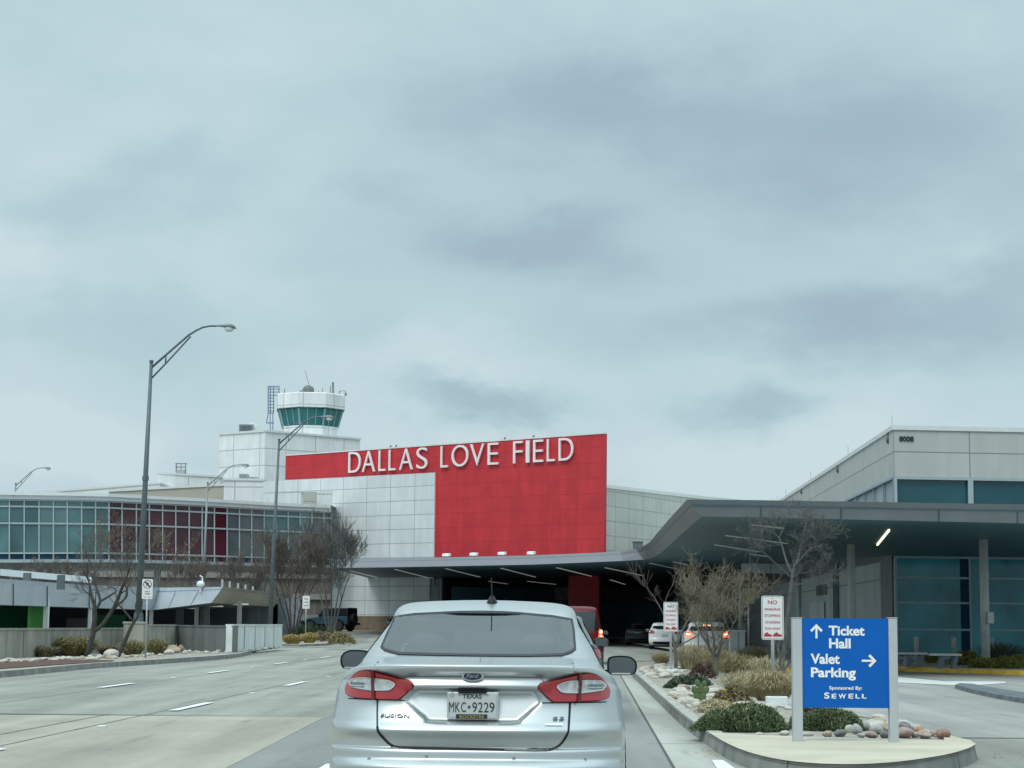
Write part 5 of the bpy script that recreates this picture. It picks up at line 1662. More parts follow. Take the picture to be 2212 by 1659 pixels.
    for s_, rp_, ep_ in ((-1, red, eye), (1, mirC(red), mirC(eye))):
        tl = project(rp_, full, 'y', .014, .03).build('tail_light', M['lamp_red'], root, smooth=True)
        ey = project(ep_, full, 'y', .019, .03).build('clear_lens', M['lamp_clear'], tl, smooth=True)
        project_line(rp_, .010, full, 'y', .008, True).build('lens_edge', M['lamp_red_dark'], tl)
        project_line(ep_, .009, full, 'y', .021, True).build('lens_bezel', M['chrome'], tl)
        sx = s_ * -1
        lv = [(-.595 if s_ < 0 else .601, .855), (-.60 if s_ < 0 else .606, .95), (-.60 if s_ < 0 else .606, 1.024)]
        project_line(lv, .017, full, 'y', .023).build('lens_joint', M['lamp_red_dark'], tl)
        lo_ = [( s_ * .70, .952), (s_ * .62, .956)] ; 
        project_line([(s_ * .735, .942), (s_ * .655, .945)], .012, full, 'y', .022).build('reflector', M['canopy_band'], tl)
        project_line([(s_ * .735, .924), (s_ * .655, .927)], .006, full, 'y', .022).build('reflector', M['canopy_band'], tl)
    # ---- shut lines
    boot = [C(345, 430), C(340, 540)]
    boot2 = arcpts([C(366, 738), C(372, 850), C(380, 925), C(395, 965), C(440, 1015), C(480, 1045), C(520, 1056), C(600, 1058)], 4) + [C(1050, 1062), C(1480, 1066)]
    boot3 = arcpts([C(1480, 1066), C(1560, 1064), C(1610, 1050), C(1655, 1012), C(1690, 950), C(1698, 880), C(1706, 750)], 4)
    project_line(boot2[:9], .007, full, 'y', .0035).build('boot_gap', M['gap'], root)
    project_line(boot2[8:], .013, full, 'y', .0035).build('boot_gap', M['gap'], root)
    project_line(boot3, .011, full, 'y', .0035).build('boot_gap', M['gap'], root)
    gl_ = C(345, 545); gr_ = C(1730, 560)
    project_line([(gl_[0], gl_[1]), (gl_[0], 1.058), (gl_[0] + .002, 1.073)], .006, full, 'y', .003).build('boot_gap', M['gap'], root)
    project_line([(gr_[0], gr_[1]), (gr_[0], 1.058), (gr_[0] - .002, 1.073)], .006, full, 'y', .003).build('boot_gap', M['gap'], root)
    gar = arcpts([C(545, 606), C(566, 586), C(600, 580)], 3) + [C(900, 577), C(1200, 577), C(1480, 580)] + arcpts([C(1480, 580), C(1510, 590), C(1525, 608)], 3)
    project_line(gar, .0035, full, 'y', .003).build('trim_gap', M['canopy_face'], root)
    project_line([C(150, 742), C(560, 744)], .006, full, 'y', .0035).build('lamp_gap', M['gap'], root)
    project_line([C(1512, 752), C(1960, 752)], .006, full, 'y', .0035).build('lamp_gap', M['gap'], root)
    # ---- number plate in its frame
    def plate_y(z): return .196
    x0, z0_ = C(858, 868); x1, z1_ = C(1212, 682)
    pr = MB(); pr.box(x0, x1, .150, .168, z0_, z1_)
    plt = pr.build('number_plate', M['plate_frame'], root, bevel=.004)
    b = MB(); b.box(x0 + .014, x1 - .014, .146, .149, z0_ + .012, z1_ - .008); b.build('plate_face', M['plate'], plt)
    O = lambda cx_, cy_: (C(cx_, cy_)[0], .146, C(cx_, cy_)[1])
    b = MB()
    text(b, 'TEXAS', O(1030, 724), (1, 0, 0), (0, 0, 1), .0245, width=.112, depth=.002, bold=.02, align='c')
    zt = C(0, 818)[1]; hz = (818 - 750) * .000849
    for ch, xa, xb in (('M', 872, 906), ('K', 915, 947), ('C', 955, 988), ('9', 1032, 1064), ('2', 1072, 1104), ('2', 1112, 1144), ('9', 1150, 1184)):
        text(b, ch, (C(xa, 0)[0], .146, zt), (1, 0, 0), (0, 0, 1), hz, width=(xb - xa) * .000849, depth=.002, bold=.0, full=True)
    dx, dz = C(1010, 783); b.add([(dx - .009, .1435, dz), (dx, .1435, dz - .011), (dx + .009, .1435, dz), (dx, .1435, dz + .011)], [(0, 1, 2, 3)])
    b.build('plate_text', M['plate_ink'], plt)
    b = MB(); a_, c_ = C(920, 862), C(1135, 832); b.box(a_[0], c_[0], .143, .1455, a_[1], c_[1]); b.build('plate_sticker', M['plate_ink'], plt)
    b = MB(); text(b, 'ROCKETER', (C(945, 0)[0], .143, C(0, 857)[1]), (1, 0, 0), (0, 0, 1), .015, width=.145, depth=.0015, bold=.0); b.build('sticker_text', M['gold'], plt)
    b = MB(); a_, c_ = C(935, 690), C(1130, 672); b.box(a_[0], c_[0], .135, .2, a_[1], c_[1]); b.build('plate_lamp', M['black_trim'], root)
    b = MB()
    for cx_ in (940, 1135): b.lathe((C(cx_, 695)[0], .146, C(cx_, 695)[1]), [(.008, 0), (.008, -.004), (0, -.005)], 10, ax='y')
    for cx_ in (892,): 
        q = C(cx_, 700); b.lathe((q[0], .146, q[1]), [(.016, 0), (.015, -.003), (0, -.003)], 5, ax='y')
    b.build('plate_bolt', M['galv'], plt)
    # ---- oval badge and lettering
    bx, bz = C(1033, 572); 
    h = full.ray_cast(Vector((bx, -5, bz)), Vector((0, 1, 0)))[0]
    by = h.y
    b = MB(); b.lathe((bx, by - .004, bz), [(.064, .012), (.064, -.004), (.056, -.010), (0, -.010)], 40, ax='y', sy=.46); bd = b.build('badge', M['chrome'], root, smooth=False)
    b = MB(); b.lathe((bx, by - .0145, bz), [(.055, .002), (.054, -.001), (0, -.002)], 40, ax='y', sy=.42); b.build('badge_oval', M['navy'], bd)
    b = MB(); text(b, 'Ford', (bx - .001, by - .017, bz - .0095), (1, 0, 0), (0, 0, 1), .021, width=.070, depth=.001, bold=-.01, shear=.35, align='c'); b.build('badge_script', M['chrome'], bd)
    def badge(body, xa, xb, cy_, hh, name='badge_letters', bold=.0, m_=None):
        q = C((xa + xb) / 2, cy_)
        h = full.ray_cast(Vector((q[0], -5, q[1])), Vector((0, 1, 0)))
        hl_ = full.ray_cast(Vector((C(xa, 0)[0], -5, q[1])), Vector((0, 1, 0)))[0]; hr_ = full.ray_cast(Vector((C(xb, 0)[0], -5, q[1])), Vector((0, 1, 0)))[0]
        ri = (hr_ - hl_).normalized(); nn = h[1] if h[1].y < 0 else -h[1]
        up_ = nn.cross(ri) * -1
        if up_.z < 0: up_ = -up_
        b = MB(); text(b, body, hl_ + nn * .003, ri, up_, hh, width=(hr_ - hl_).length, depth=.012, bold=bold)
        b.build(name, m_ or mat('badge_chrome_grey', (.36, .38, .39), .25, .7), root)
    badge('FUSION', 398, 600, 862, .020)
    badge('SE', 1588, 1662, 868, .016)
    q = C(1535, 905)
    b = MB(); pts_ = [C(1536, 888), C(1656, 890), C(1654, 906), C(1534, 904)]
    project(pts_, full, 'y', .004, .03).build('model_strip', M['chrome'], root)
    # ---- aerial, mirrors, sensors
    h = full.ray_cast(Vector((.045, 1.95, 5)), Vector((0, 0, -1)))[0]
    b = MB(); b.lathe((h.x, h.y, h.z - .012), [(.040, 0), (.037, .014), (.026, .034), (.013, .054), (0, .062)], 18, sy=1.6)
    ant = b.build('aerial_base', M['black_trim'], root, smooth=True)
    b = MB(); b.tube([(h.x, h.y, h.z + .02), (h.x, h.y - .20, h.z + .16)], [.0045, .003], 6); b.build('aerial', M['black_trim'], ant)
    project_line([Cg(*cr4(1083, 440), .7), Cg(*cr4(1083, 486), .2)], .005, full, 'y', .002).build('deck_crease', M['canopy_face'], root)
    for s_, cxm, ym in ((-1, (215, 470), 2.62), (1, (2045, 495), 2.62)):
        Yw = 11.6 + ym
        ctr = (708.5 + .3125 * cxm[0], 1278.8 + .3125 * cxm[1])
        mx_ = (ctr[0] - (1036.5 + 9.0 * ym)) * Yw / FOC; mz = 1.3 + (1350 - ctr[1]) * Yw / FOC
        mx_ = s_ * (abs(mx_)) 
        hw, hh = .105, .068
        prof = [(-1, -.55), (-.93, -.85), (-.6, -1), (.5, -1), (.88, -.8), (1, -.1), (.9, .5), (.55, .9), (0, 1), (-.6, .95), (-.92, .75), (-1, .3)]
        prof = arcpts([(s_ * a, c) for a, c in prof] + [(s_ * prof[0][0], prof[0][1])], 3)[:-1]
        b = MB(); n = len(prof)
        lay = [(1.0, 0), (1.0, .03), (.92, .10), (.6, .16), (.0, .18)]
        vs_, fs_ = [], []
        for (k, yy) in lay:
            for (a, c) in prof: vs_.append((mx_ + a * hw * k, ym + yy, mz + c * hh * k))
        for i in range(len(lay) - 1):
            for k in range(n): fs_.append((i * n + k, i * n + (k + 1) % n, (i + 1) * n + (k + 1) % n, (i + 1) * n + k))
        b.add(vs_, fs_); mir = b.build('wing_mirror', M['silver'], root, smooth=True)
        b = MB(); 
        ring = [(mx_ + a * hw, ym - .001, mz + c * hh) for a, c in prof]; rin = [(mx_ + a * hw * .87, ym + .004, mz + c * hh * .84) for a, c in prof]
        b.add(ring + rin, [(k, (k + 1) % n, n + (k + 1) % n, n + k) for k in range(n)])
        ring2 = [(mx_ + a * hw * 1.01, ym + .05, mz + c * hh * 1.01) for a, c in prof]
        b.add(ring2 + ring, [(k, (k + 1) % n, n + (k + 1) % n, n + k) for k in range(n)])
        b.build('mirror_housing', M['black_trim'], mir, smooth=False)
        b = MB(); b.poly([(mx_ + a * hw * .88, ym + .003, mz + c * hh * .85) for a, c in (prof if s_ > 0 else prof[::-1])]); b.build('mirror_glass', mat('mirror_glass', (.13, .155, .17), .06, .5, spec=.5), mir)
        b = MB(); b.bar((mx_ - s_ * hw * .8, ym + .07, mz - hh * .7), (s_ * .74, ym + .10, mz - .06), .05, .035); b.build('mirror_arm', M['black_trim'], mir)
        b = MB(); b.box(mx_ - hw * .70, mx_ + hw * .55, ym - .008, ym - .002, mz - hh * .93, mz - hh * .76); b.build('mirror_strip', M['chrome'], mir)
    b = MB()
    for cx_, cy_ in ((728, 1113), (1322, 1120), (330, 1140), (1808, 1132)):
        q = C(cx_, cy_); h = full.ray_cast(Vector((q[0], -5, q[1])), Vector((0, 1, 0)))[0]
        b.lathe((q[0], h.y - .001, q[1]), [(.011, .002), (.010, -.002), (0, -.002)], 14, ax='y')
    b.build('parking_sensor', mat('sensor_grey', (.30, .32, .33), .4, .4), root)
    project([(-.62, .26), (.62, .26), (.68, .40), (.58, .432), (-.58, .432), (-.68, .40)], full, 'y', .005, .06).build('lower_valance', M['black_trim'], root)
    for s_ in (-1, 1):
        b = MB(); b.tube([(s_ * .55, .0, .27), (s_ * .55, .25, .27)], .035, 14); b.build('exhaust', M['chrome'], root)
    # seats and headrests behind the glass are hidden by its tint
    return root
car = silver_sedan()
car.location = (-.2045, 11.6, 0)
car.rotation_euler = (0, 0, -math.radians(1.05))
# ------------------------------------------------------------------ the other vehicles
def suv_keys(Ht, Ln, w, rake=.27):
    return [(.24, .14, .90 * w, .22, .24, Ln - .15, 4, .6, 3, .6), (.42, .0, .97 * w, .36, .36, Ln, 4, .6, 3, .8), (.60, .02, w, .55, .5, Ln, 4, .6, 2.8, .9),
            (.64, .055, w, .60, .55, Ln, 4, .6, 2.8, .9), (.93, .085, .99 * w, .88, .80, Ln - .06, 4, .6, 2.8, .9), (1.03, .10, .965 * w, .98, .95, Ln - .35, 4, .6, 2.8, .9),
            (1.10, .125, .93 * w, 1.06, 1.05, Ln - 1.2, 4.5, .5, 3, .6), (Ht - .22, .12 + rake, .80 * w, Ht - .24, Ht - .26, Ln - 1.85, 5, .4, 3.5, .4),
            (Ht - .10, .19 + rake, .755 * w, Ht - .11, Ht - .12, Ln - 2.1, 5, .35, 3.5, .35), (Ht - .03, .32 + rake, .66 * w, Ht - .035, Ht - .05, Ln - 2.3, 4, .25, 3, .25),
            (Ht, .55 + rake, .42 * w, Ht, Ht - .01, Ln - 2.45, 3, .15, 3, .15), (Ht + .008, .85 + rake, .18 * w, Ht + .008, Ht + .005, Ln - 2.6, 2.5, .06, 2.5, .06)]
def simple_car(name, label, kind, paint, Ht=1.46, w=.92, Ln=4.86, brake=False, lights_hi=False, group=None):
    root = thing(name, label, 'car', (0, 0, 0), 0, group)
    keys = SEDAN if kind == 'sedan' else suv_keys(Ht, Ln, w)
    rings, _ = body_loft(keys, nrear=61, nside=16, nfront=25, step=.035)
    vs, fs = loft_mesh(rings)
    bv = bvh_of(vs, fs)
    wy = (1.10, 3.95) if kind == 'sedan' else (.95, Ln - .95)
    wr = .33 if kind == 'sedan' else (.38 if Ht > 1.7 else .33)
    arches = [(wy[0], wr, wr + .035), (wy[1], wr, wr + .035)]
    b = MB(); b.add(vs, cut_arches(vs, fs, arches)); b.build('body', paint, root, smooth=True)
    b = MB(); b.box(-.8 * w, .8 * w, .25, Ln - .2, .17, .24); b.build('underbody', M['undercar'], root)
    arch_parts(root, arches, w * .985, w - .30, None)
    for y in wy:
        for s_ in (-1, 1): add_wheel(root, s_ * (w - .125), y, wr, wr, .22, M['rim'])
    if kind == 'sedan':
        rw = [(-.60, 1.13), (.60, 1.13), (.62, 1.16), (.58, 1.34), (.45, 1.365), (-.45, 1.365), (-.58, 1.34), (-.62, 1.16)]
        side = [(1.35, 1.02), (3.15, 1.00), (2.62, 1.30), (2.45, 1.345), (1.95, 1.35), (1.72, 1.30), (1.18, 1.09)]
        ws = [(-.62, 1.02), (.62, 1.02), (.52, 1.33), (-.52, 1.33)]
        tl = [(.42, .93), (.66, .99), (.82, .97), (.845, .86), (.60, .84), (.48, .86)]
        pz = .83
    else:
        k = Ht - .19
        rw = [(-.80 * w, 1.13), (.80 * w, 1.13), (.70 * w, k), (-.70 * w, k)]
        side = [(.45, 1.13), (Ln - 1.35, 1.10), (Ln - 1.95, k), (.62, k)]
        ws = [(-.78 * w, 1.12), (.78 * w, 1.12), (.68 * w, k), (-.68 * w, k)]
        tl = [(.76 * w, .80), (.97 * w, .82), (.955 * w, 1.04), (.93 * w, 1.20), (.85 * w, 1.22), (.82 * w, 1.05)] if Ht > 1.7 else [(.60 * w, .90), (.95 * w, .88), (.95 * w, 1.06), (.84 * w, 1.12), (.66 * w, 1.02)]
        pz = .78
    project(rw, bv, 'y', .006, .12).build('rear_window', M['tint_dark'], root, smooth=True)
    project(ws, bv, '-y', .006, .15).build('windscreen', M['tint_dark'], root, smooth=True)
    for ax in ('x', '-x'): project(side, bv, ax, .006, .15).build('side_window', M['tint_dark'], root, smooth=True)
    for s_ in (-1, 1):
        pl_ = [(s_ * a, c) for a, c in tl] if s_ > 0 else [(-a, c) for a, c in reversed(tl)]
        t_ = project(pl_, bv, 'y', .012, .08).build('tail_light', M['lamp_on'] if brake else M['lamp_red'], root, smooth=True)
        if brake:
            mx_ = sum(p[0] for p in pl_) / len(pl_); mz = sum(p[1] for p in pl_) / len(pl_)
            for (dz, k) in (((.09, .45), (-.10, .5)) if Ht > 1.7 else ((0, .5),)):
                pc = [(mx_ + (a - mx_) * k, mz + dz + (c - mz) * k * .55) for a, c in pl_]
                project(pc, bv, 'y', .02, .08).build('bulb', M['lamp_hot'], t_, smooth=True)
        hp = [(s_ * .5 * w, .66), (s_ * .92 * w, .68), (s_ * .9 * w, .78), (s_ * .55 * w, .76)]
        project(hp, bv, '-y', .01, .1).build('headlight', M['lamp_clear'], root, smooth=True)
        ym = 2.62 if kind == 'sedan' else Ln - 1.75
        h = bv.ray_cast(Vector((s_ * 5, ym, 1.02)), Vector((-s_, 0, 0)))[0]
        xx = h.x + s_ * .13
        b = MB(); b.ball((xx, ym, 1.06), .1, 10, (1.15, .75, .8)); b.bar((h.x - s_ * .03, ym, 1.0), (xx, ym, 1.03), .05); mr = b.build('wing_mirror', paint if kind != 'sedan' else M['black_trim'], root, smooth=True)
        b = MB(); b.add([(xx - .09, ym - .078, 1.0), (xx + .09, ym - .078, 1.0), (xx + .09, ym - .078, 1.11), (xx - .09, ym - .078, 1.11)], [(0, 1, 2, 3)]); b.build('mirror_glass', M['tint'], mr)
    if brake and Ht < 1.7:
        zt = Ht - .15 if kind != 'sedan' else 1.372
        project([(-.16, zt - .02), (.16, zt - .02), (.16, zt + .025), (-.16, zt + .025)], bv, 'y', .015, .1).build('high_brake_light', M['lamp_hot'], root)
    h = bv.ray_cast(Vector((0, -5, pz)), Vector((0, 1, 0)))[0]
    b = MB(); b.box(-.16, .16, h.y - .02, h.y + .03, pz - .08, pz + .08); b.build('number_plate', M['plate'], root)
    project([(-.70 * w, .27), (.70 * w, .27), (.72 * w, .44), (-.72 * w, .44)], bv, 'y', .008, .12).build('bumper_trim', M['black_trim'], root)
    return root
def put(o, u, Y, yaw=-1.4, x=None):
    x = (u - 1106) / FOC * Y if x is None else x
    a = math.radians(yaw)
    o.location = (x, Y, H(x, Y)); o.rotation_euler = (0, 0, a)
    return o
M['paint_red'] = mat('red_car_paint', (.12, .010, .015), .4, .0, var=.04, coat=.1, spec=.3)
M['paint_dark'] = mat('dark_car_paint', (.018, .022, .028), .2, .3, var=.05, coat=.6)
M['paint_grey'] = mat('grey_car_paint', (.12, .145, .16), .25, .3, var=.05, coat=.5)
M['paint_white'] = mat('white_car_paint', (.72, .74, .74), .3, 0, var=.03, coat=.4)
M['paint_teal'] = mat('blue_jeep_paint', (.035, .085, .115), .35, .1, var=.08, coat=.3)
put(simple_car('dark_sedan', 'dark sedan queued just ahead of the silver car, only its mirror showing', 'sedan', M['paint_dark']), 0, 27.2, -1.4, .40)
put(simple_car('red_utility', 'red tall utility vehicle with glowing brake light, half hidden by the silver sedan', 'suv', M['paint_red'], 1.96, .98, 5.0, True), 0, 68, -2.0, 2.22)
put(simple_car('grey_sedan', 'dark grey sedan under the canopy, leftmost of the cars in the covered lanes', 'sedan', M['paint_grey']), 0, 138, -9, 8.75)
put(simple_car('white_hatchback', 'white hatchback with unlit tail lights, partly behind the smaller no parking sign', 'suv', M['paint_white'], 1.52, .92, 4.3), 0, 114, -5, 8.8)
put(simple_car('white_hatchback', 'white hatchback with three glowing brake lights behind the tan grasses', 'suv', M['paint_white'], 1.50, .93, 4.3, True), 0, 80, -3, 7.9)
put(simple_car('dark_sedan', 'dark sedan parked by the pale wall, mostly behind the silver roof pillar', 'sedan', M['paint_dark']), 850, 150, -40)

def jeep():
    root = thing('off_roader', 'dark blue boxy off roader with hardtop parked before the pale wall', 'car')
    b = MB(); b.prism([(-.78, .15, .55), (-.78, 4.05, .55), (-.78, 4.05, .98), (-.78, 2.95, 1.10), (-.78, 2.75, 1.14), (-.78, .12, 1.14)], (1.56, 0, 0)); b.build('body', M['paint_teal'], root, bevel=.04)
    b = MB(); b.prism([(-.74, .14, 1.14), (-.74, 2.72, 1.14), (-.68, 2.42, 1.80), (-.68, .20, 1.82)], (1.48, 0, 0)); b.build('hardtop', M['paint_dark'], root, bevel=.05)
    for s_ in (-1, 1):
        for (a, c) in ((.3, .95), (1.05, 1.75), (1.85, 2.5)):
            b = MB(); b.add([(s_ * .752, a, 1.2), (s_ * .752, c, 1.2), (s_ * .70, c - (.18 if c > 2.2 else 0), 1.70), (s_ * .70, a, 1.70)], [(0, 1, 2, 3)]); b.build('side_window', M['tint_dark'] if a != 1.85 else M['tint'], root)
        for y in (.85, 3.45):
            b = MB()
            for k in range(8):
                t0, t1 = math.pi * k / 8, math.pi * (k + 1) / 8
                b.add([(s_ * .76, y + .5 * math.cos(t0), .45 + .48 * math.sin(t0)), (s_ * .76, y + .5 * math.cos(t1), .45 + .48 * math.sin(t1)), (s_ * .96, y + .5 * math.cos(t1), .43 + .48 * math.sin(t1)), (s_ * .96, y + .5 * math.cos(t0), .43 + .48 * math.sin(t0))], [(0, 1, 2, 3)])
            b.build('wheel_flare', M['black_trim'], root)
            add_wheel(root, s_ * .80, y, .40, .40, .25, M['rim'])
        b = MB(); b.box(s_ * .60, s_ * .74, .10, .15, .80, 1.0); b.build('tail_light', M['lamp_red'], root)
        b = MB(); b.lathe((s_ * .5, 4.06, .82), [(.11, 0), (.10, .03), (0, .04)], 14, ax='y'); b.build('headlight', M['lamp_clear'], root)
        b = MB(); b.box(s_ * .80, s_ * 1.02, 2.5, 2.6, 1.12, 1.30); b.build('wing_mirror', M['black_trim'], root)
    b = MB(); b.lathe((0, .02, 1.0), [(.20, -.12), (.36, -.12), (.38, 0), (.36, .1), (0, .1)], 18, ax='y'); b.build('spare_wheel', M['rubber'], root, smooth=True)
    b = MB(); b.box(-.8, .8, -.08, .12, .50, .66); b.build('bumper', M['black_trim'], root)
    b = MB(); b.box(-.8, .8, 4.1, 4.3, .50, .66); b.build('bumper', M['black_trim'], root)
    b = MB(); b.add([(-.6, .165, 1.22), (.6, .165, 1.22), (.56, .19, 1.70), (-.56, .19, 1.70)], [(0, 1, 2, 3)]); b.build('rear_window', M['tint_dark'], root)
    b = MB(); b.add([(-.68, 2.735, 1.18), (.68, 2.735, 1.18), (.62, 2.50, 1.72), (-.62, 2.50, 1.72)], [(0, 1, 2, 3)]); b.build('windscreen', M['tint_dark'], root)
    return root
o = jeep(); a = math.radians(62)
o.rotation_euler = (0, 0, a); xx = (771 - 1106) / FOC * 154; o.location = (xx, 154, H(xx, 154))

# ------------------------------------------------------------------ signs
bs = thing('directional_sign', 'blue sign reading Ticket Hall and Valet Parking on two metal posts', 'sign', (0, 0, 0))
YS = 20.4
def s7(x, y): # crop of the sign -> point on the sign's plane
    return P(1382.5 + .375 * x, 1244.2 + .375 * y, YS)
kx = .375 * YS / FOC * 1.0
for (xa, xb) in ((873, 929), (1425, 1476)):
    a, c = s7(xa, 243), s7(xb, 243)
    b = MB(); b.box(a.x, c.x, YS - .055, YS + .055, .13, a.z); b.build('post', M['alu'], bs, bevel=.008)
    b = MB(); b.box(a.x - .004, c.x + .004, YS - .06, YS + .06, a.z, a.z + .008); b.build('post_cap', M['alu'], bs)
a, c = s7(929, 757), s7(1425, 246)
b = MB(); b.box(a.x, c.x, YS - .035, YS + .035, a.z, c.z); b.build('panel', M['sign_blue'], bs)
def tline(body, xa, xb, ybase, ycap, bold=.03, **kw):
    p = s7(xa, ybase); q = s7(xb, ybase); b = MB()
    text(b, body, (p.x, YS - .0355, p.z), (1, 0, 0), (0, 0, 1), (ybase - ycap) * kx, width=q.x - p.x, depth=.003, bold=bold, **kw)
    return b.build('lettering', M['sign_white'], bs)
tline('Ticket', 1084, 1290, 340, 287); tline('Hall', 1086, 1210, 414, 360)
tline('Valet', 980, 1147, 503, 448); tline('Parking', 982, 1240, 580, 527)
tline('Sponsored By:', 1087, 1275, 653, 634, .02)
xs_ = ((1058, 1088, 'S', 32), (1101, 1128, 'E', 26), (1140, 1183, 'W', 26), (1198, 1226, 'E', 26), (1238, 1264, 'L', 26), (1275, 1302, 'L', 26))
b = MB()
for (xa, xb, ch, hh) in xs_:
    p, q = s7(xa, 706), s7(xb, 706)
    text(b, ch, (p.x, YS - .0355, p.z), (1, 0, 0), (0, 0, 1), hh * kx * 1.1, width=q.x - p.x, depth=.003, bold=.025, full=True)
    if ch in 'ELW':    # slab serifs
        t = .004; w_ = q.x - p.x
        for xx in ((p.x - .004, p.x + .016),):
            b.box(xx[0], xx[1], YS - .0385, YS - .0355, p.z if ch != 'W' else p.z + hh * kx * 1.1 - t, p.z + t if ch != 'W' else p.z + hh * kx * 1.1)
            b.box(xx[0], xx[1], YS - .0385, YS - .0355, p.z + hh * kx * 1.1 - t, p.z + hh * kx * 1.1)
        if ch == 'W': b.box(q.x - .012, q.x + .005, YS - .0385, YS - .0355, p.z + hh * kx * 1.1 - t, p.z + hh * kx * 1.1)
        else: b.box(q.x - .004, q.x, YS - .0385, YS - .0355, p.z, p.z + .012)
b.build('lettering', M['sign_white'], bs)
def arrow(cx_, cy_, ang, size):
    # stem and two swept arms, as one outline
    pts = [(-.14, -1.0), (.14, -1.0), (.14, .42), (.62, -.12), (.88, .14), (0, 1.0), (-.88, .14), (-.62, -.12), (-.14, .42)]
    ca, sa = math.cos(ang), math.sin(ang)
    p = s7(cx_, cy_)
    loop = [Vector((p.x + (x * ca - y * sa) * size, YS - .0385, p.z + (x * sa + y * ca) * size)) for x, y in pts]
    r = fillpoly(loop); return r.build('arrow', M['sign_white'], bs)
arrow(1013, 318, 0, 41 * kx); arrow(1316, 488, -math.pi / 2, 42 * kx)

def post_sign(label, u, Y, w_, vtop, vbot, z0, lines, yaw=0.0, border=True, name='parking_sign', plate_m=None, group=None, icons=True, circle=False, base=False):
    p = P(u, vtop, Y); zt = p.z; zb = P(u, vbot, Y).z
    r = thing(name, label, 'sign', (p.x, Y, z0), math.radians(yaw), group)
    r_loc = Vector(r.location); r.location = (0, 0, 0); r.rotation_euler = (0, 0, 0)
    zt -= z0; zb -= z0
    h = zt - zb
    b = MB(); b.tube([(0, .03, -.02), (0, .03, zt - .03)], .03, 10); b.build('post', M['galv'], r, smooth=True)
    # rounded plate
    def rr(hw, z0_, z1_, rad):
        pts = []
        for (cx_, cz_, a0_) in ((hw - rad, z1_ - rad, 0), (-hw + rad, z1_ - rad, 90), (-hw + rad, z0_ + rad, 180), (hw - rad, z0_ + rad, 270)):
            for k in range(5):
                t = math.radians(a0_ + 22.5 * k); pts.append((cx_ + rad * math.cos(t), cz_ + rad * math.sin(t)))
        return pts
    o_ = rr(w_ / 2, zb, zt, .035)
    b = MB(); b.prism([(x, -.004, z) for x, z in reversed(o_)], (0, .008, 0)); pl_ = b.build('plate', plate_m or M['sign_plate'], r)
    if border:
        i1, i2 = rr(w_ / 2 - .012, zb + .012, zt - .012, .028), rr(w_ / 2 - .019, zb + .019, zt - .019, .022)
        b = MB(); n = len(i1); b.add([(x, -.0055, z) for x, z in i1] + [(x, -.0055, z) for x, z in i2], [(k, (k + 1) % n, n + (k + 1) % n, n + k) for k in range(n)])
        b.build('border', M['sign_ink'], pl_)
    for (body, fz, fh, fw, m_) in lines:
        b = MB(); text(b, body, (0, -.0045, zb + h * fz), (1, 0, 0), (0, 0, 1), h * fh, width=w_ * fw, depth=.0015, bold=.02, align='c'); b.build('lettering', m_, pl_)
    if icons:      # little red tow truck and car along the foot
        b = MB(); z = zb + h * .07; q = h * .06
        for s_, wv in ((-1, .17), (1, .19)):
            x = s_ * w_ * .22
            loop = [Vector((x - w_ * wv, -.0055, z)), Vector((x + w_ * wv, -.0055, z)), Vector((x + w_ * wv, -.0055, z + q * .8)), Vector((x + w_ * wv * .3, -.0055, z + q)), Vector((x - w_ * wv * .1, -.0055, z + q * 1.7)), Vector((x - w_ * wv * .6, -.0055, z + q * 1.4)), Vector((x - w_ * wv, -.0055, z + q * .8))]
            g_ = fillpoly(loop); b.add(g_.v, g_.f)
        b.build('tow_pictogram', M['sign_red'], pl_)
    if circle:
        b = MB(); n = 28; R1, R2, cz = w_ * .40, w_ * .33, zt - w_ * .50
        v1 = [(R1 * math.cos(2 * math.pi * k / n), -.0055, cz + R1 * math.sin(2 * math.pi * k / n)) for k in range(n)]
        v2 = [(R2 * math.cos(2 * math.pi * k / n), -.0055, cz + R2 * math.sin(2 * math.pi * k / n)) for k in range(n)]
        b.add(v1 + v2, [(k, (k + 1) % n, n + (k + 1) % n, n + k) for k in range(n)])
        d = R2 * .72; t = .018
        b.add([(-d - t, -.0062, cz + d - t), (-d + t, -.0062, cz + d + t), (d + t, -.0062, cz - d + t), (d - t, -.0062, cz - d - t)], [(0, 1, 2, 3)])
        b.build('prohibition_ring', M['sign_ink'], pl_)
        b = MB(); text(b, 'P', (0, -.0045, cz - R2 * .55), (1, 0, 0), (0, 0, 1), R2 * 1.1, depth=.001, bold=.03, align='c'); b.build('lettering', M['sign_ink'], pl_)
        b = MB()
        for s_ in (-1, 1): b.add([(s_ * .03, -.0055, zb + .06), (s_ * .11, -.0055, zb + .075), (s_ * .11, -.0055, zb + .045)], [(0, 1, 2)])
        b.build('arrow', M['sign_ink'], pl_)
    b = MB()
    for z in (zb + h * .1, zt - h * .06): b.lathe((0, -.005, z), [(.012, 0), (.010, -.006), (0, -.007)], 8, ax='y')
    b.build('bolt', M['galv'], pl_)
    if base:
        b = MB(); b.box(-.30, .30, -.2, .25, -.02, .10); b.build('base_block', M['barrier_white'], r, bevel=.02)
    r.location = r_loc; r.rotation_euler = (0, 0, math.radians(yaw))
    return r
np_lines = [('NO', .81, .085, .42, M['sign_red']), ('PARKING', .665, .055, .70, M['sign_red']), ('STOPPING', .52, .055, .72, M['sign_red']), ('STANDING', .37, .055, .66, M['sign_red']), ('TOW AWAY', .225, .055, .72, M['sign_red'])]
post_sign('larger white no parking sign with red lettering, just left of the blue sign', 1668.5, 33, .365, 1287, 1382, .135, np_lines, -2, group=None)
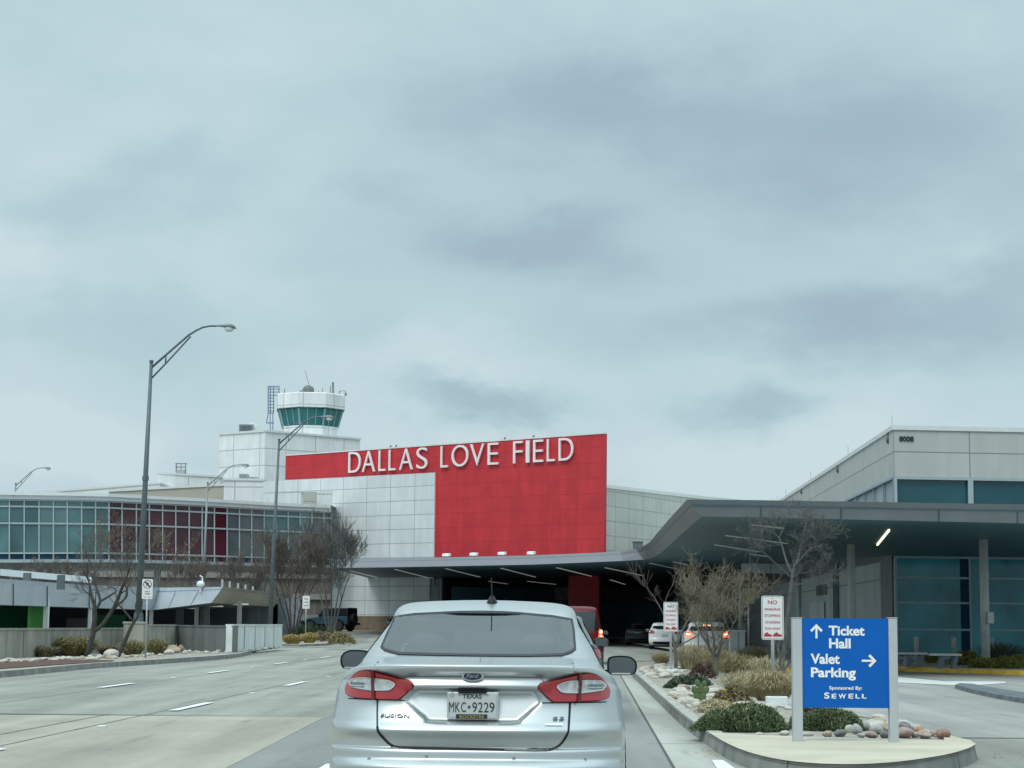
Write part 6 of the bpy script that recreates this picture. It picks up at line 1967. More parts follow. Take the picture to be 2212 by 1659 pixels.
post_sign('smaller white no parking sign on a concrete footing by the small bare tree', 1449, 50, .365, 1300.5, 1364.5, .135, [(a, z, h, w_, M['sign_ink'] if i < 1 else M['sign_red']) for i, (a, z, h, w_, m_) in enumerate(np_lines)], -2, base=True)
post_sign('white no parking sign with crossed P ring, before the lamp pillar on the left', 319, 66, .35, 1250.7, 1293.7, .135, [('ANY', .34, .07, .5, M['sign_ink']), ('TIME', .22, .07, .5, M['sign_ink'])], 4, border=False, icons=False, circle=True)
post_sign('small white regulatory sign on the verge beside the spiky plants', 661.5, 118, .42, 1287, 1315, H(-12.3, 118), [('NO', .7, .12, .5, M['sign_ink']), ('STOPPING', .45, .1, .7, M['sign_ink']), ('ANY TIME', .2, .1, .7, M['sign_ink'])], 0, border=False, icons=False)
post_sign('dull yellowish board on a post behind the round bare tree', 1617, 72, .44, 1271, 1304, .13, [], 8, name='traffic_sign', plate_m=M['sign_yellow'], border=False, icons=False)
post_sign('pale blank board low behind the round bare tree', 1508, 76, .62, 1306, 1329, .05, [], -6, name='traffic_sign', plate_m=mat('pale_board', (.36, .40, .39), .6), border=False, icons=False)
ub = thing('utility_box', 'pale grey utility cabinet beside the white hatchback with brake lights', 'utility box', (P(1592, 1380, 79).x, 79, 0))
p = ub.location; b = MB(); b.box(p.x - .30, p.x + .30, 78.8, 79.3, 0, 1.12); b.build('cabinet', M['wall_grey'], ub, uv=True, bevel=.02)
b = MB(); b.box(p.x - .33, p.x + .33, 78.77, 79.33, 1.12, 1.18); b.build('lid', M['coping'], ub)

# ------------------------------------------------------------------ benches and bollards in front of the ticket hall
def bench(label, u, Y, yaw):
    r = thing('bench', label, 'bench', (0, 0, 0), 0, 'grey slab benches by the yellow kerb')
    b = MB(); b.box(-.46, .46, -.24, .24, .37, .44); b.build('seat', M['galv'], r, bevel=.01)
    for x in (-.18, .20):
        b = MB(); b.prism([(x - .02, -.2, 0), (x + .10, -.2, 0), (x + .18, -.2, .37), (x + .06, -.2, .37)], (0, .4, 0)); b.build('leg', mat('bench_steel', (.10, .13, .16), .5, .3), r)
    p = P(u, 1400, Y); r.location = (p.x, Y, .143); r.rotation_euler = (0, 0, math.radians(yaw)); return r
bench('grey slab bench nearest the column, between the clipped shrubs', 2040, 58.3, -4)
bench('grey slab bench just right of the blue sign', 1966, 60.5, 4)
pb = None
for (u, lb) in ((1979, 'slim grey bollard behind the bench nearest the blue sign'), (2060, 'slim grey bollard behind the bench between the shrubs'), (2141, 'slim grey bollard just right of the canopy column')):
    p = P(u, 1375, 66)
    if pb is None:
        r = thing('bollard', lb, 'bollard', (0, 0, 0), 0, 'bollards before the ticket hall glazing')
        b = MB(); b.lathe((0, 0, 0), [(.085, 0), (.085, .84), (.07, .89), (0, .91)], 16); b.build('post', M['concrete'], r, smooth=True)
        b = MB(); b.lathe((0, 0, 0), [(.12, 0), (.12, .03), (.09, .035)], 16); b.build('base_ring', M['galv'], r)
        pb = r
    else: r = copy_tree(pb); r['label'] = lb
    r.location = (p.x, 66, .143)
# ------------------------------------------------------------------ plants
R = random.Random(7)
def leafmat(name, c, var=.35, scale=6):
    return mat(name, c, .7, var=var, scale=scale, spec=.25)
M['bark'] = mat('dark_bark', (.055, .052, .048), .9, var=.3, scale=8, bump=.4)
M['bark_grey'] = mat('grey_bark', (.11, .105, .095), .9, var=.3, scale=8, bump=.3)
M['bark_pale'] = mat('pale_bark', (.095, .095, .09), .9, var=.25, scale=8)
M['twig_brown'] = mat('twig_brown', (.115, .095, .08), .9, var=.25, scale=3)
M['twig_tan'] = mat('twig_tan', (.19, .165, .12), .9, var=.3, scale=3)
M['twig_grey'] = mat('twig_grey', (.105, .105, .098), .9, var=.25, scale=3)
M['grass_tan'] = leafmat('dry_grass_tan', (.36, .30, .17))
M['grass_pale'] = leafmat('dry_grass_pale', (.42, .37, .24))
M['grass_olive'] = leafmat('grass_olive', (.23, .20, .095))
M['grass_brown'] = leafmat('grass_brown', (.19, .155, .095))
M['grass_gold'] = leafmat('grass_gold', (.40, .30, .12))
M['agave'] = leafmat('spiky_green', (.06, .10, .055))
M['rosemary'] = leafmat('rosemary_green', (.078, .118, .054), .5, 4)
M['rosemary_dark'] = leafmat('rosemary_dark', (.040, .068, .045), .5, 5)
M['red_twig'] = leafmat('reddish_bush', (.085, .05, .038), .3)
M['lime'] = leafmat('yellow_green_leaf', (.20, .20, .05), .35)
M['grey_grass'] = leafmat('grey_green_grass', (.10, .13, .11), .3)
M['leaf_yellow'] = leafmat('autumn_leaf', (.30, .23, .04), .4)
M['cactus'] = leafmat('cactus_pad', (.10, .15, .065), .25)
M['flower'] = leafmat('yellow_flower', (.55, .42, .04), .2)
M['flower_pale'] = leafmat('cream_flower', (.62, .58, .36), .15)

def branch(bt, bw, p, d, ln, r, dep, rng, spread=.55, up=.12, nsub=3, tw=.004, shrink=.68, rmin=.012):
    """one limb and what grows from it; thick wood goes to bt, fine twigs to bw"""
    n = 3 if dep > 1 else 2
    pts, rad = [p.copy()], [r]
    q, dd = p.copy(), d.normalized()
    for i in range(n):
        dd = (dd + Vector((rng.uniform(-1, 1), rng.uniform(-1, 1), rng.uniform(-.6, 1) + up * 2)) * .20).normalized()
        q = q + dd * ln / n
        pts.append(q.copy()); rad.append(max(tw * .7, r * (1 - (.45 * (i + 1) / n))))
    (bt if r > rmin else bw).tube(pts, rad, 6 if r > rmin else 3, cap=False)
    if dep <= 0: return
    for k in range(nsub):
        t = rng.uniform(.35, 1.0) if k else 1.0
        idx = min(n, max(1, int(round(t * n))))
        s_ = pts[idx]
        a = Vector((rng.gauss(0, 1), rng.gauss(0, 1), rng.gauss(0, .8) + up * 3))
        nd = (dd + a.normalized() * spread * rng.uniform(.7, 1.4)).normalized()
        branch(bt, bw, s_, nd, ln * shrink * rng.uniform(.75, 1.2), max(tw, rad[idx] * .62), dep - 1, rng, spread, up, nsub, tw, shrink, rmin)

def bare_tree(name, label, limbs, seed, bark, twig, dep=4, spread=.6, up=.1, nsub=3, tw=.004, ln=.8, group=None, cat='tree', leaves=None, shrink=.7, rmin=.012, side=2):
    """limbs: polylines of (point, radius); twigs grow from their upper ends"""
    rng = random.Random(seed)
    base = Vector(limbs[0][0][0])
    t = thing(name, label, cat, base, 0, group)
    bt, bw = MB(), MB()
    for lb in limbs:
        pts = smooth_pts([p for p, _ in lb], 3); rr = [r for _, r in lb]
        rad = [interp(i / (len(pts) - 1), [k / (len(rr) - 1) for k in range(len(rr))], rr) for i in range(len(pts))]
        bt.tube(pts, rad, 8)
        d = (pts[-1] - pts[-2]).normalized()
        for k in range(2):
            branch(bt, bw, pts[-1], (d + Vector((rng.gauss(0, .35), rng.gauss(0, .35), .1))).normalized(), ln * rng.uniform(.8, 1.15), rad[-1] * .8, dep, rng, spread, up, nsub, tw, shrink, rmin)
        for k in range(side):
            i = rng.randint(len(pts) // 2, len(pts) - 1)
            branch(bt, bw, pts[i], (d * .4 + Vector((rng.gauss(0, 1), rng.gauss(0, 1), .5))).normalized(), ln * rng.uniform(.6, 1.0), rad[i] * .5, dep - 1, rng, spread, up, nsub, tw, shrink, rmin)
    bt.build('trunk', bark, t, smooth=True)
    cr_ = bw.build('crown', twig, t)
    if leaves:
        b = MB(); m_, cnt, size = leaves
        for k in range(cnt):
            v = Vector(rng.choice(bw.v)); a = rng.uniform(0, 6.28); s_ = size * rng.uniform(.6, 1.3)
            e1 = Vector((math.cos(a), math.sin(a), rng.uniform(-.5, .5))) * s_; e2 = Vector((-math.sin(a) * .5, math.cos(a) * .5, rng.uniform(-1, 1))).normalized() * s_ * .6
            b.add([v, v + e1 + e2 * .5, v + e1 * 1.6, v + e1 - e2 * .5], [(0, 1, 2, 3)])
        b.build('leaves', m_, t)
    return t
def PL(seq, Y, dy=0.0):
    """limb through photograph points at about the distance Y"""
    return [(P(u, v, Y + dy * i / max(1, len(seq) - 1)), r) for i, (u, v, r) in enumerate(seq)]
def fc(x, y): return (.17187 * x, 1175.1 + .17187 * y)
def L1(seq, Y, dy=0.0): return PL([(*fc(x, y), r) for x, y, r in seq], Y, dy)
g0 = lambda u, Y, z=.13: Vector(((u - 1106) / FOC * Y, Y, z))
bare_tree('bare_tree', 'dark leafless tree forking low, in front of the concrete wall at left',
          [[(g0(199, 68), .10)] + L1([(1165, 1150, .09), (1180, 1010, .085), (1195, 830, .065), (1150, 650, .05), (1120, 480, .035)], 68),
           L1([(1175, 1100, .08), (1290, 1010, .07), (1430, 800, .068), (1500, 640, .06), (1545, 520, .045), (1600, 400, .03)], 68, -.4),
           L1([(1195, 830, .06), (1260, 720, .05), (1215, 560, .04), (1190, 440, .03)], 68, .5),
           L1([(1262, 720, .04), (1380, 650, .035), (1460, 590, .025), (1400, 540, .02), (1330, 570, .015)], 68, .3),
           L1([(1400, 850, .04), (1480, 770, .035), (1590, 660, .035), (1590, 560, .025)], 68, -.6)], 11, M['bark'], M['twig_grey'], dep=4, ln=.55, tw=.0042, nsub=3,
          leaves=None)
bare_tree('bare_tree', 'thin dark crooked tree leaning right beside the lamp pillar',
          [[(g0(267, 67.5), .075)] + L1([(1570, 1220, .07), (1640, 1060, .06), (1700, 950, .055), (1735, 900, .05), (1710, 780, .045), (1740, 700, .04), (1775, 640, .03), (1780, 520, .02)], 67.5),
           L1([(1660, 960, .035), (1580, 860, .03), (1515, 790, .025)], 67.5)], 12, M['bark'], M['twig_grey'], dep=3, ln=.5, tw=.0045)
# brown trees behind the garage and round the verge
def far_tree(label, u, Y, w_px, vtop, seed, twig, bark, stems=4, group='leafless trees behind the garage', dep=4, leaves=None, up=.16, nsub=4, tw=.011):
    rng = random.Random(seed)
    x = (u - 1106) / FOC * Y; z0 = H(x, Y) + .05
    top = P(u, vtop, Y).z; hh = top - z0; w_ = w_px / FOC * Y
    limbs = []
    for k in range(stems):
        a = rng.uniform(0, 6.28); lean = (k - (stems - 1) / 2) / stems * w_ * .75
        b0 = Vector((x + lean * .12, Y + rng.uniform(-.2, .2), z0))
        limbs.append([(b0, .065), (b0 + Vector((lean * .3, rng.uniform(-.4, .4), hh * .24)), .05), (b0 + Vector((lean * .75, rng.uniform(-.8, .8), hh * .48)), .035)])
    return bare_tree('bare_tree', label, limbs, seed, bark, twig, dep=dep, spread=.6, up=up, nsub=nsub, tw=tw, ln=hh * .225, group=group, leaves=leaves, rmin=.028, shrink=.72)
far_tree('dense brown leafless tree beside the end of the glass bridge', 640, 122, 130, 1165, 21, M['twig_brown'], M['bark'], 6, None, leaves=None)
far_tree('pale twiggy leafless tree in front of the white wall', 722, 132, 120, 1132, 22, M['twig_grey'], M['bark_grey'], 5, None)
far_tree('brown leafless tree under the right end of the maroon glazing', 545, 148, 130, 1216, 23, M['twig_brown'], M['bark'], 4)
far_tree('brown leafless tree under the middle of the maroon glazing', 425, 150, 130, 1208, 24, M['twig_brown'], M['bark'], 4)
far_tree('low brown leafless tree at the left edge below the bridge', 60, 146, 150, 1222, 25, M['twig_brown'], M['bark'], 4)
far_tree('brown leafless tree left of the front bare tree, below the teal glazing', 150, 148, 130, 1222, 26, M['twig_brown'], M['bark'], 4, leaves=(M['leaf_yellow'], 60, .12))
far_tree('young tree with a few yellow leaves before the maroon glazing', 275, 132, 110, 1118, 27, M['twig_brown'], M['bark_grey'], 3, None, dep=3, leaves=(M['leaf_yellow'], 260, .10))
far_tree('sparse tree with a few yellow leaves right of the front lamp', 372, 140, 90, 1150, 28, M['twig_brown'], M['bark_grey'], 3, None, dep=3, nsub=3, leaves=(M['leaf_yellow'], 120, .10))
# right island
def f5(x, y): return (1296 + .23434 * x, 1123.3 + .23434 * y)
def L5(seq, Y, dy=0.0): return PL([(*f5(x, y), r) for x, y, r in seq], Y, dy)
rt_ = random.Random(5)
def round_tree():
    Y = 47
    limbs = [[(g0(1549, Y), .05)] + L5([(1065, 1360, .045), (1060, 1270, .042), (1010, 1180, .03), (985, 1050, .02)], Y), L5([(1075, 1300, .035), (1110, 1180, .03), (1130, 1040, .02), (1150, 900, .015)], Y, .3),
             L5([(1060, 1270, .03), (1050, 1100, .025), (1020, 950, .015)], Y, -.3), L5([(1110, 1180, .02), (1200, 1020, .015), (1260, 900, .012)], Y, -.2), L5([(1010, 1180, .02), (900, 1000, .015), (830, 850, .012)], Y, .2)]
    return bare_tree('bare_tree', 'round crowned leafless tree on the island behind the tan grasses', limbs, 31, M['bark_grey'], M['twig_tan'], dep=4, spread=.95, up=.08, nsub=4, tw=.0032, ln=.47, shrink=.76, side=4,
                     leaves=(M['twig_tan'], 500, .02))
round_tree()
bare_tree('bare_tree', 'tall spreading leafless tree rising behind the larger no parking sign',
          [[(g0(1688, 44), .06)] + L5([(1680, 1350, .05), (1700, 1150, .045), (1730, 880, .042), (1760, 640, .04), (1775, 500, .036), (1800, 420, .03)], 44),
           L5([(1775, 500, .03), (1720, 380, .025), (1680, 240, .018), (1650, 160, .012)], 44, .4), L5([(1790, 440, .025), (1860, 350, .02), (1960, 250, .014)], 44, -.4),
           L5([(1765, 600, .018), (1850, 590, .014), (1930, 570, .010)], 44, .3), L5([(1770, 540, .022), (1650, 430, .016), (1540, 330, .012), (1480, 280, .009)], 44, -.3), L5([(1800, 420, .02), (1850, 260, .014), (1880, 120, .01)], 44, .6)],
          32, M['bark_pale'], M['twig_grey'], dep=5, spread=.75, up=.0, nsub=3, tw=.0030, ln=.30, shrink=.76)
bare_tree('bare_tree', 'small crooked leafless tree beside the smaller no parking sign',
          [[(g0(1461, 52), .05)] + L5([(700, 1290, .045), (690, 1180, .04), (660, 1050, .03), (600, 900, .02), (540, 780, .014), (480, 680, .010)], 52), L5([(690, 1180, .035), (745, 1060, .03), (800, 940, .025), (880, 830, .018)], 52, .2),
           L5([(690, 1180, .025), (800, 1120, .018), (920, 1060, .012)], 52, -.3), L5([(600, 900, .012), (600, 760, .01), (640, 650, .008)], 52)], 33, M['bark_grey'], M['twig_brown'], dep=3, ln=.38, tw=.004, nsub=3)
bare_tree('bare_shrub', 'low many stemmed leafless shrub left of the blue sign post',
          [[(g0(1692, 37), .03)] + L5([(1680, 1420, .028), (1660, 1300, .022), (1640, 1180, .014)], 37), [(g0(1694, 37), .025)] + L5([(1700, 1400, .022), (1740, 1320, .018), (1790, 1260, .012)], 37), [(g0(1690, 37), .025)] + L5([(1690, 1380, .02), (1700, 1250, .014)], 37)],
          34, M['bark_grey'], M['twig_grey'], dep=3, ln=.3, tw=.003, cat='shrub')

def clump(name, label, c, w_, h, n, m_, cat='grass clump', group=None, seed=1, droop=.5, bw=.007, deep=None, squash=1.0):
    """a tuft: many thin blades springing from one crown and arching out"""
    rng = random.Random(seed)
    r = MB()
    dp = (deep or w_)
    for k in range(n):
        a = rng.uniform(0, 2 * math.pi); q = math.sqrt(rng.random())
        bx, by = c[0] + math.cos(a) * q * w_ * .28, c[1] + math.sin(a) * q * dp * .28
        out = Vector((math.cos(a) * w_, math.sin(a) * dp, 0)) * .5 * q * rng.uniform(.5, 1.15)
        hh = h * rng.uniform(.55, 1.08) * (1 - .25 * q)
        s_ = Vector((-math.sin(a + rng.uniform(-1, 1)), math.cos(a + rng.uniform(-1, 1)), 0)) * bw * rng.uniform(.6, 1.4)
        p0 = Vector((bx, by, c[2])); p1 = p0 + out * .35 + Vector((0, 0, hh * .62)); p2 = p0 + out * .75 + Vector((0, 0, hh * .98)); p3 = p0 + out * (1 + droop * .35) + Vector((0, 0, hh * (1 - droop * .35 * q)))
        r.add([p0 - s_, p0 + s_, p1 - s_ * .9, p1 + s_ * .9, p2 - s_ * .6, p2 + s_ * .6, p3], [(0, 1, 3, 2), (2, 3, 5, 4), (4, 5, 6)])
    o = r.build(name, m_)
    return tag(o, label, cat, group)
def clump_px(name, label, u, vb, wpx, hpx, m_, n=420, z=.135, **kw):
    p = G(u, vb, z); k = p.y / FOC
    return clump(name, label, (p.x, p.y, z), wpx * k, hpx * k, n, m_, deep=min(wpx * k, 1.6), **kw)
sd = 100
for (lab, u, vb, w_, h, m_, n, bw) in [
    ('olive fountain grass mound in the left bed, largest of the row', 163, 1417, 92, 46, 'grass_olive', 1500, .012),
    ('low brown grass tuft at the left end of the left bed row', 95, 1419, 56, 26, 'grass_brown', 700, .012),
    ('short brown tuft right of the dark bare tree', 238, 1416, 60, 24, 'grass_brown', 800, .012),
    ('tan green grass mound before the lamp pillar', 287, 1415, 54, 34, 'grass_olive', 800, .012),
    ('olive grass mound right of the crossed P sign', 337, 1414, 48, 38, 'grass_olive', 900, .012)]:
    sd += 1; clump_px('grass_clump', lab, u, vb, w_, h, M[m_], n, seed=sd, bw=bw)
clump_px('grass_clump', 'bright golden grass on the verge beyond the pale slab wall', 632, 1391, 44, 22, M['grass_gold'], 700, z=.2, seed=111, bw=.02)
clump_px('grass_clump', 'golden grass tuft at the right end of the verge', 668, 1389, 34, 24, M['grass_gold'], 600, z=.25, seed=112, bw=.02)
clump('spiky_plant', 'green spiky plants behind the golden verge grass', (-12.2, 126, .3), 2.0, 1.0, 260, M['agave'], 'plant', seed=113, droop=.1, bw=.035)
clump('spiky_plant', 'green spiky plant beside the small regulatory sign', (-12.9, 123, .25), 1.7, 1.05, 220, M['agave'], 'plant', seed=114, droop=.1, bw=.035)
def leafy(name, label, c, w_, dp, h, n, m_, cat='shrub', size=.03, seed=1, upright=.5, flowers=None, group=None):
    """a shrub: leaf-sized faces through an uneven low mound, densest near its skin"""
    rng = random.Random(seed)
    b = MB()
    lumps = [(rng.uniform(-.40, .40) * w_, rng.uniform(-.40, .40) * dp, rng.uniform(.55, 1.0)) for _ in range(9)]
    def topz(x, y):
        z = 0
        for (lx, ly, k) in lumps:
            d2 = ((x - lx) / (w_ * .33)) ** 2 + ((y - ly) / (dp * .33)) ** 2
            z = max(z, k * math.exp(-d2))
        e = (x / (w_ * .5)) ** 2 + (y / (dp * .5)) ** 2
        return h * z * max(0.0, 1 - e ** 3)
    skin = []
    while len(skin) < n:
        x, y = rng.uniform(-.5, .5) * w_, rng.uniform(-.5, .5) * dp
        tz = topz(x, y)
        if tz < .03 * h: continue
        z = tz * (1 - abs(rng.gauss(0, .22)))
        if z < 0: continue
        skin.append((x, y, z))
        p = Vector((c[0] + x, c[1] + y, c[2] + z))
        d = Vector((rng.gauss(0, 1), rng.gauss(0, 1), rng.gauss(upright, .6))).normalized()
        s_ = d.cross(Vector((rng.gauss(0, 1), rng.gauss(0, 1), rng.gauss(0, 1)))).normalized() * size * .22
        l_ = size * rng.uniform(.7, 1.5)
        b.add([p - s_, p + d * l_ * .5 - s_ * 1.2, p + d * l_, p + d * l_ * .5 + s_ * 1.2], [(0, 1, 2, 3)])
    t = thing(name, label, cat, c, 0, group)
    b.build('foliage', m_, t)
    if size < .06 and n > 4000:
        db = MB()
        for k in range(n // 14):
            x, y, z = rng.choice(skin); p = Vector((c[0] + x, c[1] + y, c[2] + z))
            d = Vector((rng.gauss(0, .6), rng.gauss(0, .6), 1)).normalized(); s_ = Vector((d.y, -d.x, .1)).normalized() * size * .12; l_ = size * rng.uniform(1.2, 2.6)
            db.add([p - s_, p + s_, p + d * l_], [(0, 1, 2)])
        db.build('dry_stems', M['grass_pale'], t)
    st = MB()
    for k in range(14):
        x, y, z = rng.choice(skin)
        st.tube([(c[0] + x * .25, c[1] + y * .25, c[2] - .02), (c[0] + x * .7, c[1] + y * .7, c[2] + z * .6), (c[0] + x, c[1] + y, c[2] + z * .95)], [.012, .008, .004], 4)
    st.build('stems', M['bark'], t)
    if flowers:
        m2, cnt, fs_ = flowers; fb = MB()
        for k in range(cnt):
            x, y, z = rng.choice(skin); z = topz(x, y) + .02
            for q in range(5):
                a = q * 1.257; fb.add([(c[0] + x, c[1] + y, c[2] + z), (c[0] + x + fs_ * math.cos(a - .4), c[1] + y + fs_ * math.sin(a - .4) * .6, c[2] + z + .01), (c[0] + x + fs_ * 1.3 * math.cos(a), c[1] + y, c[2] + z + fs_ * math.sin(a)), (c[0] + x + fs_ * math.cos(a + .4), c[1] + y + .01, c[2] + z + fs_ * .6 * math.sin(a + .4))], [(0, 1, 2, 3)])
        fb.build('flowers', m2, t)
    return t
def leafy_px(name, label, u, vb, wpx, hpx, n, m_, dp=1.2, z=.135, **kw):
    p = G(u, vb, z); k = p.y / FOC
    return leafy(name, label, (p.x, p.y + dp * .5, z), wpx * k, dp, hpx * k, n, m_, **kw)
leafy_px('bush', 'reddish brown bush against the dark grey concrete wall', 429, 1406, 40, 38, 1400, M['red_twig'], .9, size=.10, seed=201)
leafy_px('bush', 'round grey green bush at the right end of the far verge', 734, 1391, 58, 26, 1300, M['grass_olive'], 2.0, .3, size=.13, seed=202)
leafy_px('bush', 'small brown bush on the far verge left of the round bush', 692, 1385, 40, 24, 800, M['grass_brown'], 1.6, .35, size=.13, seed=203)
# island planting, near to far
leafy_px('ground_shrub', 'wide dark green needle shrub left of the blue sign posts', 1610, 1583, 212, 58, 24000, M['rosemary'], 1.25, size=.036, seed=211, flowers=(M['flower'], 2, .022))
leafy_px('ground_shrub', 'dark green needle shrub between the blue sign posts', 1806, 1581, 166, 56, 18000, M['rosemary'], 1.2, size=.036, seed=212)
leafy_px('ground_shrub', 'dark green creeping shrub spilling to the kerb before the small bare tree', 1497, 1489, 112, 34, 8500, M['rosemary_dark'], 1.5, size=.042, seed=213)
leafy_px('flower_clump', 'brown withered clump with yellow flowers, in front of the tan grasses', 1592, 1530, 90, 46, 1500, M['grass_brown'], 1.0, size=.06, seed=214, flowers=(M['flower'], 10, .028))
leafy_px('flower_clump', 'clump of cream flowers just behind the wide dark green shrub', 1560, 1542, 100, 30, 900, M['grass_pale'], .8, size=.05, seed=215, flowers=(M['flower_pale'], 14, .03))
leafy_px('bush', 'reddish withered bush behind the creeping dark shrub', 1520, 1467, 60, 34, 1200, M['red_twig'], .9, size=.06, seed=216)
for (lab, u, vb, w_, h, m_, n, dr) in [
    ('short tan grass tuft nearest the kerb beyond the small sign', 1428, 1433, 44, 25, 'grass_tan', 500, .5),
    ('tan feathery grass behind the smaller no parking sign', 1494, 1446, 72, 58, 'grass_pale', 1100, .5),
    ('tan grass mound at the foot of the round bare tree', 1553, 1450, 70, 52, 'grass_tan', 1000, .5),
    ('olive tan grass mound right of the round bare tree', 1606, 1474, 92, 62, 'grass_olive', 1500, .6),
    ('pale feathery grass left of the low leafless shrub', 1655, 1476, 84, 62, 'grass_pale', 900, .6),
    ('tan grass with yellow seed heads beside the blue sign post', 1668, 1514, 110, 70, 'grass_tan', 1300, .7),
    ('wispy pale grass in the middle of the island in front of the olive mound', 1610, 1506, 100, 62, 'grass_pale', 900, .7),
    ('far tan grass before the white hatchback with brake lights', 1520, 1424, 110, 34, 'grass_tan', 1000, .5),
    ('far olive grass behind the larger no parking sign', 1630, 1436, 80, 44, 'grass_olive', 900, .5)]:
    sd += 1; clump_px('grass_clump', lab, u, vb, w_, h, M[m_], n, seed=sd, droop=dr, bw=.006)
pr_ = thing('cactus', 'prickly pear cactus with flat green pads near the kerb', 'cactus', G(1511, 1518, .135))
c = pr_.location
for (dx, dz, rr, ang) in ((-.03, .07, .075, -.2), (.05, .08, .07, .3), (-.07, .19, .065, -.5), (.02, .20, .07, .1), (.10, .19, .06, .6), (-.03, .30, .055, -.2), (.07, .29, .05, .4)):
    b = MB(); vs_, n = [], 12
    b.ball((0, 0, 0), rr, 12, (.8, .22, 1.1))
    ca, sa = math.cos(ang), math.sin(ang)
    b.v = [(c.x + dx + x * ca + z * sa, c.y + y, c.z + dz - x * sa + z * ca) for x, y, z in b.v]
    b.build('pad', M['cactus'], pr_, smooth=True)
# hall side planting
clump_px('grass_clump', 'grey green wispy grass behind the canopy column', 2165, 1436, 90, 52, M['grey_grass'], 900, seed=141, bw=.008, z=.145)
clump_px('grass_clump', 'tan and green grass in the background between the benches', 2012, 1432, 34, 22, M['lime'], 400, seed=142, bw=.008, z=.145)
leafy_px('bush', 'yellow green bush between the right bench and the column', 2094, 1437, 62, 32, 2200, M['lime'], 1.2, .145, size=.09, seed=221)
leafy_px('bush', 'yellow green bush in front of the column by the yellow kerb', 2140, 1443, 70, 26, 2200, M['lime'], 1.0, .145, size=.09, seed=222)
leafy_px('bush', 'yellow green bush at the right edge by the yellow kerb', 2198, 1444, 66, 28, 2200, M['lime'], 1.0, .145, size=.09, seed=223)

# ------------------------------------------------------------------ stones
def stone_mesh(seed, m_):
    rng = random.Random(seed)
    bm = bmesh.new(); bmesh.ops.create_icosphere(bm, subdivisions=3, radius=1.0)
    ks = [(Vector((rng.gauss(0, 1), rng.gauss(0, 1), rng.gauss(0, 1))).normalized(), rng.uniform(.55, .95)) for _ in range(9)]
    for v in bm.verts:
        p = v.co.copy()
        for nrm, d in ks:
            q = p.dot(nrm) - d
            if q > 0: p -= nrm * q * .8
        v.co = p * (1 + .03 * math.sin(7 * p.x + seed) * math.cos(6 * p.y))
    me = bpy.data.meshes.new('stone'); bm.to_mesh(me); bm.free()
    me.polygons.foreach_set('use_smooth', [True] * len(me.polygons)); me.materials.append(m_)
    return me
M['stone_white'] = mat('stone_white', (.50, .475, .42), .85, var=.2, scale=2, bump=.3, bscale=8)
M['stone_tan'] = mat('stone_tan', (.40, .33, .26), .85, var=.25, scale=2, bump=.3, bscale=8)
M['stone_grey'] = mat('stone_grey', (.36, .37, .355), .85, var=.25, scale=2, bump=.3, bscale=8)
M['stone_dark'] = mat('stone_dark', (.19, .19, .185), .85, var=.25, scale=2, bump=.3, bscale=8)
M['stone_pink'] = mat('stone_pink', (.42, .31, .27), .85, var=.2, scale=2, bump=.3, bscale=8)
M['stone_red'] = mat('stone_red', (.29, .18, .14), .85, var=.25, scale=2, bump=.3, bscale=8)
M['stone_orange'] = mat('stone_orange', (.42, .25, .15), .85, var=.2, scale=2, bump=.3, bscale=8)
SM = {k: [stone_mesh(i * 10 + j, M['stone_' + k]) for j in range(3)] for i, k in enumerate(('white', 'tan', 'grey', 'dark', 'pink', 'red', 'orange'))}
def stone(kind, x, y, z, rx, ry, rz_, label, group=None, name='stone', rot=None, rng=R):
    o = bpy.data.objects.new(name, rng.choice(SM[kind])); COL.objects.link(o)
    o.location = (x, y, z + rz_ * .55); o.scale = (rx, ry, rz_)
    o.rotation_euler = (rng.uniform(-.2, .2), rng.uniform(-.2, .2), rot if rot is not None else rng.uniform(0, 6.28))
    return tag(o, label, 'stone', group)
def boulder(kind, u, vb, wpx, hpx, label):
    p = G(u, vb, .155); k = p.y / FOC
    return stone(kind, p.x, p.y + wpx * k * .3, .15, wpx * k * .44, wpx * k * .38, hpx * k * .56, label, None, 'boulder', R.uniform(-.3, .3))
boulder('grey', 1853, 1583, 30, 24, 'round grey boulder tallest of the heap between the blue sign posts')
boulder('dark', 1816, 1588, 34, 18, 'flat dark grey boulder at the left of the heap under the blue sign')
boulder('grey', 1897, 1583, 38, 22, 'grey boulder just left of the right blue sign post')
boulder('pink', 1884, 1592, 34, 16, 'low pinkish boulder in front of the heap under the blue sign')
boulder('dark', 1912, 1591, 24, 18, 'dark boulder touching the right blue sign post')
boulder('dark', 1956, 1577, 46, 22, 'long dark brown boulder just right of the blue sign')
boulder('orange', 1988, 1582, 26, 17, 'small orange brown boulder right of the blue sign')
boulder('pink', 1956, 1591, 50, 24, 'large pale pinkish boulder right of the blue sign')
boulder('tan', 1999, 1592, 40, 18, 'tan boulder next to the reddish boulder at the island tip')
boulder('red', 2040, 1593, 42, 22, 'reddish brown boulder at the right tip of the island')
boulder('white', 1697, 1588, 30, 12, 'pale boulder against the left blue sign post')
boulder('white', 1742, 1590, 42, 10, 'flat pale boulder just right of the left blue sign post')
boulder('tan', 1790, 1590, 30, 14, 'tan boulder left of the dark flat one under the blue sign')
boulder('white', 1641, 1588, 22, 8, 'small white stone in front of the wide dark green shrub')
boulder('grey', 1872, 1575, 30, 22, 'rounded pale grey boulder at the back of the heap under the blue sign')
boulder('white', 1838, 1579, 26, 16, 'whitish boulder at the back left of the heap under the blue sign')
boulder('tan', 1915, 1578, 30, 20, 'tan boulder at the back of the heap behind the right blue sign post')
boulder('grey', 1978, 1590, 24, 14, 'small grey boulder between the pale pinkish and tan ones right of the sign')
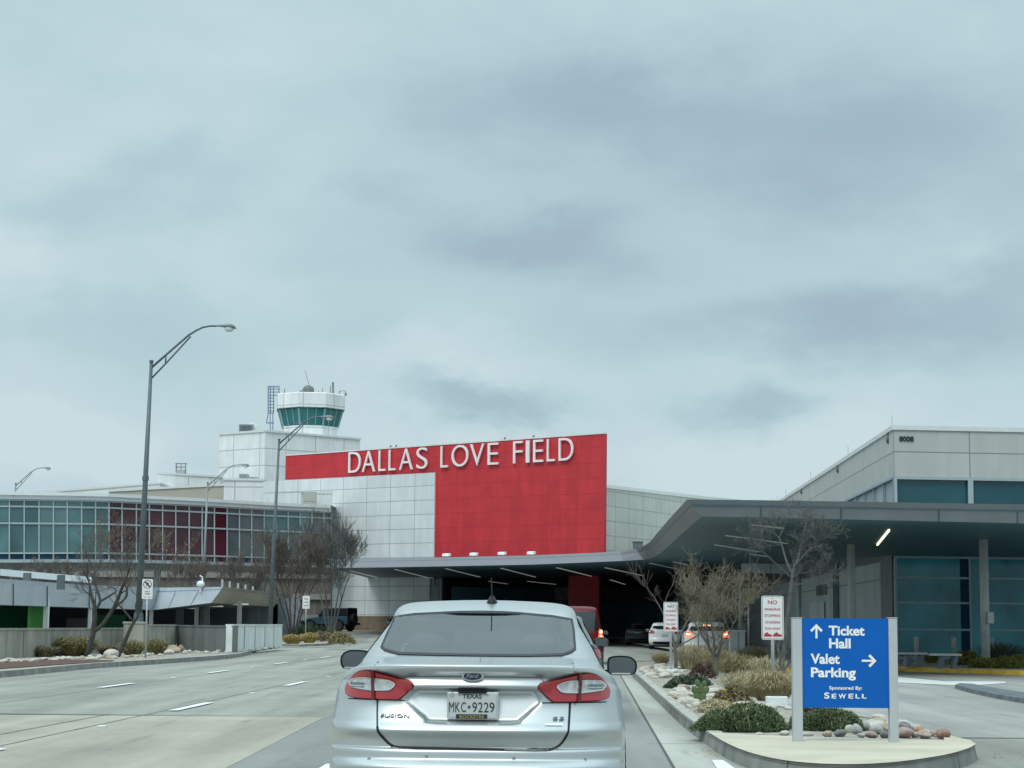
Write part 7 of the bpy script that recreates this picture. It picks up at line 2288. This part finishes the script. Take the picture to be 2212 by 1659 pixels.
boulder('pink', 2018, 1587, 22, 13, 'small pink boulder behind the reddish one at the island tip')
boulder('white', 1862, 1592, 24, 10, 'low white stone at the foot of the heap under the blue sign')
p = G(1678, 1524, .135); bk_ = thing('concrete_block', 'pale rectangular concrete block in the gravel left of the blue sign', 'block', p)
b = MB(); b.box(p.x - .16, p.x + .16, p.y - .08, p.y + .1, .12, .27); b.build('block', M['barrier_white'], bk_, bevel=.015)
b = MB(); b.box(p.x - .05, p.x + .05, p.y - .03, p.y + .03, .268, .275); b.build('cover', M['galv'], bk_)
# pale river stones over the island gravel
def pip(x, y, poly):
    ins = False
    for i in range(len(poly)):
        (x1, y1), (x2, y2) = poly[i], poly[(i + 1) % len(poly)]
        if (y1 > y) != (y2 > y) and x < (x2 - x1) * (y - y1) / (y2 - y1) + x1: ins = not ins
    return ins
ilp = [(q.x, q.y) for q in island_loop]
nose_p = [(q.x, q.y) for q in nose]
cnt = 0
zones = [(1385, 1500, 1440, 1452, 26), (1390, 1470, 1452, 1466, 26), (1450, 1560, 1489, 1530, 46), (1520, 1712, 1505, 1535, 34), (1690, 1900, 1500, 1530, 18), (1880, 1990, 1545, 1578, 30), (1540, 1720, 1440, 1500, 20)]
for (ua, ub_, va, vb, n) in zones:
    k = 0
    for _ in range(n * 6):
        if k >= n: break
        p = G(R.uniform(ua, ub_), R.uniform(va, vb), .135)
        if not pip(p.x - .22, p.y, ilp) or not pip(p.x + .2, p.y, ilp) or pip(p.x, p.y, nose_p): continue
        s_ = R.uniform(.05, .12) * (1.2 if p.y > 35 else 1)
        stone(R.choice(['white', 'white', 'white', 'tan', 'grey']), p.x, p.y, .13, s_ * 1.25, s_ * 1.1, s_ * .6, 'pale river stone lying in the gravel of the island bed', 'river stones on the island')
        k += 1; cnt += 1
# left bed stones
for i in range(52):
    u = 5 + i * 6.8 + R.uniform(-3, 3); vb = interp(u, [0, 120, 240, 355], [1430, 1425, 1420.5, 1414]) + R.uniform(-2.5, 2.5)
    p = G(u, vb, .14); s_ = R.uniform(.06, .12)
    stone(R.choice(['white', 'white', 'tan']), p.x, p.y, .13, s_ * 1.3, s_, s_ * .62, 'pale stone in the row edging the left planting bed', 'edging stones of the left bed')
for i in range(40):
    u = 395 + i * 5.3 + R.uniform(-3, 3); vb = interp(u, [395, 500, 610], [1411, 1410, 1399.5]) + R.uniform(-2, 1)
    p = G(u, vb, .14); s_ = R.uniform(.06, .13)
    stone(R.choice(['white', 'white', 'tan', 'grey']), p.x, p.y, .13, s_ * 1.3, s_, s_ * .62, 'pale stone along the foot of the grey concrete walls', 'stones below the grey walls')
p = G(240, 1422, .14); stone('white', p.x, p.y, .13, .28, .22, .2, 'largest white stone in the left edging row', None, 'boulder')
for (k, u, vb, w_, h, lb) in (('tan', 372, 1411, 34, 20, 'broad tan boulder at the corner of the dark grey wall'), ('red', 388, 1409, 22, 18, 'reddish boulder beside the broad tan one at the dark wall corner'), ('white', 362, 1413, 26, 12, 'pale flat boulder left of the broad tan one')):
    p = G(u, vb, .14); kk = p.y / FOC
    stone(k, p.x, p.y + .2, .13, w_ * kk * .5, w_ * kk * .4, h * kk * .6, lb, None, 'boulder', .1)
# fallen leaves in the gutter
b = MB()
for k in range(120):
    u, v = (R.gauss(1552, 22), R.gauss(1622, 7)) if k < 80 else (R.uniform(1640, 1700), R.gauss(1655, 3))
    if k > 100: u, v = R.uniform(2120, 2212), R.gauss(1632, 6)
    p = G(u, v, .02); a = R.uniform(0, 6.28); s_ = R.uniform(.012, .03)
    b.add([(p.x, p.y, .014), (p.x + s_ * math.cos(a), p.y + s_ * math.sin(a), .02), (p.x + 1.6 * s_ * math.cos(a + .3), p.y + 1.6 * s_ * math.sin(a + .3), .016), (p.x + s_ * math.cos(a + .8), p.y + s_ * math.sin(a + .8), .022)], [(0, 1, 2, 3)])
tag(b.build('fallen_leaves', M['grass_gold']), 'small dry leaves blown into the gutter by the island kerb', 'leaves', kind='stuff')
